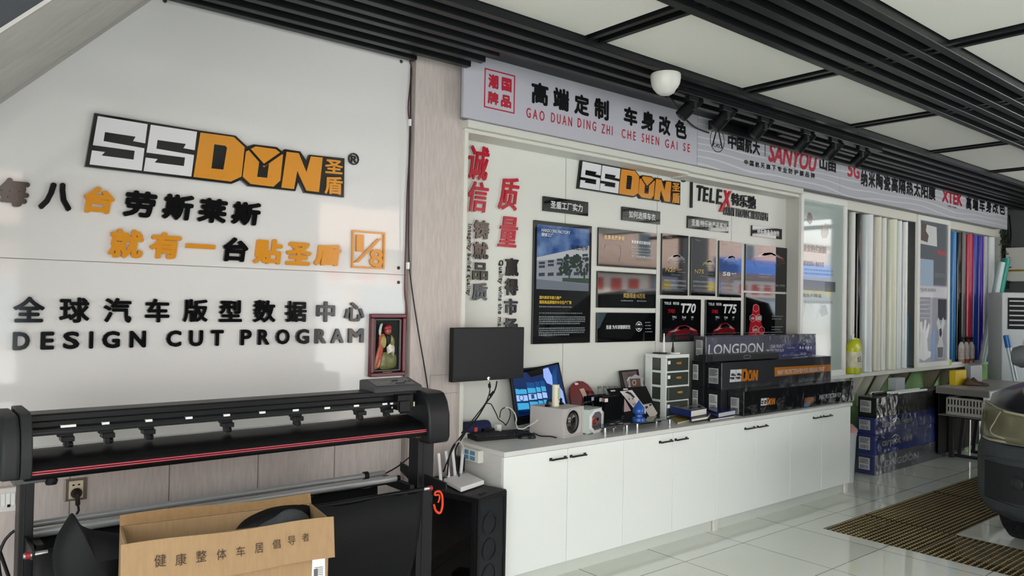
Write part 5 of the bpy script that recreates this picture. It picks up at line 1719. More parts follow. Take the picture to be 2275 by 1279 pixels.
spoly('screen_shape', [(.68, .95), (.78, .96), (.82, .80), (.80, .62), (.70, .68), (.66, .80)], scr_mat('screen_lilac', '#9db9ff', 0.95), 3)
for k in range(7):
    spoly('screen_ripple', [(.76+.018*k, .62-.02*k), (.80+.014*k, .74), (.86+.012*k, .90+.008*k), (.865+.012*k, .90+.008*k), (.812+.014*k, .73), (.775+.018*k, .61-.02*k)], cy2, 2)
spoly('screen_shape', [(.82, .22), (.955, .22), (.955, .48), (.90, .62), (.84, .45)], scr_mat('screen_lilac', '#9db9ff', 0.95), 2)
spoly('screen_shape', [(.05, .17), (.70, .17), (.70, .25), (.40, .30), (.22, .22), (.05, .26)], scr_mat('screen_dark_blue', '#08204a', 0.6), 3)

# ================================================================== small things on the worktop, left half
def wt(px, py, dz_=0.0):
    return at(px, py, 2, TOP+dz_)
# blue speaker
p0, p1_ = wt(1024, 955), wt(1084, 947)
yb = min(p0.y, 3.50)
p0, p1_ = at(1022, 943, 1, 3.60), at(1086, 938, 1, 3.60)
zr = 0.043
t = thing('bluetooth_speaker', 'dark blue cylindrical portable speaker lying by the wall under the monitor', 'speaker', ((p0.x+p1_.x)/2, 3.60, TOP))
b = MB()
L_ = p1_.x-p0.x
b.lathe([(zr*.6, 0), (zr*.92, 0.01), (zr, 0.03), (zr, L_-0.03), (zr*.92, L_-0.01), (zr*.6, L_)], (p0.x, 3.60, TOP+zr), (1, 0, 0), 24)
b.build('body', mat('navy_fabric', '#171d4c', 0.8, bump=0.2, bscale=400), t, smooth=True)
q = at(1057, 941, 1, 3.557)
MB().box(q.x-0.011, q.x+0.011, 3.552, 3.565, TOP+zr-0.012, TOP+zr+0.012).build('badge', mat('orange_red_badge', '#c9482c', 0.4), t, bevel=0.002)
# black adapter box
a = Vector((WX(1079, 945, 3.55), 3.545, TOP))
tag(MB().box(a.x-0.025, a.x+0.055, a.y-0.015, a.y+0.05, TOP, TOP+0.045).build('adapter_box', M_black, bevel=0.005), 'black adapter box standing right of the blue speaker', 'adapter')
# white strip
a, c = wt(1030, 972), wt(1104, 958)
d = (c-a)
t = thing('power_strip', 'white power strip lying behind the keyboard', 'power strip', tuple(a))
nn = Vector((-d.y, d.x, 0)).normalized()*0.022
b = MB()
b.hexa([a-nn, c-nn, c+nn, a+nn], [v+Vector((0, 0, 0.03)) for v in (a-nn, c-nn, c+nn, a+nn)])
b.build('housing', mat('ivory_white_plastic', '#dfdfd4', 0.4), t, bevel=0.004)
e = a-d.normalized()*0.02
MB().lathe([(0.020, 0), (0.022, 0.01), (0.016, 0.032)], (e.x, e.y, TOP), seg=18).build('plug', MATS['ivory_white_plastic'], t, smooth=True)
# white charger and little things
a = Vector((WX(1110, 945, 3.56), 3.56, TOP))
tag(MB().box(a.x-0.018, a.x+0.018, a.y, a.y+0.03, TOP, TOP+0.055).build('charger', M_white, bevel=0.004), 'small white charger right of the black adapter box', 'charger')
a = wt(1120, 958)
# keyboard
k00, k10 = wt(1032, 968), wt(1060, 981)
k11 = wt(1182, 971)
fl, frr = k10, k11
ux = (frr-fl).normalized()
uy = Vector((-ux.y, ux.x, 0))
L_, W_ = (frr-fl).length, 0.125
fm = Matrix(((ux.x, uy.x, 0, fl.x), (ux.y, uy.y, 0, fl.y), (0, 0, 1, TOP), (0, 0, 0, 1)))
t = thing('keyboard', 'black full-size keyboard on the worktop edge under the monitor', 'keyboard', tuple(fm @ Vector((L_/2, W_/2, 0))))
b = MB(fm).hexa([(0, 0, 0), (L_, 0, 0), (L_, W_, 0), (0, W_, 0)], [(0, 0, 0.016), (L_, 0, 0.016), (L_, W_, 0.026), (0, W_, 0.026)])
b.build('case', mat('keyboard_black', '#151618', 0.45), t, bevel=0.003)
for r in range(6):
    b = MB(fm)
    yy = 0.012+r*0.018
    zz = 0.016+0.010*yy/W_
    x = 0.010
    kcol = 0
    while x < L_-0.022:
        w_ = 0.0175
        if r == 0 and 0.10 < x < 0.20: w_ = 0.09
        if not (r == 5 and kcol in (1, 6, 11)):
            b.hexa([(x, yy, zz), (x+w_-.002, yy, zz), (x+w_-.002, yy+.0155, zz+.001), (x, yy+.0155, zz+.001)], [(x+.002, yy+.002, zz+.007), (x+w_-.004, yy+.002, zz+.007), (x+w_-.004, yy+.0135, zz+.008), (x+.002, yy+.0135, zz+.008)])
        x += w_
        kcol += 1
    b.build('key_row', mat('key_black', '#1f2124', 0.5), t)
# mouse
a = wt(1170, 973)
t = thing('computer_mouse', 'black computer mouse on the worktop beside the keyboard', 'mouse', tuple(a))
b = MB(Matrix.Translation((a.x, a.y, TOP)) @ Matrix.Rotation(-0.5, 4, 'Z'))
b.grid(lambda u, v: (0.055*math.cos(2*PI*u)*math.cos(PI/2*v)*1.0, 0.032*math.sin(2*PI*u)*math.cos(PI/2*v), 0.036*math.sin(PI/2*v)**0.8), 24, 8)
b.build('shell', mat('mouse_black', '#141517', 0.3), t, smooth=True)
b = MB(Matrix.Translation((a.x, a.y, TOP)) @ Matrix.Rotation(-0.5, 4, 'Z'))
b.cyl((0.024, -0.004, 0.031), (0.024, 0.004, 0.031), 0.006, seg=12)
b.build('wheel', M_grey, t)
# cables on the worktop
def cable(pts, r, m, label, dz_=0.006):
    P = []
    for p in pts:
        q = wt(p[0], p[1], (p[2] if len(p) > 2 else 0)+dz_)
        if q.y > 3.64: q = at(p[0], p[1], 1, 3.64)
        P.append(q)
    return tag(MB().tube(P, r, 7, 6).build('cable', m, smooth=True), label, 'cable')
M_wc = mat('white_cable', '#cdccc8', 0.45)
cable([(1240, 968), (1232, 964), (1222, 958), (1200, 952), (1188, 955), (1176, 960), (1166, 963), (1165, 957), (1172, 953), (1178, 957), (1172, 966)], 0.0035, M_wc, 'pale grey cable looping above the mouse')
cable([(1236, 972), (1222, 969), (1200, 968), (1180, 960), (1150, 955), (1120, 957), (1100, 956)], 0.0035, M_blackmatte, 'black cable running along the worktop behind the mouse')
def wallcable(pts, r, m, label, y=3.47):
    return tag(MB().tube([at(px_, py_, 1, y) for px_, py_ in pts], r, 7, 6).build('cable', m, smooth=True), label, 'cable')
wallcable([(1078, 896), (1090, 897), (1097, 908), (1103, 920), (1108, 931), (1118, 938), (1124, 945)], 0.003, M_blackmatte, 'thin black cable branching from the monitor leads', 3.44)
wallcable([(1110, 928), (1113, 912), (1122, 905), (1131, 908), (1134, 918), (1131, 932), (1124, 944)], 0.003, M_blackmatte, 'black cable loop tied up left of the curved monitor', 3.43)
wallcable([(1122, 905), (1134, 907), (1143, 917), (1147, 930), (1146, 940), (1150, 950)], 0.0035, M_wc, 'pale cable arching beside the left edge of the curved monitor', 3.43)
wallcable([(1195, 932), (1185, 940), (1172, 947), (1163, 952), (1150, 952)], 0.0035, M_wc, 'pale cable slanting down from the larger white lamp box', 3.36)
# lamp boxes
def lampbox(px_l, px_f, px_r, ytop_f, label, big):
    fl_ = wt(*px_f)
    fr_ = wt(*px_r)
    ux = (fr_-fl_).normalized()
    uy = Vector((-ux.y, ux.x, 0))
    w_ = (fr_-fl_).length
    bl_ = wt(*px_l)
    d_ = max(0.08, min((bl_-fl_).length, 3.535-fl_.y))
    # height from the pixel of the front-left top corner
    h_ = at(ytop_f[0], ytop_f[1], 1, fl_.y).z-TOP
    fm = Matrix(((ux.x, uy.x, 0, fl_.x), (ux.y, uy.y, 0, fl_.y), (0, 0, 1, TOP), (0, 0, 0, 1)))
    c = fm @ Vector((w_/2, d_/2, 0))
    t = thing('lamp_box', label, 'lamp box', tuple(c), 0, 'film test lamp boxes')
    return t, fm, w_, d_, h_
t, fm, w_, d_, h_ = lampbox((1194, 960), (1252, 974), (1296, 964), (1252, 909), 'larger white square lamp box with a round dark lens and black handle', True)
b = MB(fm)
e = 0.008
b.box(0, w_, e, d_, 0, h_).box(0, e, 0, e, 0, h_).box(w_-e, w_, 0, e, 0, h_).box(e, w_-e, 0, e, h_-e, h_).box(e, w_-e, 0, e, 0, e)
b.build('housing', mat('lamp_box_white', '#b9b4b2', 0.45), t, bevel=0.0015, bseg=1)
cz, rad = h_*.5, min(w_, h_)*.44
b = MB(fm)
b.lathe([(rad*1.05, 0), (rad*1.05, 0.006), (rad*.93, 0.006), (rad*.93, 0.0)], (w_*.47, e+0.0005, cz), (0, -1, 0), 32)
b.build('lens_ring', mat('pale_ring', '#c9c8c6', 0.25, 0.3), t, smooth=True)
b = MB(fm)
b.lathe([(rad*.93, 0), (rad*.90, 0.004), (rad*.75, 0.003), (rad*.68, 0.006), (rad*.4, 0.014), (0.001, 0.018)], (w_*.47, e, cz), (0, -1, 0), 32)
b.build('lens', mat('dark_brown_lens', '#1d1817', 0.08), t, smooth=True)
b = MB(fm)
hx = (w_*.12, w_*.78)
b.tube([(hx[0], d_*.55, h_-.002), (hx[0], d_*.55, h_+.022), (hx[0]+.012, d_*.55, h_+.034), (hx[1]-.012, d_*.55, h_+.034), (hx[1], d_*.55, h_+.022), (hx[1], d_*.55, h_-.002)], 0.008, 8, 4)
b.box(hx[0]-.012, hx[0]+.012, d_*.55-.012, d_*.55+.012, h_, h_+.012).box(hx[1]-.012, hx[1]+.012, d_*.55-.012, d_*.55+.012, h_, h_+.012)
b.build('handle', M_black, t, smooth=True)
t, fm, w_, d_, h_ = lampbox((1306, 962), (1311, 966), (1342, 957), (1311, 911), 'smaller white lamp box with an octagonal window, behind the larger one', False)
d_ = 0.13
b = MB(fm)
b.box(0, w_, e, d_, 0.006, h_)
b.box(0.01, 0.02, 0.02, 0.04, 0, 0.006).box(w_-0.02, w_-.01, 0.02, 0.04, 0, 0.006)
b.build('housing', mat('lamp_box_greenish', '#b9c4be', 0.4), t, bevel=0.0015, bseg=1)
def octo(s_):
    return [(w_/2+s_*w_*x_, h_/2+s_*h_*z_) for x_, z_ in ((-.22, -.5), (.22, -.5), (.5, -.28), (.5, .28), (.22, .5), (-.22, .5), (-.5, .28), (-.5, -.28))]
o1, o2 = octo(0.98), octo(0.74)
b = MB(fm)
for i in range(8):
    j = (i+1) % 8
    b.hexa([(o1[i][0], e-.001, o1[i][1]), (o1[j][0], e-.001, o1[j][1]), (o2[j][0], e-.001, o2[j][1]), (o2[i][0], e-.001, o2[i][1])],
           [(o1[i][0], e-.007, o1[i][1]), (o1[j][0], e-.007, o1[j][1]), (o2[j][0], e-.007, o2[j][1]), (o2[i][0], e-.007, o2[i][1])])
b.build('window_frame', mat('white_octagon', '#e6eae8', 0.35), t)
b = MB(fm)
b.face([(p[0], e-.002, p[1]) for p in octo(.76)])
b.build('window', mat('mauve_grey_glass', '#6b5f63', 0.1), t)
b = MB(fm)
b.lathe([(h_*.18, 0), (h_*.15, 0.003), (0.001, 0.006)], (w_*.33, e-.0015, h_*.52), (0, -1, 0), 22)
b.build('red_lamp', mat('red_lamp_glass', '#8c2a18', 0.12), t, smooth=True)
b = MB(fm)
b.box(w_*.50, w_*.62, e-.004, e-.001, h_*.5, h_*.62)
b.build('sensor', M_black, t)
b = MB(fm)
b.tube([(w_*.1, d_*.5, h_-.002), (w_*.1, d_*.5, h_+.022), (w_*.2, d_*.5, h_+.034), (w_*.75, d_*.5, h_+.03), (w_*.85, d_*.5, h_+.018), (w_*.85, d_*.5, h_-.002)], 0.006, 8, 4)
b.build('handle', M_black, t, smooth=True)
# pale tube standing behind the larger lamp box
p0, p1_ = at(1234, 905, 1, 3.36), at(1234, 854, 1, 3.36)
rr_ = (WX(1240, 870, 3.36)-WX(1228, 870, 3.36))/2
t = thing('glue_tube', 'pale cream tube standing behind the larger white lamp box', 'tube', (p0.x, 3.36, TOP))
MB().cyl((p0.x, 3.36, TOP), (p0.x, 3.36, p1_.z), rr_, seg=20).build('body', mat('cream_tube', '#dcd8c2', 0.4), t, smooth=True)
MB().box(p0.x-rr_*.15, p0.x+rr_*.75, 3.36-rr_*1.02, 3.36-rr_*.5, p1_.z-0.085, p1_.z-0.02).build('label', mat('green_label', '#a8b58a', 0.5), t)
# red round-topped board
def leaning(outline_px, y_bot, y_top, zb_, zt__, thick, m, name, parent=None):
    mb = MB()
    pts = []
    for p in outline_px:
        # plane leaning back: y = y_bot + (z-zb)*(y_top-y_bot)/(zt-zb)
        k = (y_top-y_bot)/(zt__-zb_)
        d = ray(*p)
        tt = (y_bot+(CAM_H-zb_)*k)/(d.y-d.z*k)
        pts.append(Vector((d.x*tt, d.y*tt, CAM_H+d.z*tt)))
    nrm = Vector((0, -1, k)).normalized()*thick
    mb.hexa(pts, [p+nrm for p in pts])
    return mb.build(name, m, parent, bevel=0.0008, bseg=1), pts
t = thing('red_sample_board', 'dark red round-topped sample board leaning on the wall behind the small lamp box', 'sample board', (WX(1292, 900, 3.6), 3.55, TOP))
out = [(1268, 905), (1264, 880), (1264, 862), (1270, 853), (1281, 847), (1293, 848), (1303, 854), (1311, 863), (1318, 874), (1330, 905), (1330, 925), (1276, 930)]
leaning(out, 3.54, 3.62, TOP, 0.95, 0.012, mat('dark_red_gloss', '#6d0f18', 0.12), 'board', t)
leaning([(1287, 864), (1297, 862), (1305, 880), (1297, 885)], 3.524, 3.604, TOP, 0.95, 0.001, mat('label_beige', '#b9aa9c', 0.5), 'label', t)
leaning([(1276.5, 850.5), (1284, 850), (1285, 854), (1278, 855)], 3.524, 3.604, TOP, 0.95, 0.001, mat('label_pinkwhite', '#e0d4d4', 0.5), 'badge', t)
# row of film samples in a rack
RY0, RY1 = 3.27, 3.42
t = thing('sample_rack', 'clear rack holding upright dark film sample cards behind the glass stand', 'sample rack', (WX(1345, 930, 3.3), 3.34, TOP))
xs0, xs1 = WX(1343, 930, RY0), WX(1386, 920, RY0)
zc0, zc1 = TOP+0.022, WZ(1340, 884, RY0)
MB().box(xs0-0.02, xs1+0.01, RY0-0.01, RY1+0.01, TOP+0.017, TOP+0.022).build('base', mat('clear_acrylic', '#e8f0ee', 0.05, trans=0.9, ior=1.3), t)
n_c = 9
for k in range(n_c):
    yy = RY0+k*(RY1-RY0)/(n_c-1)
    sh = -0.004*k
    c_ = MB().box(xs0+sh, xs1+sh, yy-0.0015, yy+0.0015, zc0, zc1+0.004*math.sin(k*2.1)).build('film_card', mat('smoked_card', '#0d0f12', 0.08), t)
    if k in (0, 1, 2, 5):
        w2 = 0.026
        MB().box(xs0+sh-0.002, xs0+sh+w2, yy-0.0024, yy-0.0012, zc1-0.026, zc1-0.004).build('price_tag', mat('tag_pinkwhite', '#d9cfcf', 0.5) if k != 1 else mat('tag_mauve', '#8d7177', 0.5), c_)
# portrait display board
t = thing('portrait_stand', 'black leaning display board with black and white portrait cards', 'display stand', (WX(1400, 930, 3.35), 3.35, TOP))
leaning([(1347, 864), (1434, 858), (1450, 893), (1470, 940), (1385, 945)], 3.335, 3.475, TOP, 0.95, 0.006, mat('black_card', '#0b0b0d', 0.3), 'board', t)
def card(px_, m, name, off):
    return leaning(px_, 3.335-off, 3.475-off, TOP, 0.95, 0.0008, m, name, t)
M_ph = mat('photo_white', '#d5d0d2', 0.3)
card([(1377, 869), (1404, 866), (1432, 903), (1412, 912)], M_ph, 'portrait_card', 0.009)
card([(1384, 880), (1402, 912), (1386, 915), (1384, 900)], mat('photo_pink', '#c3a8ac', 0.3), 'portrait_card', 0.009)
card([(1427, 899), (1447, 895), (1461, 918), (1447, 932)], mat('photo_grey', '#b9b3aa', 0.3), 'portrait_card', 0.009)
card([(1388, 871), (1394, 868.5), (1402, 872), (1411, 882), (1407, 884), (1398, 876)], mat('photo_hair', '#332f33', 0.3), 'portrait_hair', 0.011)
card([(1391, 879), (1399, 876), (1408, 885), (1416, 899), (1408, 902), (1399, 893)], mat('photo_skin', '#c2b8b9', 0.3), 'portrait_face', 0.0118)
card([(1396, 885.5), (1398.6, 884.6), (1399.6, 887), (1397, 887.6)], MATS['photo_hair'], 'portrait_eye', 0.0128)
card([(1403.5, 885), (1406.5, 884), (1407.5, 886.4), (1404.5, 887)], MATS['photo_hair'], 'portrait_eye', 0.0128)
card([(1405, 897.5), (1411, 895.5), (1412, 897.4), (1407, 899)], mat('photo_lip', '#a04a55', 0.3), 'portrait_lips', 0.0128)
card([(1433, 903), (1438, 901), (1440, 905), (1435, 908)], MATS['photo_hair'], 'portrait_detail', 0.0110)
card([(1442, 898), (1447, 897), (1448, 900), (1443, 902)], MATS['photo_hair'], 'portrait_detail', 0.0110)
for s_, px_ in (('圣盾', (1356, 866.5, 1366, 869.5)), ('膜品牌', (1384, 863, 1394, 866))):
    card([(px_[0], px_[1]), (px_[2], px_[1]-0.6), (px_[2]+1.4, px_[3]-0.6), (px_[0]+1.4, px_[3])], M_ph, 'heading_print', 0.009)
# row of clear jars behind
for k, pxx in enumerate((1332, 1344, 1356, 1369)):
    x = WX(pxx, 862, 3.55)
    z = WZ(pxx, 858+k*-0.4, 3.55)
    t = thing('lidded_jar', 'small clear jar with a dull lid, %s from the left behind the sample cards' % ordn[k], 'jar', (x, 3.55, TOP), 0, 'jars behind the sample cards')
    MB().cyl((x, 3.55, TOP), (x, 3.55, z-0.012), 0.012, seg=16).build('jar_glass', mat('clear_acrylic', '#e8f0ee', 0.05), t, smooth=True)
    MB().cyl((x, 3.55, z-0.014), (x, 3.55, z), 0.014, seg=16).build('jar_lid', mat('dull_green_lid', '#6c6f66', 0.4), t, smooth=True)
# framed picture and crystal award
t = thing('picture_frame', 'dark framed picture leaning against the side of the drawer tower', 'picture frame', (WX(1408, 870, 3.58), 3.58, TOP))
leaning([(1374, 824), (1416, 820.5), (1423, 862), (1421, 905), (1388, 905)], 3.54, 3.62, TOP, 1.0, 0.01, mat('dark_frame', '#211a1c', 0.3), 'frame', t)
leaning([(1381, 827), (1413, 823.5), (1419, 850), (1396, 862), (1390, 862)], 3.527, 3.607, TOP, 1.0, 0.001, mat('picture_mauve', '#6d5a5e', 0.15, noise=0.4, nscale=9), 'picture', t)
t = thing('crystal_award', 'crystal shield award with a brown centre in front of the dark picture frame', 'award', (WX(1410, 900, 3.40), 3.40, TOP))
leaning([(1397, 905), (1396, 858), (1392, 845), (1397, 837), (1406, 835), (1410, 832), (1415, 834), (1424, 836), (1428, 842), (1425, 849), (1430, 864), (1428, 905)], 3.46, 3.495, TOP, 0.98, 0.012, mat('crystal', '#e3e8ea', 0.06, 0.7), 'crystal', t)
leaning([(1399, 841), (1422, 840), (1424, 858), (1402, 860)], 3.445, 3.48, TOP, 0.98, 0.001, mat('award_brown', '#4a2427', 0.3), 'plate', t)
leaning([(1409+4.6*math.cos(a_), 849.5+6.3*math.sin(a_)) for a_ in [2*PI*k/14 for k in range(14)]], 3.443, 3.478, TOP, 0.98, 0.001, mat('award_gold', '#b19a72', 0.3), 'emblem', t)
leaning([(1409+3.0*math.cos(a_), 849.5+4.5*math.sin(a_)) for a_ in [2*PI*k/14 for k in range(14)]], 3.4415, 3.4765, TOP, 0.98, 0.001, MATS['award_brown'], 'emblem_centre', t)
# glass stand with chrome legs
gz = TOP+0.045
ga, gb_ = at(1337, 946, 2, gz), at(1500, 926, 2, gz)
t = thing('glass_stand', 'low smoked glass stand on chrome legs at the worktop edge', 'display stand', ((ga.x+gb_.x)/2, ga.y+0.08, TOP))
gy = DY+0.06
ga, gb_ = at(1337, 945, 1, gy), at(1500, 926, 1, gy)
b = MB().box(ga.x, gb_.x, gy, gy+0.14, gz-0.004, gz+0.002)
b.build('glass_top', mat('smoked_glass_top', '#3a4346', 0.05), t, bevel=0.002)
for pxx in (1345, 1393, 1416, 1488):
    x = WX(pxx, 955, gy+0.012)
    MB().cyl((x, gy+0.014, TOP), (x, gy+0.014, gz-0.004), 0.008, seg=16).build('leg', M_chrome, t, smooth=True)
    MB().cyl((x, gy+0.125, TOP), (x, gy+0.125, gz-0.004), 0.008, seg=16).build('leg', M_chrome, t, smooth=True)
b = MB()
for k, (pxx, pyy) in enumerate(((1352, 941), (1363, 939), (1375, 938), (1382, 936))):
    pass
for k, (pxx, pyy) in enumerate(((1357, 942), (1369, 937), (1377, 941), (1376, 934))):
    q = at(pxx, pyy, 2, gz+0.004)
    t = thing('name_tag', 'small black and white tag on the glass stand, %s from the left' % ordn[k], 'tag', (q.x, q.y, gz+0.002), 0, 'little tags on the glass stand')
    MB().box(q.x-0.026, q.x+0.026, q.y-0.010, q.y+0.010, gz+0.002, gz+0.006).build('tag_body', M_black, t)
    MB().box(q.x-0.004, q.x+0.024, q.y-0.008, q.y+0.006, gz+0.006, gz+0.0066).build('tag_label', M_white, t)
# blue drop-shaped ornament
q = at(1419, 941, 2, gz+0.002)
q.y = gy+0.045
q.x = WX(1419, 935, q.y)
zt__ = WZ(1416, 889, q.y)
hh = zt__-gz
t = thing('blue_ornament', 'blue drop-shaped ornament on a round base on the glass stand', 'ornament', (q.x, q.y, gz+0.002))
M_blue = mat('blue_vinyl', '#1f4fa0', 0.3)
r0_ = hh*0.27
MB().lathe([(r0_*1.15, 0), (r0_*1.2, 0.004), (r0_*1.1, hh*.16), (r0_*.9, hh*.18)], (q.x, q.y, gz+0.002), seg=24).build('base', M_blue, t, smooth=True)
MB().lathe([(r0_*.62, hh*.17), (r0_*.7, hh*.24), (r0_*.6, hh*.33)], (q.x, q.y, gz+0.002), seg=24).build('foot', M_blue, t, smooth=True)
MB().lathe([(r0_*.6, hh*.32), (r0_*1.0, hh*.37), (r0_*1.12, hh*.46), (r0_*1.05, hh*.58), (r0_*.75, hh*.72), (r0_*.4, hh*.84), (r0_*.12, hh*.95), (0.001, hh)], (q.x, q.y, gz+0.002), seg=24).build('drop', M_blue, t, smooth=True)
MB().lathe([(r0_*.42, 0), (r0_*.42, 0.002), (r0_*.3, 0.002), (r0_*.3, 0)], (q.x+r0_*.55, q.y-r0_*.92, gz+hh*.50), (0.5, -0.86, 0.1), 20).build('ring_mark', M_white, t)
# drawer tower
TYf = 3.42
x0, x1 = WX(1480, 830, TYf), WX(1531, 830, TYf)
yb = 3.61
z1 = WZ(1480, 788, TYf)
t = thing('drawer_tower', 'white plastic tower of four smoked drawers with yellow handles', 'drawer unit', ((x0+x1)/2, 3.49, TOP))
M_dt = mat('drawer_tower_white', '#d7dcda', 0.4)
e = 0.010
zbs = [WZ(1505, yy, TYf) for yy in (795, 809, 833, 856, 881)]
b = MB()
zz = [z1-0.020-(z1-0.020-TOP-0.012)*k/4 for k in range(5)]
b.box(x0, x1, TYf, yb, TOP, TOP+0.012)
for k in range(1, 4): b.box(x0+e, x1-e, TYf, yb-.011, zz[k]-0.006, zz[k]+0.006)
b.box(x0, x1, TYf, yb, z1-0.026, z1)
for k in range(2):
    xa_ = x0 if k == 0 else x1-e
    b.box(xa_, xa_+e, TYf, TYf+0.05, TOP+.012, z1-.026).box(xa_, xa_+e, yb-0.06, yb, TOP+.012, z1-.026)
    for q_ in range(1, 4): b.box(xa_, xa_+e, TYf+.05, yb-.06, zz[q_]-.008, zz[q_]+.008)
b.box(x0+e, x1-e, yb-0.01, yb, TOP+.012, z1-.026)
b.build('frame', M_dt, t, bevel=0.002, bseg=1)
for k in range(4):
    d = MB().box(x0+e+.001, x1-e-.001, TYf-0.003 if k != 2 else TYf-0.016, yb-0.015, zz[k+1]+0.007, zz[k]-0.007).build('drawer', mat('smoked_drawer', '#3c413c', 0.15), t, bevel=0.002, bseg=1)
    yf = TYf-0.004 if k != 2 else TYf-0.017
    zm = (zz[k]+zz[k+1])/2+0.010
    xm = (x0+x1)/2
    b = MB()
    b.tube([(xm-0.022, yf, zm), (xm-0.018, yf-0.010, zm+0.004), (xm+0.018, yf-0.010, zm+0.004), (xm+0.022, yf, zm), (xm+0.018, yf-0.010, zm-0.004), (xm-0.018, yf-0.010, zm-0.004), (xm-0.022, yf, zm)], 0.0028, 6, 3)
    b.build('handle', mat('yellow_handle', '#c9a52e', 0.35) if k > 1 else mat('orange_handle', '#cf8a35', 0.35), d, smooth=True)
    if k != 2:
        MB().box(x0+e+.004, x0+e+.030, yf-0.0005, yf+0.001, zm-0.006, zm+0.018).build('label', M_white, d)
# things on the tower
q = at(1475, 765, 1, 3.55)
t = thing('white_nozzle', 'white pointed nozzle cap on top of the drawer tower', 'nozzle', (q.x, 3.55, z1))
zb_ = WZ(1475, 766, 3.55)
MB().lathe([(0.013, 0), (0.013, 0.02), (0.010, 0.024), (0.004, max(0.07, WZ(1474, 741, 3.55)-z1)), (0.001, max(0.072, WZ(1474, 740, 3.55)-z1))], (q.x, 3.55, z1), seg=18).build('nozzle', M_white, t, smooth=True)
q = at(1495, 772, 1, 3.49)
tag(MB().lathe([(0.010, 0), (0.010, 0.03), (0.006, 0.05), (0.003, max(0.06, WZ(1494, 754, 3.49)-z1))], (q.x, 3.49, z1), seg=16).build('black_spout', M_black, smooth=True), 'black pointed spout standing on the drawer tower', 'nozzle')
tag(MB().box(x0+0.03, x0+0.11, 3.50, 3.57, z1, z1+0.008).build('black_pad', M_blackmatte, bevel=0.003), 'flat black pad lying on the drawer tower', 'pad')
tag(MB().box(x0+0.12, x0+0.18, 3.44, 3.48, z1, z1+0.010).build('white_scraper', M_white, bevel=0.003), 'white plastic scraper lying at the front of the drawer tower', 'scraper')
# books and folders
def book(corners_px, z0, h, m_cov, m_page, name, label, cat='book', grp=None):
    P = [at(*p, 2, z0+h) for p in corners_px]
    for q_ in P: q_.y = min(q_.y, 3.405)     # top face: front-left, front-right, back-right, back-left
    c = sum(P, Vector())/4
    t = thing(name, label, cat, (c.x, c.y, z0), 0, grp)
    dn = lambda p, d: Vector((p.x, p.y, d))
    th_ = min(0.004, h*.2)
    MB().hexa([dn(p, z0+h-th_) for p in P], [dn(p, z0+h) for p in P]).build('cover', m_cov, t)
    MB().hexa([dn(p, z0) for p in P], [dn(p, z0+th_) for p in P]).build('cover', m_cov, t)
    Q = [c+(p-c)*0.985 for p in P]
    MB().hexa([dn(p, z0+th_) for p in Q], [dn(p, z0+h-th_) for p in Q]).build('pages', m_page, t)
    a_, b_ = P[0], P[3]
    n_ = (b_-a_).normalized()
    o_ = (P[1]-P[0]).normalized()*0.004
    MB().hexa([dn(a_-o_*.2, z0), dn(a_+o_, z0), dn(b_+o_, z0), dn(b_-o_*.2, z0)], [dn(a_-o_*.2, z0+h), dn(a_+o_, z0+h), dn(b_+o_, z0+h), dn(b_-o_*.2, z0+h)]).build('spine', m_cov, t)
    return t, P
M_pages = mat('page_edges', '#d9d5cb', 0.7)
z0 = TOP
book([(1505, 938), (1532, 932), (1480, 915), (1460, 920)], z0, 0.012, mat('mustard_cover', '#9a8a45', 0.5), M_pages, 'envelope', 'mustard yellow envelope sticking out under the big blue catalogue', 'envelope')
t, P = book([(1536, 930), (1572, 924), (1500, 893), (1452, 902)], z0+0.012, 0.022, mat('black_catalogue', '#1d1e22', 0.35), M_pages, 'catalogue', 'black-edged thin catalogue under the blue and grey catalogue')
t, P = book([(1535, 912), (1570, 906), (1498, 888), (1450, 897)], z0+0.034, 0.045, mat('navy_cover', '#1b2a63', 0.25), M_pages, 'catalogue', 'thick blue and grey catalogue with a dark picture on its cover')
def on_top(P, u, v, z):
    p = (P[0]*(1-u)+P[1]*u)*(1-v)+(P[3]*(1-u)+P[2]*u)*v
    return (p.x, p.y, z)
zt__ = z0+0.034+0.045+0.0006
b = MB()
b.face([on_top(P, u, v, zt__) for u, v in ((.03, .03), (.97, .03), (.97, .97), (.03, .97))])
b.build('cover_print', mat('cover_grey', '#8c8d94', 0.25), t)
b = MB()
b.face([on_top(P, u, v, zt__+.0005) for u, v in ((.15, .22), (.85, .22), (.85, .5), (.15, .5))])
b.face([on_top(P, u, v, zt__+.0005) for u, v in ((.15, .68), (.85, .68), (.85, .93), (.15, .93))])
b.build('cover_picture', mat('cover_dark', '#1c1d21', 0.2), t)
t, P = book([(1577, 931), (1632, 923), (1590, 910), (1548, 917)], z0, 0.014, mat('grey_binder', '#2a2c30', 0.4), M_pages, 'binder', 'thin dark binder under the open blue folder')
t, P = book([(1596, 917), (1634, 910), (1598, 901), (1566, 906)], z0+0.014, 0.034, mat('navy_cover', '#1b2a63', 0.25), mat('folder_pages', '#b9bcc0', 0.6), 'folder', 'dark blue folder with curled cover leaning on the film boxes')
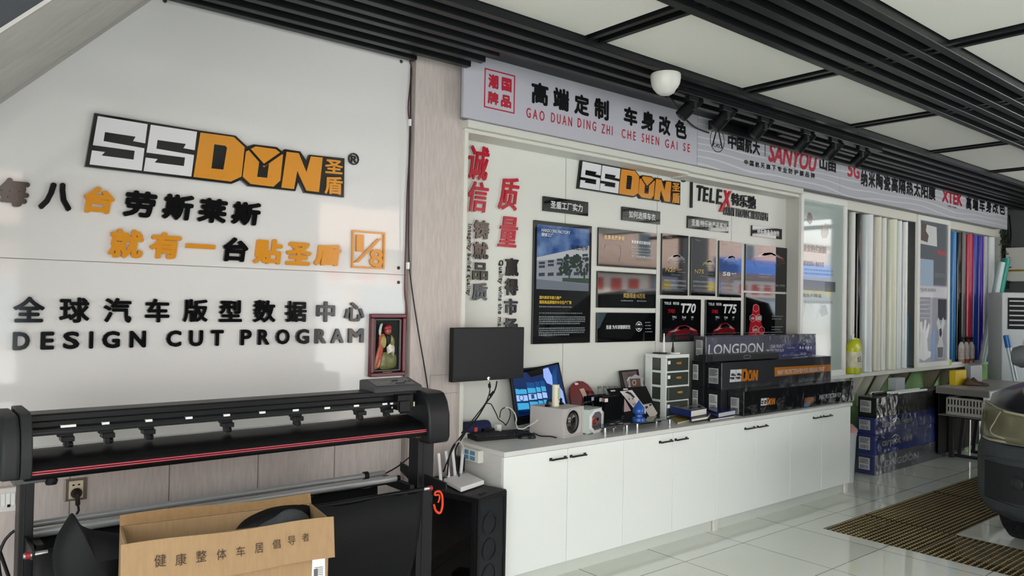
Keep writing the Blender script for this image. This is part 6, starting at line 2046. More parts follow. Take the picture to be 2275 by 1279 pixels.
# ================================================================== long film boxes
M_wrap = film_mat('clear_crinkled_wrap', '#fafbfc', 0.26, 0.5, 6.0, 0.06, 0.035)
M_bxblack = mat('film_box_black', '#1c1d20', 0.4)
M_bxgrey = mat('film_box_grey', '#3d3f44', 0.38)
M_bxnavy = mat('film_box_navy', '#34386b', 0.35)
M_bxblue = mat('film_box_blue', '#3d55c6', 0.35)
M_lab = mat('box_end_label', '#c9cac8', 0.5)
M_lin = mat('label_print_grey', '#4c4d50', 0.6)
M_wprint = mat('white_box_print', '#f2f3f6', 0.35)
M_oprint = mat('orange_box_print', '#d68a2c', 0.35)
def film_box(x0, x1, y0, y1, z0, z1, m, label, grp, front=None, end=None, end_m=None, wrap=True, endlabel=(0.22, 0.80, 0.22, 0.82), bars=True):
    t = thing('film_box', label, 'film box', ((x0+x1)/2, (y0+y1)/2, z0), 0, grp)
    MB().box(x0, x1, y0, y1, z0, z1).build('carton', m, t, bevel=0.003)
    if end_m:
        MB().box(x0-0.0008, x0, y0+0.002, y1-0.002, z0+0.002, z1-0.002).build('end_face', end_m, t)
    fe = lambda u, v, d: (x0-0.0012-d, y1-u*(y1-y0), z0+v*(z1-z0))   # end face seen from the left; u from back to front
    if endlabel:
        a, c, d, e = endlabel
        b = MB()
        b.face([fe(a, d, 0), fe(c, d, 0), fe(c, e, 0), fe(a, e, 0)])
        b.build('end_label', M_lab, t)
        b = MB()
        rnd = random.Random(int(x0*1000)+int(z0*1000))
        for k in range(5):
            v = d+(e-d)*(.92-k*.09)
            b.face([fe(a+.04, v-.03, .0006), fe(a+(c-a)*rnd.uniform(.5, .95), v-.03, .0006), fe(a+(c-a)*.9, v, .0006), fe(a+.04, v, .0006)])
        if bars:
            u = a+.06
            while u < c-.08:
                w_ = rnd.uniform(.008, .024)
                b.face([fe(u, d+.06*(e-d), .0006), fe(u+w_, d+.06*(e-d), .0006), fe(u+w_, d+.38*(e-d), .0006), fe(u, d+.38*(e-d), .0006)])
                u += w_+rnd.uniform(.008, .02)
        b.build('label_print', M_lin, t)
    ff = lambda u, v, d: (x0+u*(x1-x0), y0-0.0012-d, z0+v*(z1-z0))
    if front: front(t, ff, x0, x1, y0, z0, z1)
    if wrap:
        g = 0.004
        n1, n2 = 40, 8
        b = MB()
        rnd = random.Random(int(x0*100))
        b.box(x0-g*.7, x1+g, y0-g, y1-0.001, z0+0.0005, z1+g*.6)
        b.build('plastic_wrap', M_wrap, t, bevel=0.002, bseg=1)
    return t
def boxtext(t, ff, s, u0, v0, u1, v1, m, bold=0.0, shear=0.0, name='box_print'):
    x = lambda u: u
    V, F = glyph_mesh(s)
    mb = MB()
    put_flat(mb, V, F, (u0, u1, v0, v1), ff, 0.0, 0.0, shear)
    return mb.build(name, m, t, recalc=False)
def boxtext_b(t, s, X0, X1, Z0, Z1, Y, m, bold, shear=0.0, name='box_print'):
    return text_on(name, s, (X0, X1, Z0, Z1), wallframe(Y), m, t, bold, 0.0, shear)
def px_text(t, s, px_, Y, m, bold=0.0, shear=0.0, slope=-0.11):
    x0, y0, x1, y1 = px_
    a, c = at(x0, (y0+y1)/2-slope*(x1-x0)/2*1.0, 1, Y), at(x1, (y0+y1)/2+slope*(x1-x0)/2, 1, Y)
    zc = (a.z+c.z)/2
    h = (at((x0+x1)/2, y0, 1, Y).z-at((x0+x1)/2, y1, 1, Y).z)/2
    return text_on('box_print', s, (a.x, c.x, zc-h, zc+h), wallframe(Y), m, t, bold, 0.0, shear)
def small_logo(t, px_, Y, slope=-0.11):
    x0, y0, x1, y1 = px_
    a, c = at(x0, (y0+y1)/2-slope*(x1-x0)/2, 1, Y), at(x1, (y0+y1)/2+slope*(x1-x0)/2, 1, Y)
    zc = (a.z+c.z)/2
    h = (at((x0+x1)/2, y0, 1, Y).z-at((x0+x1)/2, y1, 1, Y).z)/2
    # the printed copy has no backing: map the letter field onto the rectangle
    u0, z0_ = big_plane((482, 902))
    u1, z1_ = big_plane((1750, 865))[0], big_plane((527, 640))[1]
    f = lambda p: (a.x+(big_plane(p)[0]-u0)/(u1-u0)*(c.x-a.x), zc-h+(big_plane(p)[1]-z0_)/(z1_-z0_)*2*h)
    logo(t, f, Y, 0.0012, (M_bxblack, M_wprint, M_oprint), with_seal=False, backing=False)
FBY = 3.165
BW = 0.13
fx0, fx1 = WX(1652, 895, FBY), WX(1896, 868, FBY)
hz1 = WZ(1652, 870, FBY)
def f_bottom(t, ff, x0, x1, y0, z0, z1):
    Y = y0-0.0012
    small_logo(t, (1690, 883, 1722, 899), Y)
    px_text(t, 'PAINT PROTECTION FILM', (1820, 874, 1868, 884), Y, M_wprint, 0.0006, 0.1)
    b = MB()
    q = [at(*p, 1, Y-.0004) for p in ((1788, 884), (1806, 881), (1808, 888), (1804, 897), (1797, 902), (1789, 899), (1787, 891))]
    b.face([tuple(p) for p in q])
    b.build('shield_print', mat('copper_print', '#a8754e', 0.35), t)
    b = MB()
    q = [at(*p, 1, Y-.0008) for p in ((1786, 896), (1797, 894), (1797, 902), (1786, 904))]
    b.face([tuple(p) for p in q])
    b.build('blue_print', mat('blue_print', '#3d8fc2', 0.35), t)
film_box(fx0, fx1, FBY, FBY+BW, TOP, hz1, M_bxblack, 'dark wrapped film box lying at the front of the worktop stack, small logo print', 'film boxes on the worktop', f_bottom, endlabel=(0.18, 0.72, 0.05, 0.72))
mY = FBY+BW+0.004
mx0, mx1 = WX(1603, 830, mY), WX(1846, 825, mY)
mz1 = WZ(1603, 806, mY)
mzm = (TOP+mz1)/2-0.012
film_box(mx0, mx1-0.02, mY, mY+BW, TOP, mzm, M_bxblack, 'black film box in the middle row, under the one with the orange band', 'film boxes on the worktop', None, endlabel=(0.2, 0.75, 0.1, 0.8), wrap=False)
def f_mid(t, ff, x0, x1, y0, z0, z1):
    Y = y0-0.0012
    small_logo(t, (1621, 819, 1684, 846), Y, -0.02)
    b = MB()
    q = [at(*p, 1, Y) for p in ((1721, 816), (1845, 809), (1845, 824), (1721, 836))]
    b.face([tuple(p) for p in q])
    b.build('orange_band', M_oprint, t)
    px_text(t, 'PAINT PROTECTION FILM FOR ORIGINAL PAINT', (1727, 818, 1832, 828), Y-.0006, M_wprint, 0.0008, 0.1, -0.075)
film_box(mx0, mx1, mY, mY+BW, mzm+0.001, mz1, M_bxgrey, 'grey wrapped film box with a large printed logo and an orange band', 'film boxes on the worktop', f_mid, end_m=M_bxblack, endlabel=(0.16, 0.80, 0.22, 0.78))
bY = mY+BW+0.004
bx0, bx1 = WX(1568, 770, bY), WX(1812, 770, bY)
bz1 = WZ(1568, 748, bY)
bzm = WZ(1568, 802, bY)
b3 = TOP+(bzm-TOP)/2
bYe = 3.54
film_box(bx0-0.02, bx1-0.05, bY, bYe, TOP, b3-0.0005, M_bxblack, 'black film box at the very back of the stack, lowest of three', 'film boxes on the worktop', None, wrap=False, endlabel=(0.1, 0.55, 0.25, 0.85))
film_box(bx0-0.02, bx1-0.05, bY, bYe, b3+0.0005, bzm-0.0005, M_bxblack, 'black film box at the back of the stack, between two others', 'film boxes on the worktop', None, wrap=False, endlabel=(0.1, 0.55, 0.25, 0.85))
def f_top(t, ff, x0, x1, y0, z0, z1):
    Y = y0-0.0012
    b = MB()
    b.face([ff(.45, .0, 0), ff(1, .0, 0), ff(1, .62, 0), ff(.62, .52, 0)])
    b.build('blue_field', mat('box_indigo_print', '#4a4f8a', 0.35), t)
    px_text(t, 'LONGDON', (1573, 763, 1696, 786), Y-.0006, M_wprint, 0.003, 0.08, -0.005)
    px_text(t, 'CAR PAINT', (1711, 765, 1741, 773), Y-.0006, M_wprint, 0.0012, 0.1, -0.02)
    px_text(t, 'PROTECTIVE FILM', (1703, 775, 1741, 782), Y-.0006, M_wprint, 0.0012, 0.1, -0.02)
    px_text(t, 'PROTECTIVE FILM', (1750, 771, 1766, 774), Y-.0006, M_wprint, 0.0004, 0.1, -0.02)
    b = MB()
    for k in range(5):
        q = at(1778+k*6, 772, 1, Y-.0006)
        b.box(q.x-0.009, q.x+0.009, Y-.0008, Y-.0004, q.z-0.010, q.z+0.010)
    b.build('handling_marks', M_wprint, t)
film_box(bx0, bx1, bY, bYe, bzm+0.0005, bz1, mat('film_box_slate', '#6b6e80', 0.35), 'grey and indigo film box with large white lettering, topmost on the worktop', 'film boxes on the worktop', f_top, end_m=M_bxblack, endlabel=(0.2, 0.75, 0.22, 0.85))
# clear wrap end standing out at the right of the top box
# sound bar on the middle box
sY = mY+0.03
sx0, sx1 = WX(1569, 793, sY), WX(1731, 790, sY)
t = thing('sound_bar', 'black sound bar lying on the grey film box before the topmost box', 'sound bar', ((sx0+sx1)/2, sY+0.03, mz1+0.004))
MB().box(sx0, sx1, sY, sY+0.07, mz1+0.004, mz1+0.058).build('cabinet', mat('sound_bar_black', '#1b1c1f', 0.4), t, bevel=0.006, bseg=3)
MB().box(sx0+0.07, sx1-0.02, sY-0.002, sY+0.004, mz1+0.010, mz1+0.052).build('grille', mat('sound_bar_grille', '#25262a', 0.55, bump=0.2, bscale=500), t, bevel=0.001)
b = MB()
qx = (sx0+sx1)/2+0.03
zq = mz1+0.031
b.tube([(qx-0.045, sY-.003, zq), (qx-0.035, sY-.003, zq+.010), (qx+0.035, sY-.003, zq+.010), (qx+0.045, sY-.003, zq), (qx+0.035, sY-.003, zq-.010), (qx-0.035, sY-.003, zq-.010), (qx-0.045, sY-.003, zq)], 0.0015, 6, 2)
b.build('display_rim', M_grey, t)
# ------------------------------------------------------------------ four boxes on the floor
gx0, gx1, gy0 = 7.085, 8.93, 3.285
gy1 = 3.455
zt = [0.0]
for p in ((1947, 997), (1947, 952), (1947, 915), (1948, 872)):
    zt.append(WZ(p[0], (1012, 965.5, 929, 884)[len(zt)-1], gy0))
def carp(t, ff, x0, x1, y0, z0, z1):
    Y = y0-0.0014
    h = z1-z0
    L_ = x1-x0
    boxtext_b(t, 'carprot', x0+L_*.07, x0+L_*.28, z0+h*.26, z0+h*.68, Y, M_wprint, 0.009)
    boxtext_b(t, '卡普特', x0+L_*.30, x0+L_*.42, z0+h*.36, z0+h*.68, Y, M_wprint, 0.006)
    P = [(x0+L_*(.18+.08*k/8), Y, z0+h*(.70+.12*math.sin(PI*k/8))) for k in range(9)]
    MB().tube(P, 0.004, 6, 2).build('arc_print', M_wprint, t)
    b = MB()
    b.face([ff(.77, .34, 0), ff(.985, .34, 0), ff(.985, .74, 0), ff(.77, .74, 0)])
    b.build('window_print', mat('tan_print', '#8d8a7c', 0.35), t)
    b = MB()
    b.face([ff(.57, .02, 0), ff(.595, .02, 0), ff(.595, .98, 0), ff(.57, .98, 0)])
    b.build('tape_strip', mat('pale_tape', '#8f97c8', 0.2), t)
def lond(t, ff, x0, x1, y0, z0, z1):
    h, L_ = z1-z0, x1-x0
    boxtext_b(t, 'LONGDON', x0+L_*.06, x0+L_*.50, z0+h*.30, z0+h*.66, y0-.0014, M_wprint, 0.006, 0.05)
floorlab = ['grey wrapped film box on the floor, lowest of the stack under the blue ones', 'blue film box, lower of the two blue ones in the floor stack', 'blue film box, upper of the two blue ones in the floor stack', 'black wrapped film box on top of the floor stack']
for k in range(4):
    film_box(gx0+(0.015 if k == 3 else 0), gx1, gy0, gy1, zt[k]+0.001, zt[k+1]-0.001, [mat('film_box_silver', '#8c8e94', 0.35), M_bxblue, M_bxblue, mat('film_box_charcoal', '#4a4a50', 0.4)][k], floorlab[k], 'film boxes on the floor', [lond, carp, carp, None][k], end_m=[M_bxnavy, M_bxnavy, M_bxnavy, M_bxblack][k], endlabel=(0.12, 0.72, 0.24, 0.84))
ztop4 = zt[4]
# folder pack, white rolls on the floor stack
for k, (pa, pb_, m_, nm, lb) in enumerate((((1935, 861), (1962, 858), M_white, 'paper_roll', 'short white paper roll at the left end of the floor box stack'),
                                           ((1940, 866), (1985, 862), M_black, 'squeegee', 'black squeegee handle lying among the white rolls'),
                                           ((1973, 858), (2042, 849), M_white, 'paper_roll', 'long white paper roll lying on the floor box stack, rearmost'),
                                           ((1980, 863), (2040, 855), M_white, 'paper_roll', 'long white paper roll on the floor box stack, middle one'),
                                           ((1998, 866), (2058, 853), M_white, 'paper_roll', 'long white paper roll on the floor box stack, front one'))):
    r_ = 0.012
    a, c = at(*pa, 2, ztop4+r_+0.004), at(*pb_, 2, ztop4+r_+0.004)
    yy = gy1-0.02-0.035*k
    a, c = Vector((WX(pa[0], pa[1], yy), yy, ztop4+r_+.004)), Vector((WX(pb_[0], pb_[1], yy-.02), yy-.02, ztop4+r_+.004))
    tag(MB().cyl(a, c, r_, seg=14).build(nm, m_, smooth=True), lb, 'roll' if m_ is M_white else 'tool', 'white rolls on the floor boxes' if m_ is M_white else None)
# ================================================================== shelf, glazed panels and film rolls
SHZ = WZ(1880, 832, 3.55)
SHZ = (WZ(1880, 835, 3.55)+WZ(2040, 815, 3.55))/2
b = MB().box(NICHE_X0+0.02, 11.05, 3.55, NY-0.003, SHZ-0.035, SHZ)
tag(b.build('wall_shelf', mat('white_shelf', '#dcddd6', 0.4), bevel=0.003), 'long white shelf in the wall niche carrying the film rolls', 'shelf')
for k, (pxx) in enumerate((1886, 1912, 1940, 1968, 2018, 2088, 2122, 2160)):
    p = at(pxx+3, 850, 1, 3.58)
    x = p.x
    b = MB().prism_x([(3.57, SHZ-0.036), (NY-0.003, SHZ-0.036), (NY-0.003, SHZ-0.36), (NY-0.03, SHZ-0.36)], x-0.012, x+0.012)
    bo = (b.build('shelf_bracket', mat('brown_edged_bracket', '#8e8374', 0.5) if k > 3 else mat('white_bracket', '#c9c8be', 0.45)))
    MB().prism_x([(3.564, SHZ-0.036), (3.574, SHZ-0.036), (NY-0.028, SHZ-0.36), (NY-0.038, SHZ-0.36)], x-0.016, x+0.016).build('edge_strip', mat('dark_brown_edge', '#4a3d30', 0.3) if k not in (1, 3) else mat('pale_edge', '#d8d2c4', 0.3), bo)
    tag(bo, 'slanting shelf bracket below the wall shelf, %s from the left' % ordn[k], 'bracket', 'brackets under the wall shelf')
M_af = mat('white_aluminium_frame', '#e6e7e2', 0.3)
def glazed(tl, tr_, bl, br, label, Y=3.545):
    X0, X1, Z0, Z1 = quad_rect(tl, tr_, bl, br, Y)
    Z0 = SHZ
    t = thing('glazed_panel', label, 'display panel', ((X0+X1)/2, Y+0.02, Z0), 0, 'glazed display panels')
    w_ = 0.055
    b = MB()
    b.box(X0, X1, Y, Y+0.035, Z1-w_, Z1).box(X0, X1, Y, Y+0.035, Z0, Z0+w_).box(X0, X0+w_, Y, Y+0.035, Z0+w_, Z1-w_).box(X1-w_, X1, Y, Y+0.035, Z0+w_, Z1-w_)
    b.build('frame', M_af, t, bevel=0.004)
    return t, X0+w_, X1-w_, Z0+w_, Z1-w_, Y
t, X0, X1, Z0, Z1, Y = glazed((1781, 426), (1884, 445), (1774, 838), (1879, 826), 'tall white-framed glass panel over the right end of the worktop, with a pale poster')
MB().box(X0, X1, Y+0.015, Y+0.02, Z0, Z1).build('poster_sheet', mat('pale_green_poster', '#aebcb8', 0.04, spec=0.6, noise=0.04, nscale=1.2), t)
U = lambda u, v: (X0+u*(X1-X0), Z1-v*(Z1-Z0))
def gtext(t, s, u0, v0, u1, v1, m, bold=0.0):
    a, c = U(u0, v0), U(u1, v1)
    return text_on('printed_text', s, (a[0], c[0], c[1], a[1]), wallframe(Y+0.0142), m, t, bold)
def garea(t, name, pts, m, lev=1):
    return MB().flat_y([U(*p) for p in pts], Y+0.0146-0.0004*lev).build(name, m, t)
G_dk, G_md, G_lt = mat('poster_text_dark', '#4d5a58', 0.06), mat('poster_text_mid', '#7d8a88', 0.06), mat('poster_light', '#cdd6d2', 0.06)
gtext(t, '亲爱的劣质膜', .02, .26, .58, .305, G_dk, .004)
gtext(t, '我们亲爱的人也在车里', .0, .355, .52, .385, G_dk, .002)
gtext(t, '隔热不降温', .0, .545, .47, .567, G_dk, .0015)
for k in range(3): gtext(t, '车膜品质保障隔热防晒防爆', .0, .40+.022*k if k < 2 else .585, .75, .412+.022*k if k < 2 else .602, G_md)
garea(t, 'printed_face', [(.10, .10), (.13, .075), (.19, .075), (.23, .10), (.22, .13), (.17, .145), (.11, .13)], mat('poster_brown', '#6f625d', 0.08), 1)
garea(t, 'printed_fingers', [(.44, .19), (.47, .14), (.51, .14), (.54, .12), (.58, .13), (.62, .12), (.63, .18), (.58, .21), (.48, .215)], mat('poster_tan', '#9d9288', 0.08), 1)
garea(t, 'printed_photo_strip', [(.0, .465), (.82, .47), (.82, .53), (.0, .525)], mat('poster_photo', '#5f6c6c', 0.08), 1)
garea(t, 'printed_photo', [(.55, .47), (.80, .47), (.80, .53), (.55, .53)], mat('poster_photo_dark', '#323d3e', 0.08), 2)
garea(t, 'printed_group', [(.02, .70), (.10, .60), (.30, .62), (.34, .70), (.46, .60), (.58, .61), (.68, .72), (.72, .86), (.60, .98), (.05, .98)], mat('poster_group', '#c3cdc7', 0.08), 1)
garea(t, 'printed_hair', [(.42, .65), (.48, .61), (.58, .61), (.64, .66), (.58, .67), (.48, .68)], mat('poster_hair', '#8f9c9a', 0.08), 2)
t, X0, X1, Z0, Z1, Y = glazed((2042, 476), (2113, 490), (2037, 806), (2109, 792), 'white-framed glass panel between the white and the coloured film rolls, with a hand poster')
MB().box(X0, X1, Y+0.015, Y+0.02, Z0, Z1).build('poster_sheet', mat('mauve_grey_poster', '#9ea0ad', 0.04, spec=0.6), t)
garea(t, 'printed_top', [(0, 0), (1, 0), (1, .45), (0, .45)], mat('poster_slate', '#6d7178', 0.05), 1)
garea(t, 'printed_bright', [(0, .02), (.6, .03), (.62, .17), (0, .165)], mat('poster_white', '#d6d8da', 0.05), 2)
garea(t, 'printed_car', [(.05, .02), (.25, .02), (.22, .07), (.32, .10), (.28, .15), (.05, .14)], mat('poster_brown', '#6f625d', 0.08), 3)
garea(t, 'printed_red', [(.62, .19), (.92, .20), (.95, .23), (.62, .225)], mat('poster_red_soft', '#b4626a', 0.06), 3)
garea(t, 'printed_photo', [(0, .27), (.5, .27), (.5, .46), (0, .46)], mat('poster_photo_blue', '#a9bdd4', 0.05), 3)
garea(t, 'printed_band', [(0, .46), (1, .46), (1, .54), (0, .54)], mat('poster_pale', '#cfd0da', 0.05), 3)
garea(t, 'printed_panel', [(.68, .55), (1, .55), (1, .70), (.68, .70)], mat('poster_dark', '#3d3c48', 0.06), 3)
garea(t, 'printed_hand', [(.03, .97), (.06, .80), (.04, .72), (.12, .71), (.14, .78), (.20, .70), (.27, .70), (.24, .79), (.34, .72), (.40, .74), (.30, .84), (.33, .92), (.44, .93), (.42, .965), (.20, .99)], mat('poster_hand', '#dfe0e4', 0.05), 4)
garea(t, 'printed_robot', [(.62, .72), (.70, .68), (.78, .74), (.86, .68), (.94, .72), (.86, .78), (.84, .84), (.90, .90), (.88, .98), (.66, .98), (.64, .90), (.72, .84), (.70, .78)], mat('poster_robot', '#c9cad0', 0.1), 4)
garea(t, 'printed_robot_face', [(.73, .77), (.80, .76), (.83, .80), (.78, .83), (.73, .81)], mat('poster_dark', '#3d3c48', 0.06), 5)
garea(t, 'printed_drop', [(.66, .90), (.88, .90), (.86, .975), (.68, .975)], mat('poster_slate', '#6d7178', 0.05), 5)
garea(t, 'printed_blue', [(.46, .80), (.60, .76), (.58, .99), (.44, .99)], mat('poster_soft_blue', '#8fa9d2', 0.06), 3)
gtext(t, '隔热', .56, .36, .92, .395, G_md, .001)
gtext(t, '严选材质 高清隔热', .0, .475, .6, .50, G_dk, .001)
# upright film rolls
def roll(px0, px1, y, m, name, label, ztop_=None, zbase=None, group='upright film rolls', lean=0.0, leany=0.0, core=True):
    xm = (px0+px1)/2
    x = WX(xm, 700, y)
    r_ = min((WX(px1, 700, y)-WX(px0, 700, y))/2*0.55, .06)
    zb = SHZ if zbase is None else zbase
    zt__ = ztop_ or 2.46
    t = thing(name, label, 'film roll', (x, y, zb), 0, group)
    p0, p1_ = Vector((x, y, zb)), Vector((x+lean, y+leany, zt__))
    MB().cyl(p0, p1_, r_, seg=24).build('film', m, t, smooth=True)
    d = (p1_-p0).normalized()
    MB().cyl(p0-d*0.0+Vector((0, 0, 0.001)), p0+d*0.012, r_*1.04, seg=24).build('end_cap', m, t, smooth=True)
    return t
M_r1 = mat('film_milky_white', '#dfe3df', 0.3)
M_r2 = mat('film_cream', '#d9d6c6', 0.3)
M_r3 = mat('film_black', '#0a0a0b', 0.06)
M_clear = mat('film_crystal', '#dde5e8', 0.22)
rl = [(1885, 1897, M_r1, 'narrow white film roll nearest the yellow jug'), (1897, 1910, M_r3, 'black glossy film roll behind the yellow jug'), (1912, 1935, M_clear, 'wide milky film roll right of the black one'),
      (1936, 1954, M_r2, 'cream film roll, third to the right of the black one'), (1955, 1966, M_r1, 'narrow white film roll before the dark gap'), (1967, 1988, mat('film_pale_yellow', '#dfe2cf', 0.3), 'pale yellowish film roll in the middle of the niche'),
      (1988, 2000, M_clear, 'narrow clear film roll before the crumpled one'), (2000, 2013, mat('film_wrapped_white', '#e8ebec', 0.1, bump=0.3, bscale=20), 'white film roll in crumpled plastic left of the hand poster')]
for k, (a, c, m, lab) in enumerate(rl):
    roll(a, c, 3.645 if k % 2 == 0 else 3.66, m, 'film_roll', lab, group='pale film rolls')
rl = [(2111, 2121, mat('film_sky_blue', '#3f8fd6', 0.15), 'sky blue film roll touching the hand poster frame'), (2121, 2132, M_r3, 'black film roll beside the sky blue one'), (2133, 2142, mat('film_grey', '#76787a', 0.15), 'grey film roll between the black and the red'),
      (2142, 2156, mat('film_red', '#c5334f', 0.2), 'pinkish red film roll'), (2156, 2168, mat('film_royal_blue', '#1b46b4', 0.15), 'royal blue film roll between red and purple'), (2168, 2180, mat('film_purple', '#3c1fa6', 0.15), 'purple film roll, last of the coloured ones'),
      (2182, 2190, mat('film_silver_grey', '#b9bcbc', 0.15), 'narrow silver grey film roll right of the purple one'), (2190, 2204, M_clear, 'pale glossy film roll at the right end of the shelf')]
for k, (a, c, m, lab) in enumerate(rl):
    roll(a, c, 3.69 if k < 6 else 3.64, m, 'film_roll', lab, group='coloured film rolls')
p0 = at(2190, 781, 1, 3.57)
p0.z = SHZ
p1_ = at(2236, 575, 1, 3.43)
t = thing('film_roll', 'teal film roll leaning behind the air conditioner', 'film roll', tuple(p0), 0, 'leaning film rolls')
r_ = .046
MB().cyl(p0, p1_, r_, seg=24).build('film', mat('film_teal', '#2fa296', 0.12), t, smooth=True)
MB().cyl(p1_, p1_+(p1_-p0).normalized()*0.006, r_*.7, seg=20).build('core', mat('cardboard_core', '#a98d62', 0.7), t)
p0b, p1b = p0+Vector((-0.11, 0.0, 0)), at(2225, 582, 1, 3.40)
t = thing('film_roll', 'pale aqua film roll leaning beside the teal one', 'film roll', tuple(p0b), 0, 'leaning film rolls')
MB().cyl(p0b, p1b, r_*.9, seg=24).build('film', mat('film_aqua', '#c4dcdc', 0.15), t, smooth=True)
# blue glassy bottle-like tank behind the crumpled roll
x = WX(2009, 740, 3.69)
t = thing('water_bottle', 'tall blue clear bottle standing behind the crumpled film roll', 'bottle', (x, 3.69, SHZ))
MB().lathe([(0.045, 0), (0.048, 0.02), (0.048, 0.52), (0.04, 0.58), (0.022, 0.62), (0.022, 0.66)], (x, 3.69, SHZ), seg=20).build('bottle', mat('clear_blue', '#5f95b8', 0.1), t, smooth=True)
MB().cyl((x, 3.69, SHZ+0.66), (x, 3.69, SHZ+0.69), 0.03, seg=18).build('cap', M_white, t, smooth=True)
# yellow jug
jx, jy = WX(1897, 800, 3.58), 3.58
jz1 = WZ(1897, 741, 3.60)
jw = (WX(1914, 790, 3.6)-WX(1881, 790, 3.6))/2*0.62
jh = jz1-SHZ
t = thing('yellow_jug', 'yellow plastic jug with a pump top and a white label on the shelf end', 'jug', (jx, jy, SHZ))
def rrect(hw, hd, z, n=20, p=3.2):
    out = []
    for k in range(n):
        a_ = 2*PI*k/n
        c_, s_ = math.cos(a_), math.sin(a_)
        out.append((jx+hw*math.copysign(abs(c_)**(2/p), c_), jy+hd*math.copysign(abs(s_)**(2/p), s_), z))
    return out
def loft(mb, rings_):
    R_ = [[mb.v(p) for p in r] for r in rings_]
    for A_, B_ in zip(R_, R_[1:]):
        n = len(A_)
        for k in range(n):
            mb.bm.faces.new((A_[k], A_[(k+1) % n], B_[(k+1) % n], B_[k]))
    mb.bm.faces.new(R_[0][::-1])
    mb.bm.faces.new(R_[-1])
    return mb
loft(MB(), [rrect(jw*s_, jw*.6*s_, SHZ+jh*h_) for s_, h_ in ((.9, 0), (1, .03), (1, .62), (.97, .68), (.80, .76), (.5, .84), (.32, .86), (.30, .90))]).build('body', mat('yellow_plastic', '#c9cf2a', 0.3), t, smooth=True)
loft(MB(), [rrect(jw*1.006, jw*.606, SHZ+jh*h_) for h_ in (.16, .56)]).build('label', mat('jug_label', '#d9d5b8', 0.5, noise=0.25, nscale=14), t, smooth=True)
MB().tube([(jx+jw*.25, jy-.02, SHZ+jh*.86), (jx+jw*.6, jy-.02, SHZ+jh*.84), (jx+jw*.85, jy-.02, SHZ+jh*.74), (jx+jw*.9, jy-.02, SHZ+jh*.62)], 0.012, 8).build('handle', MATS['yellow_plastic'], t, smooth=True)
b = MB()
b.cyl((jx-jw*.25, jy, SHZ+jh*.86), (jx-jw*.25, jy, SHZ+jh*.98), jw*.12, seg=14)
b.box(jx-jw*.75, jx-jw*.12, jy-.01, jy+.01, SHZ+jh*.97, SHZ+jh)
b.build('pump', M_white, t, bevel=0.002)
text_on('label_print', '大王', (jx-jw*.5, jx+jw*.3, SHZ+jh*.30, SHZ+jh*.45), wallframe(jy-jw*.61), mat('printed_dark_blue', '#2b3350', 0.4), t, 0.004)
# spray bottles
for k, (pxx, m2, lb) in enumerate(((2136, '#b98a7a', 'leftmost, mostly hidden by the grey roll'), (2147, '#a8482c', 'the middle one with rust-coloured liquid'), (2158, '#9a4a35', 'the right one before the royal blue roll'))):
    yy = 3.585
    x = WX(pxx, 780, yy)
    h_ = WZ(pxx, 748, yy)-SHZ
    r_ = 0.034
    t = thing('spray_bottle', 'clear spray bottle with a black trigger, '+lb, 'spray bottle', (x, yy, SHZ), 0, 'spray bottles on the shelf')
    MB().lathe([(r_*.95, 0), (r_, .01), (r_, h_*.66), (r_*.5, h_*.78), (r_*.3, h_*.82)], (x, yy, SHZ), seg=20).build('bottle', mat('bottle_pale', '#d3cfc8', 0.12), t, smooth=True)
    MB().lathe([(r_*1.01, h_*.01), (r_*1.01, h_*.16)], (x, yy, SHZ), seg=20).build('liquid', mat('liquid_%d' % k, m2, 0.2), t, smooth=True)
    MB().lathe([(r_*1.015, h_*.22), (r_*1.015, h_*.58)], (x, yy, SHZ), seg=20).build('label', mat('bottle_label_%d' % k, '#c9b8b6', 0.4, noise=0.3, nscale=30), t, smooth=True)
    b = MB()
    b.cyl((x, yy, SHZ+h_*.80), (x, yy, SHZ+h_*.90), r_*.36, seg=14)
    b.hexa([(x-.03, yy-.012, SHZ+h_*.90), (x+.035, yy-.012, SHZ+h_*.90), (x+.035, yy+.012, SHZ+h_*.90), (x-.03, yy+.012, SHZ+h_*.90)], [(x-.045, yy-.012, SHZ+h_*.97), (x+.02, yy-.012, SHZ+h_), (x+.02, yy+.012, SHZ+h_), (x-.045, yy+.012, SHZ+h_*.97)])
    b.build('trigger', M_black, t, bevel=0.002)
q = at(2110, 792, 1, 3.57)
tag(MB().box(q.x-.03, q.x+.03, 3.56, 3.60, SHZ, SHZ+.06).build('green_tape', mat('lime_plastic', '#b9d24a', 0.4), bevel=0.004), 'small lime green box at the foot of the sky blue roll', 'box')
tag(MB().box(q.x+.05, q.x+.40, 3.565, 3.62, SHZ, SHZ+.022).build('white_tray', M_white, bevel=0.003), 'flat white tray in front of the black roll', 'tray')
q = at(2172, 788, 1, 3.57)
tag(MB().box(q.x-.20, q.x+.24, 3.56, 3.62, SHZ, SHZ+.022).build('pale_tray', mat('pale_mauve_plastic', '#cfcbd6', 0.4), bevel=0.003), 'flat pale tray under the purple roll', 'tray')
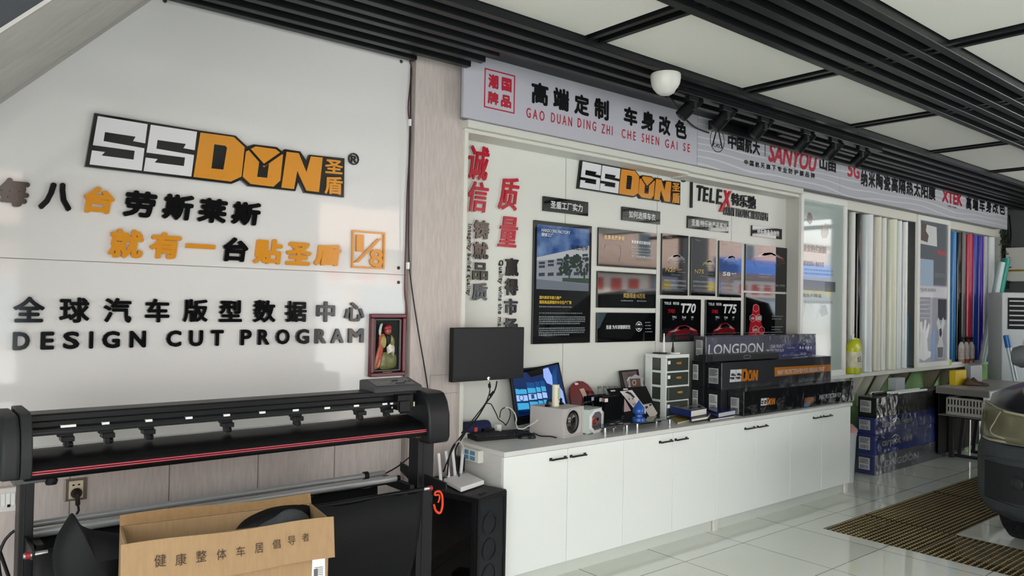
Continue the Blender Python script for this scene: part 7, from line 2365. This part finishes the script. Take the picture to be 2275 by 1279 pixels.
# ================================================================== table with things
TZ = 0.75
c0 = at(2197, 868, 2, TZ)
tx0, ty0 = c0.x, c0.y
c1 = at(2061, 856, 2, TZ)
tx1, ty1 = tx0+1.45, 3.265
M_tt = mat('grey_table_top', '#8b8985', 0.4, noise=0.06, nscale=6)
t = thing('work_table', 'grey-topped work table with white legs beyond the floor boxes', 'table', ((tx0+tx1)/2, (ty0+ty1)/2, 0))
MB().box(tx0, tx1, ty0, ty1, TZ-0.012, TZ).build('table_top', M_tt, t, bevel=0.002)
for xa_ in (tx0, tx1-.03):
    MB().box(xa_, xa_+0.03, ty0, ty1, TZ-0.07, TZ-0.012).build('side_apron', mat('table_grey_edge', '#757270', 0.4), t)
MB().box(tx0+.03, tx1-.03, ty0+.002, ty0+0.03, TZ-0.08, TZ-0.012).build('front_apron', M_white, t)
for (x, y) in ((tx0+.002, ty0+.004), (tx1-.05, ty0+.004), (tx0+.29, ty1-.06), (tx1-.05, ty1-.06)):
    MB().box(x, x+.045, y, y+.045, 0, TZ-.012).build('leg', M_white if y < ty0+.1 else mat('dark_leg', '#2f2e2d', 0.5), t, bevel=0.002)
for zz in (.47,):
    MB().box(tx0+.02, tx1-.02, ty0+.02, ty1-.02, zz-.012, zz).build('lower_shelf', mat('mid_grey_board', '#6c6b69', 0.5), t)
MB().box(tx0+.05, tx1-.05, ty1-.012, ty1-.006, .05, TZ-.012).build('back_panel', mat('dark_back_panel', '#211d1b', 0.7), t)
# crates on the lower shelf
zz = .4715
for k, (xo, m_, lb) in enumerate(((.06, mat('pale_crate', '#b5b3ac', 0.5), 'pale slatted basket on the lower shelf of the work table, nearer one'), (.62, mat('dark_crate', '#3a3230', 0.5), 'dark basket on the lower shelf of the work table, farther one'))):
    t = thing('storage_basket', lb, 'basket', (tx0+xo+.25, (ty0+ty1)/2, zz))
    b = MB()
    x0, x1, y0, y1 = tx0+xo, tx0+xo+.5, ty0+.07, ty1-.08
    b.box(x0, x1, y0, y1, zz, zz+.01)
    for zc_ in (zz+.02, zz+.09, zz+.165):
        b.box(x0, x1, y0, y0+.01, zc_-.010, zc_+.010).box(x0, x1, y1-.01, y1, zc_-.010, zc_+.010).box(x0, x0+.01, y0, y1, zc_-.010, zc_+.010).box(x1-.01, x1, y0, y1, zc_-.010, zc_+.010)
    n = 11
    for i in range(n+1):
        yy = y0+(y1-y0-.012)*i/n
        b.box(x0+.001, x0+.008, yy, yy+.016, zz, zz+.17)
        xx = x0+(x1-x0-.012)*i/n
        b.box(xx, xx+.016, y0+.001, y0+.008, zz, zz+.17)
    b.build('basket_body', m_, t)
    b = MB()
    for i in range(6):
        yy = y0+.05+i*.07
        if yy < y1-.05: b.box(x0+.03, x1-.05, yy, yy+.045, zz+.01, zz+.12+.02*(i % 3))
    b.build('contents', mat('dark_contents', '#38302c', 0.6), t)
# stool under the table
sx, sy = 9.0, 3.08
a, c = Vector((8.72, 3.20, 0)), Vector((8.72, 3.0, 0))
sx0, sy0 = a.x, a.y
t = thing('folding_stool', 'black metal stool with chrome bars in front of the work table', 'stool', ((a.x+c.x)/2, (a.y+c.y)/2, 0))
M_st = mat('black_stool_metal', '#232426', 0.4)
c = Vector((a.x, a.y-.37, 0))
zs = .44
dx_ = .42
b = MB()
b.box(a.x-.02, a.x+dx_+.02, c.y-.02, a.y+.02, zs-.035, zs)
b.build('seat', M_st, t, bevel=0.006)
for xx in (a.x+.02, a.x+dx_-.02):
    b = MB()
    b.box(xx-.018, xx+.018, c.y-.02, a.y+.02, 0, .03)
    b.build('foot_bar', M_st, t, bevel=0.004)
    for yy, y2 in ((c.y+.02, c.y+.06), (a.y-.02, a.y-.06)):
        b = MB()
        b.hexa([(xx-.012, yy-.016, .03), (xx+.012, yy-.016, .03), (xx+.012, yy+.016, .03), (xx-.012, yy+.016, .03)], [(xx-.012, y2-.016, zs-.035), (xx+.012, y2-.016, zs-.035), (xx+.012, y2+.016, zs-.035), (xx-.012, y2+.016, zs-.035)])
        b.build('leg', M_st, t)
for yy in (c.y+.16, c.y+.25):
    MB().cyl((a.x+.02, yy, .03), (a.x+.02, yy, zs-.04), .008, seg=12).build('chrome_bar', M_chrome, t, smooth=True)
# orange bag and carton under the table
q = at(2112, 945, 1, 3.25)
tag(MB().hexa([(8.98, 3.32, .24), (9.16, 3.31, .238), (9.16, 3.48, .238), (8.98, 3.48, .24)], [(8.99, 3.33, .46), (9.04, 3.33, .44), (9.06, 3.44, .44), (8.99, 3.44, .46)]).build('orange_bag', mat('orange_cloth', '#b5622a', 0.7), bevel=0.02), 'orange cloth bag behind the floor boxes under the table', 'bag')
tag(MB().box(8.97, 9.22, 3.30, 3.50, 0, .235).build('brown_carton', mat('dark_brown_carton', '#4a3a2a', 0.7), bevel=0.004), 'dark brown carton on the floor behind the black stool', 'carton')
# on the table
q = at(2162, 855, 2, TZ)
t = thing('brown_cloth', 'crumpled brown cloth lying on the work table', 'cloth', (q.x, q.y, TZ))
ca, cb = at(2132, 852, 2, TZ), at(2196, 858, 2, TZ)
Lc = (cb-ca).length
dc = (cb-ca).normalized()
nc = Vector((-dc.y, dc.x, 0))
def clothf(u, v):
    w_ = .13*math.sin(PI*min(max(u*.96+.03, 0), 1))**.6
    p = ca+dc*(u*Lc)+nc*((v-.5)*2*w_+.02*math.sin(u*9))
    h_ = .004+(.062*math.exp(-((u-.40)/.25)**2)+.02*math.exp(-((u-.8)/.15)**2))*(1-(2*v-1)**2)**.7*(1+.35*math.sin(v*13+u*11))
    return (p.x, p.y, TZ+max(.003, h_))
MB().grid(clothf, 36, 16).build('cloth', mat('brown_towel', '#5d463e', 0.85, noise=0.3, nscale=20), t, smooth=True, solid=0.004)
x0, x1 = WX(2123, 833, 3.17), WX(2147, 830, 3.17)
tag(MB().box(x0, x1, 3.17, 3.23, TZ, WZ(2140, 822, 3.17)).build('yellow_carton', mat('yellow_carton', '#e3c21e', 0.4), bevel=0.003), 'bright yellow carton standing at the back of the work table', 'carton')
tag(MB().box(WX(2157, 830, 3.19), WX(2182, 828, 3.19), 3.19, 3.25, TZ, WZ(2165, 812, 3.19)).build('grey_carton', mat('pale_grey_carton2', '#9fa3a6', 0.5), bevel=0.003), 'pale grey carton at the back of the table right of the yellow one', 'carton')
tag(MB().box(WX(2134, 807, 3.62), WX(2160, 806, 3.62), 3.60, 3.72, SHZ-.16, SHZ-.10).build('metal_tray', M_alu, bevel=0.003), 'shiny metal tray held under the shelf above the yellow carton', 'tray')
q0, q1 = at(1984, 843, 1, 3.5), at(2004, 843, 1, 3.5)
tag(MB().box(q0.x, q1.x, 3.47, 3.55, ztop4, WZ(1994, 839, 3.5)).build('white_carton', mat('white_carton', '#b4bac0', 0.5), bevel=0.003), 'white carton standing behind the white rolls by the shelf brackets', 'carton')
# poles with blue caps
for k, (pb, pt_) in enumerate((((2253, 843), (2233, 748)), ((2259, 842), (2238, 748)), ((2269, 842), (2246, 790)))):
    y = 3.02+.03*k
    b0 = at(*pb, 2, TZ+.001)
    b0 = Vector((WX(pb[0], pb[1], y), y, TZ+.001))
    t0 = at(*pt_, 1, y+.05)
    t = thing('extension_pole', 'thin white pole leaning on the air conditioner, %s from the left' % ordn[k], 'pole', tuple(b0), 0, 'white poles on the table')
    d = (t0-b0)
    MB().cyl(b0, t0, .014, seg=12).build('shaft', mat('white_pole', '#c9d4da', 0.25), t, smooth=True)
    if k < 2: MB().cyl(b0+d*.76, t0+d*.03, .02, seg=12).build('blue_cap', mat('blue_cap', '#2c6fb6', 0.35), t, smooth=True)
# ================================================================== floor-standing air conditioner, turned in the corner
na = math.radians(221.7)
nf = Vector((math.cos(na), math.sin(na), 0))
ns = Vector((math.cos(na-PI/2), math.sin(na-PI/2), 0))          # towards the visible left side
acc = at(2226, 700, 0, 9.95)
acc.z = 0
zt_ac = WZ(2226, 649, acc.y)
AW, AD = .56, .34
fm = Matrix(((-ns.x, -nf.x, 0, acc.x), (-ns.y, -nf.y, 0, acc.y), (0, 0, 1, 0), (0, 0, 0, 1)))
t = thing('air_conditioner', 'floor-standing grey-white air conditioner in the far corner', 'air conditioner', tuple(fm @ Vector((AW/2, AD/2, 0))))
MB(fm).box(0, AW, 0, AD, 0.0, zt_ac).build('cabinet', mat('ac_grey_white', '#c3c9cc', 0.35), t, bevel=0.008, bseg=3)
MB(fm).box(.06, AW-.06, -.003, .01, zt_ac-.42, zt_ac-.06).build('outlet_recess', mat('ac_dark', '#0d1016', 0.5), t, bevel=0.001)
for k in range(6):
    z = zt_ac-.105-k*.055
    MB(fm).hexa([(.075, -.006, z), (AW-.075, -.006, z), (AW-.075, .0, z+.004), (.075, .0, z+.004)], [(.075, -.012, z+.012), (AW-.075, -.012, z+.012), (AW-.075, -.004, z+.016), (.075, -.004, z+.016)]).build('louvre', mat('ac_louvre', '#c9d0d2', 0.3), t)
b = MB(fm)
b.lathe([(.07, 0), (.075, .006), (.05, .012), (.001, .014)], (AW*.55, 0, zt_ac-.57), (0, -1, 0), 28)
b.build('badge', mat('ac_badge', '#9aa2a8', 0.15, 0.7), t, smooth=True)
b = MB(fm)
for k in range(5): b.box(.06, AW-.06, -.002, .002, .25+k*.09, .262+k*.09)
b.build('intake_slots', mat('ac_slot', '#6f767a', 0.5), t)
# cabinet on the dark wall, plant, cable
X0 = 11.24
def onx(px, py): return at(px, py, 0, X0)
a, c = onx(2244, 552), onx(2300, 625)
t = thing('wall_cabinet', 'white wall box with a gold stripe on the dark far wall', 'wall box', (X0-.08, (a.y+c.y)/2, c.z))
MB().box(X0-.16, X0+.01, c.y, a.y, c.z, a.z).build('housing', mat('white_wall_box', '#d4d2cc', 0.4), t, bevel=0.006)
zs_ = onx(2250, 602).z
MB().box(X0-.163, X0-.155, c.y, a.y, zs_-.012, zs_+.012).build('gold_stripe', mat('gold_stripe', '#b29030', 0.3, 0.6), t)
q = onx(2230, 540)
t = thing('climbing_plant', 'dark green leafy plant hanging in the corner above the teal roll', 'plant', (q.x-.1, min(q.y, 3.4), 1.55))
rnd = random.Random(11)
b = MB()
for k in range(130):
    px_, py_ = rnd.uniform(2221, 2241), rnd.uniform(506, 640)
    p = at(px_, py_, 0, X0-rnd.uniform(.05, .25))
    a_ = rnd.uniform(0, 2*PI)
    l_ = rnd.uniform(.03, .06)
    d1 = Vector((math.cos(a_)*.6, math.sin(a_), rnd.uniform(-.8, .4)))*l_
    d2 = d1.cross(Vector((.3, .2, 1))).normalized()*l_*.45
    b.face([p, p+d1*.5+d2, p+d1, p+d1*.5-d2])
b.build('leaves', mat('dark_leaf', '#23402a', 0.45, noise=0.3, nscale=8), t, recalc=False)
b = MB()
for k in range(5):
    px_ = 2224+k*4
    b.tube([at(px_, 506, 0, X0-.12), at(px_+3, 560, 0, X0-.14), at(px_-1, 610, 0, X0-.10), at(px_+2, 642, 0, X0-.12)], .005, 5)
b.build('stems', mat('dark_stem', '#2b2a1e', 0.6), t)
tag(MB().tube([at(2242, 478, 0, X0-.02), at(2246, 520, 0, X0-.02), at(2242, 560, 0, X0-.02), at(2240, 640, 0, X0-.02)], .008, 6).build('wall_cable', M_black, smooth=True), 'black cable hanging on the dark wall beside the last sign board', 'cable')
# bins and bags at the end of the cabinets
q = at(1900, 1035, 2, 0)
bx, by = 6.64, 3.37
t = thing('waste_bin', 'white plastic bin with a pink lid beside the end of the cabinets', 'bin', (bx, by, 0))
loft(MB(), [[(bx+.115*s_*math.cos(2*PI*k/24), by+.115*s_*math.sin(2*PI*k/24), z_) for k in range(24)] for s_, z_ in ((.8, 0), (.85, .02), (1.0, .40), (1.05, .41), (1.05, .44))]).build('bin_body', mat('white_bin', '#c9cdd2', 0.35), t, smooth=True)
loft(MB(), [[(bx+.125*s_*math.cos(2*PI*k/24), by+.125*s_*math.sin(2*PI*k/24), z_) for k in range(24)] for s_, z_ in ((1, .44), (1, .46), (.7, .50), (.4, .51))]).build('bin_lid', mat('dusty_pink', '#c99a96', 0.4), t, smooth=True)
t = thing('black_bag', 'black bag hanging at the right end of the cabinet run', 'bag', (6.42, 3.36, .42))
mb = MB()
puff(mb, [(6.292, .70), (6.47, .72), (6.52, .60), (6.51, .48), (6.46, .40), (6.292, .42)], (6.41, .56), 3.42, .07, 5, .1)
mb.build('bag_body', mat('black_cloth2', '#141517', 0.6, bump=0.2, bscale=20), t, smooth=True, angle=80)
MB().tube([(6.34, 3.42, .69), (6.35, 3.42, .80), (6.43, 3.42, .82), (6.47, 3.42, .71)], .008, 8).build('handle', M_black, t, smooth=True)
# ================================================================== steel gratings in the floor
M_grate = mat('dirty_brass_grating', '#3a3120', 0.6, 0.0, noise=0.35, nscale=3.0)
M_gfr = mat('dark_grating_frame', '#3b3426', 0.6)
glab = []
def grating(x0, x1, y0, y1, label):
    t = thing('floor_grating', label, 'floor grating', ((x0+x1)/2, (y0+y1)/2, -0.03), 0, 'steel floor gratings')
    b = MB()
    n = max(2, round((y1-y0)/.0365))
    for i in range(n+1):
        y = y0+.008+(y1-y0-.016)*i/n
        b.box(x0, x1, y-.0018, y+.0018, -.012, -.001)
    b.build('bearing_bars', mat('bright_grating_bar', '#c2b17c', 0.4, 0.1, noise=0.25, nscale=2.0), t)
    b = MB()
    m = max(2, round((x1-x0)/.036))
    for i in range(m+1):
        x = x0+.004+(x1-x0-.008)*i/m
        b.box(x-.0026, x+.0026, y0, y1, -.010, -.004)
    b.build('cross_bars', M_grate, t)
    b = MB()
    w_ = .004
    b.box(x0, x0+w_, y0, y1, -.014, -.0005).box(x1-w_, x1, y0, y1, -.014, -.0005).box(x0+w_, x1-w_, y0, y0+w_, -.014, -.0005).box(x0+w_, x1-w_, y1-w_, y1, -.014, -.0005)
    b.build('edge_frame', M_gfr, t)
g = .001
xs = [5.10, 5.72, 6.92, 8.12, 9.32]
for k in range(4):
    grating(xs[k]+g, xs[k+1]-g, GY0+g, GY1-g, 'floor grating in the strip along the cabinets, %s' % ['at the corner of the two strips', 'next to the corner piece', 'partly behind the car', 'the farthest one'][k])
ys = [2.10, 1.50, .90, .30, -.30]
for k in range(4):
    grating(GX0+g, GX1-g, ys[k+1]+g, ys[k]-g, 'floor grating in the strip towards the street, %s from the corner' % ordn[k])

# ================================================================== dark car at the right edge
# local frame: x backwards from the bumper, y to the car's left as seen in the photo (towards the sign wall), z up
CXF, CYC = 5.18, .965
HWD = 0.905
car = thing('car', 'dusty dark grey car nosing in from the right edge of the photo', 'car', (CXF+2.2, CYC, 0))
M_cp = mat('dark_grey_car_paint', '#24272b', 0.28, 0.4, coat=0.5, noise=0.10, nscale=30)
M_cb = mat('dusty_black_bumper', '#2f3335', 0.6, noise=0.12, nscale=8)
def section(x, hw, zpts):
    """half section (fraction of the half width, z) mirrored"""
    pts = [(x, CYC+hw*u, z) for u, z in zpts]
    return pts+[(x, CYC-hw*u, z) for u, z in zpts[::-1]]
def carloft(name, secs, m, capped=True, smooth=True, bev=0, parent=None, angle=40):
    mb = MB()
    R_ = [[mb.v(p) for p in s_] for s_ in secs]
    for A_, B_ in zip(R_, R_[1:]):
        n = len(A_)
        for k in range(n):
            mb.bm.faces.new((A_[k], A_[(k+1) % n], B_[(k+1) % n], B_[k]))
    if capped:
        mb.bm.faces.new(R_[0][::-1])
        mb.bm.faces.new(R_[-1])
    return mb.build(name, m, parent or car, smooth=smooth, angle=angle, bevel=bev)
# body shell (above the bumper line)
def bsec(x, hw, zl, zs_, zt__):
    return section(CXF+x, hw, [(.80, zl), (.97, zl+.06), (1.0, (zl+zs_)/2), (.985, zs_-.03), (.93, zs_), (.75, zs_+(zt__-zs_)*.6), (.4, zs_+(zt__-zs_)*.92), (.0, zt__)])
def nose(x, off=0.0):
    # half width of the rounded nose
    c_ = min(1, max(0, (.42-x)/.37))
    return .55+.35*math.sqrt(max(0, 1-c_*c_))-off
carloft('body_shell', [bsec(x, nose(x, .015) if x < .42 else HWD, zl, zs_, zt__) for x, zl, zs_, zt__ in ((.07, .68, .90, .955), (.10, .60, .925, .98), (.16, .55, .95, 1.00), (.25, .50, .97, 1.025), (.34, .46, .99, 1.045), (.46, .42, 1.02, 1.07), (.9, .36, 1.05, 1.12), (1.25, .32, 1.06, 1.14), (2.2, .30, 1.07, 1.13), (3.4, .30, 1.08, 1.14), (4.3, .36, 1.08, 1.13))]+[bsec(4.55, HWD*.92, .5, 1.0, 1.05)], M_cp)
# cabin
def csec(x, hw, z0_, zt__, k):
    return section(CXF+x, hw, [(.97, z0_), (.97, z0_+.03), (.97-.12*k, z0_+(zt__-z0_)*.55), (.97-.22*k, zt__-.05), (.97-.34*k, zt__-.01), (.35, zt__), (0, zt__)])
carloft('cabin', [csec(1.15, HWD*.93, 1.02, 1.12, .4), csec(1.9, HWD*.95, 1.02, 1.64, 1), csec(2.3, HWD*.95, 1.02, 1.72, 1), csec(3.3, HWD*.95, 1.02, 1.72, 1), csec(4.0, HWD*.94, 1.02, 1.62, 1), csec(4.45, HWD*.90, 1.02, 1.15, .5)], M_cp)
M_cg = mat('car_glass', '#0a0d10', 0.05)
b = MB()
zA, zB = 1.13, 1.63
b.face([(CXF+1.16, CYC-.72, zA+.012), (CXF+1.16, CYC+.72, zA+.012), (CXF+1.87, CYC+.60, zB+.012), (CXF+1.87, CYC-.60, zB+.012)])
b.build('windscreen', M_cg, car)
for s_ in (1, -1):
    b = MB()
    b.face([(CXF+1.45, CYC+s_*(HWD*.905), 1.16), (CXF+2.75, CYC+s_*(HWD*.905), 1.16), (CXF+2.75, CYC+s_*(HWD*.80), 1.60), (CXF+2.05, CYC+s_*(HWD*.80), 1.60)])
    b.face([(CXF+2.85, CYC+s_*(HWD*.905), 1.16), (CXF+4.0, CYC+s_*(HWD*.905), 1.16), (CXF+3.8, CYC+s_*(HWD*.80), 1.58), (CXF+2.85, CYC+s_*(HWD*.80), 1.60)])
    b.build('side_window', M_cg, car)
# bumper
def busec(x, hw, z0_, z1_):
    return section(CXF+x, hw, [(.80, z0_), (.95, z0_+.04), (1.0, z0_+.14), (1.0, z1_-.06), (.98, z1_), (.5, z1_+.0), (0, z1_)])
carloft('bumper', [busec(x, nose(x+.045)+.025, z0_, z1_) for x, z0_, z1_ in ((.0, .36, .69), (.02, .32, .725), (.06, .29, .735), (.13, .27, .735), (.22, .27, .735), (.32, .29, .73))]+[busec(.44, HWD*1.015, .33, .71)], M_cb, bev=0.008)
b = MB()
b.box(CXF-.012, CXF+.06, CYC-HWD*.55, CYC+HWD*.55, .42, .60)
b.build('lower_grille', mat('grille_black', '#0b0c0d', 0.6), car, bevel=0.01)
for s_ in (1, -1):
    yc = CYC+s_*HWD*.70
    def bsurf(y, z, off, s_=s_):
        if y > .575:
            c_ = math.sqrt(max(0, 1-((y-.575)/.35)**2))
            x = .42-.37*c_-.045
        else:
            c_, x = 1.0, .005
        return (CXF+x-off*c_, CYC+s_*(y+off*math.sqrt(1-c_*c_)), z)
    b = MB()
    b.grid(lambda u, v: bsurf(.34+.10*(1-v)+u*(.46-.10*(1-v)), .40+.215*v, .006), 14, 4)
    b.build('fog_lamp_recess', mat('bumper_recess', '#16181a', 0.7), car, solid=0.008)
    b = MB()
    b.tube([bsurf(.30, .655, .008), bsurf(.55, .65, .008), bsurf(.75, .64, .008), bsurf(.86, .62, .008)], .007, 6)
    b.tube([bsurf(.36, .38, .008), bsurf(.6, .375, .008), bsurf(.8, .39, .008)], .007, 6)
    b.build('bumper_crease', M_cb, car, smooth=True)
    yf_ = bsurf(.60, .52, .006)
    b = MB()
    b.lathe([(.040, 0), (.042, .014), (.030, .022), (.001, .024)], yf_, (-.9, s_*.4, 0), 24)
    b.build('fog_lamp', mat('fog_lamp_glass', '#202325', 0.35), car, smooth=True)
    # headlamp wrapping the corner
    def hl(u, v, off=0.0, s_=s_):
        # u 0 = inner end, 1 = round the corner on the flank
        if u < .3:
            x, y, nx, ny = .05, .38+.17*u/.3, 1.0, 0.0
        else:
            a_ = (u-.3)/.7*math.radians(82)
            x, y, nx, ny = .42-.37*math.cos(a_), .55+.35*math.sin(a_), math.cos(a_), math.sin(a_)
        zb_ = .735+.01*u
        zt__ = .905+.045*u
        off += .012-.022*v
        return (CXF+x-off*nx, CYC+s_*(y+off*ny), zb_+v*(zt__-zb_))
    b = MB()
    b.grid(lambda u, v: hl(u, v), 28, 5)
    lamp = b.build('headlamp', mat('yellowed_lamp_glass', '#565340', 0.08, spec=0.6, noise=0.12, nscale=8), car, smooth=True, solid=0.03)
    b = MB()
    b.tube([hl(.02, .02, .012), hl(.5, .02, .012), hl(.7, .0, .012), hl(.97, .05, .012), hl(.98, .5, .012), hl(.95, .98, .012), hl(.5, .98, .012), hl(.02, .98, .012)], .008, 6)
    b.build('lamp_rim', mat('pale_lamp_rim', '#8d8a76', 0.3), lamp, smooth=True)
    b = MB()
    b.tube([hl(.55, .95, .012), hl(.60, .6, .012), hl(.64, .25, .012), hl(.5, .14, .012), hl(.1, .12, .012)], .006, 6)
    b.build('lamp_trim', MATS['pale_lamp_rim'], lamp, smooth=True)
    # bonnet edge line
    b = MB()
    b.tube([(CXF+.14, CYC+s_*.50, .982), (CXF+.30, CYC+s_*.66, 1.015), (CXF+.55, CYC+s_*.72, 1.062), (CXF+.8, CYC+s_*HWD*.81, 1.095), (CXF+1.15, CYC+s_*HWD*.84, 1.105)], .006, 6)
    b.build('bonnet_seam', mat('seam_grey', '#6a6e72', 0.3), car, smooth=True)
    # wing mirror
    b = MB()
    b.lathe([(.001, -.09), (.055, -.075), (.08, -.03), (.085, .03), (.065, .08), (.001, .09)], (CXF+1.45, CYC+s_*(HWD+.09), 1.19), (0, 1, 0), 18)
    b.build('wing_mirror', mat('mirror_grey', '#5f6467', 0.4), car, smooth=True)
    b = MB()
    b.box(CXF+1.42, CXF+1.48, CYC+s_*(HWD-.06), CYC+s_*(HWD+.10), 1.11, 1.15)
    b.build('mirror_arm', M_cb, car)
# upper grille
b = MB()
b.box(CXF+.055, CXF+.12, CYC-.40, CYC+.40, .76, .90)
gr = b.build('grille', MATS['grille_black'], car, bevel=0.01)
for k in range(4):
    MB().box(CXF+.045, CXF+.06, CYC-.39, CYC+.39, .775+.033*k, .785+.033*k).build('grille_bar', M_chrome, gr)
MB().box(CXF-.018, CXF-.006, CYC-.22, CYC+.22, .46, .57).build('number_plate', mat('plate_blue', '#2b4f9c', 0.4), car, bevel=0.003)
# wheels
M_tyre = mat('tyre_rubber', '#17181a', 0.75, bump=0.1, bscale=80)
for xx, nm in ((.86, 'front'), (3.62, 'rear')):
    for s_ in (1, -1):
        yo = CYC+s_*(HWD-.02)
        yi = yo-s_*.235
        R_ = .355
        w_ = MB()
        w_.lathe([(R_*.62, 0), (R_*.93, .0), (R_*.985, .02), (R_, .05), (R_, .185), (R_*.985, .215), (R_*.93, .235), (R_*.62, .235)], (CXF+xx, yi, R_), (0, s_, 0), 48)
        tyre = w_.build('tyre', M_tyre, car, smooth=True)
        b = MB()
        for k in range(44):
            a_ = 2*PI*k/44
            for off, sk in ((.03, .06), (.10, -.06), (.16, .06)):
                p = Vector((CXF+xx+math.cos(a_)*R_*1.0, yi+s_*off, R_+math.sin(a_)*R_*1.0))
                ra = Vector((math.cos(a_), 0, math.sin(a_)))
                ta = Vector((-math.sin(a_), 0, math.cos(a_)))
                ya = Vector((0, s_, 0))
                A_, B_ = p-ta*.016, p+ta*.016
                e_ = ya*.05+ta*sk*.3
                b.hexa([A_-ra*.004, B_-ra*.004, B_+e_-ra*.004, A_+e_-ra*.004], [A_+ra*.0035, B_+ra*.0035, B_+e_+ra*.0035, A_+e_+ra*.0035])
        b.build('tread', M_tyre, tyre)
        b = MB()
        b.lathe([(R_*.64, 0), (R_*.60, .02), (R_*.2, .03), (R_*.12, .045), (.001, .045)], (CXF+xx, yo-s_*.06, R_), (0, s_, 0), 30)
        b.build('rim', mat('wheel_alloy', '#8e9296', 0.3, 0.8), car, smooth=True)
MB().box(CXF+.5, CXF+4.2, CYC-HWD*.72, CYC+HWD*.72, .22, .50).build('underbody', mat('underbody_black', '#0c0c0d', 0.8), car)
# ================================================================== street in front of the open shop (seen in the reflections)
def brick():
    m = mat('street_brick', '#b98e72', 0.8)
    nt = m.node_tree
    b = nt.nodes['Principled BSDF']
    g = nt.nodes.new('ShaderNodeNewGeometry')
    sp = nt.nodes.new('ShaderNodeSeparateXYZ')
    cb = nt.nodes.new('ShaderNodeCombineXYZ')
    br = nt.nodes.new('ShaderNodeTexBrick')
    br.inputs['Scale'].default_value = 1.0
    br.inputs['Brick Width'].default_value = .5
    br.inputs['Row Height'].default_value = .16
    br.inputs['Mortar Size'].default_value = .012
    br.inputs['Color1'].default_value = hexc('#d9bcae')
    br.inputs['Color2'].default_value = hexc('#cfae9e')
    br.inputs['Mortar'].default_value = hexc('#e6dad0')
    nt.links.new(g.outputs['Position'], sp.inputs[0])
    nt.links.new(sp.outputs['X'], cb.inputs['X'])
    nt.links.new(sp.outputs['Z'], cb.inputs['Y'])
    nt.links.new(cb.outputs[0], br.inputs['Vector'])
    nt.links.new(br.outputs['Color'], b.inputs['Base Color'])
    return m
BY = -17.0
t = thing('street_building', 'long brick building across the street, seen mirrored in the glossy posters', 'building', (20, BY, 0))
MB().box(-6, 60, BY-6, BY, 0, 5.3).build('brick_wall', brick(), t)
MB().box(-6.2, 60.2, BY-6.2, BY+.25, 5.3, 5.7).build('parapet', mat('pale_stone', '#ddd8cf', 0.7), t)
for k in range(14):
    x = -3+k*4.4
    w_ = MB().box(x, x+1.1, BY-.02, BY+.05, 3.7, 5.0).build('window', mat('white_window_frame', '#e6e6e3', 0.5), t)
    MB().box(x+.1, x+1.0, BY+.03, BY+.06, 3.8, 4.9).build('pane', mat('window_pane', '#5b6b74', 0.1), w_)
for k in range(10):
    x = -5+k*6
    MB().box(x, x+5.6, BY-.02, BY+.08, .1, 1.95).build('shop_front', mat('shop_glass', '#8fa3b2', 0.1) if k % 2 else mat('shop_shutter', '#b9bcc0', 0.5), t)
MB().box(-6, 33, BY, BY+.9, 2.95, 3.25).build('canopy', mat('dark_canopy', '#26282b', 0.6), t)
MB().hexa([(34, BY, 3.3), (58, BY, 3.3), (58, BY+1.5, 3.2), (34, BY+1.5, 3.2)], [(34, BY, 4.1), (58, BY, 4.1), (58, BY+1.5, 3.6), (34, BY+1.5, 3.6)]).build('awning', mat('awning_blue', '#4a78cc', 0.6), t)
for k, (x, c_) in enumerate(((-4, '#e9e6e0'), (3, '#9fb0d6'), (10, '#e9e6e0'), (16, '#9fb0d6'), (23, '#93a6d2'), (29, '#ece8e2'), (35.5, '#dcd8d4'), (42, '#93a6d2'))):
    sg = MB().box(x, x+5.5, BY, BY+.18, 2.0, 2.9).build('shop_sign', mat('shop_sign_%d' % (k % 2), c_, 0.5), t)
    for j in range(4):
        MB().box(x+.5+j*1.2, x+1.2+j*1.2, BY+.17, BY+.22, 2.15, 2.7).build('sign_block', mat('sign_yellow', '#e0c43a', 0.5) if k % 2 else mat('sign_red', '#d0524c', 0.5), sg)
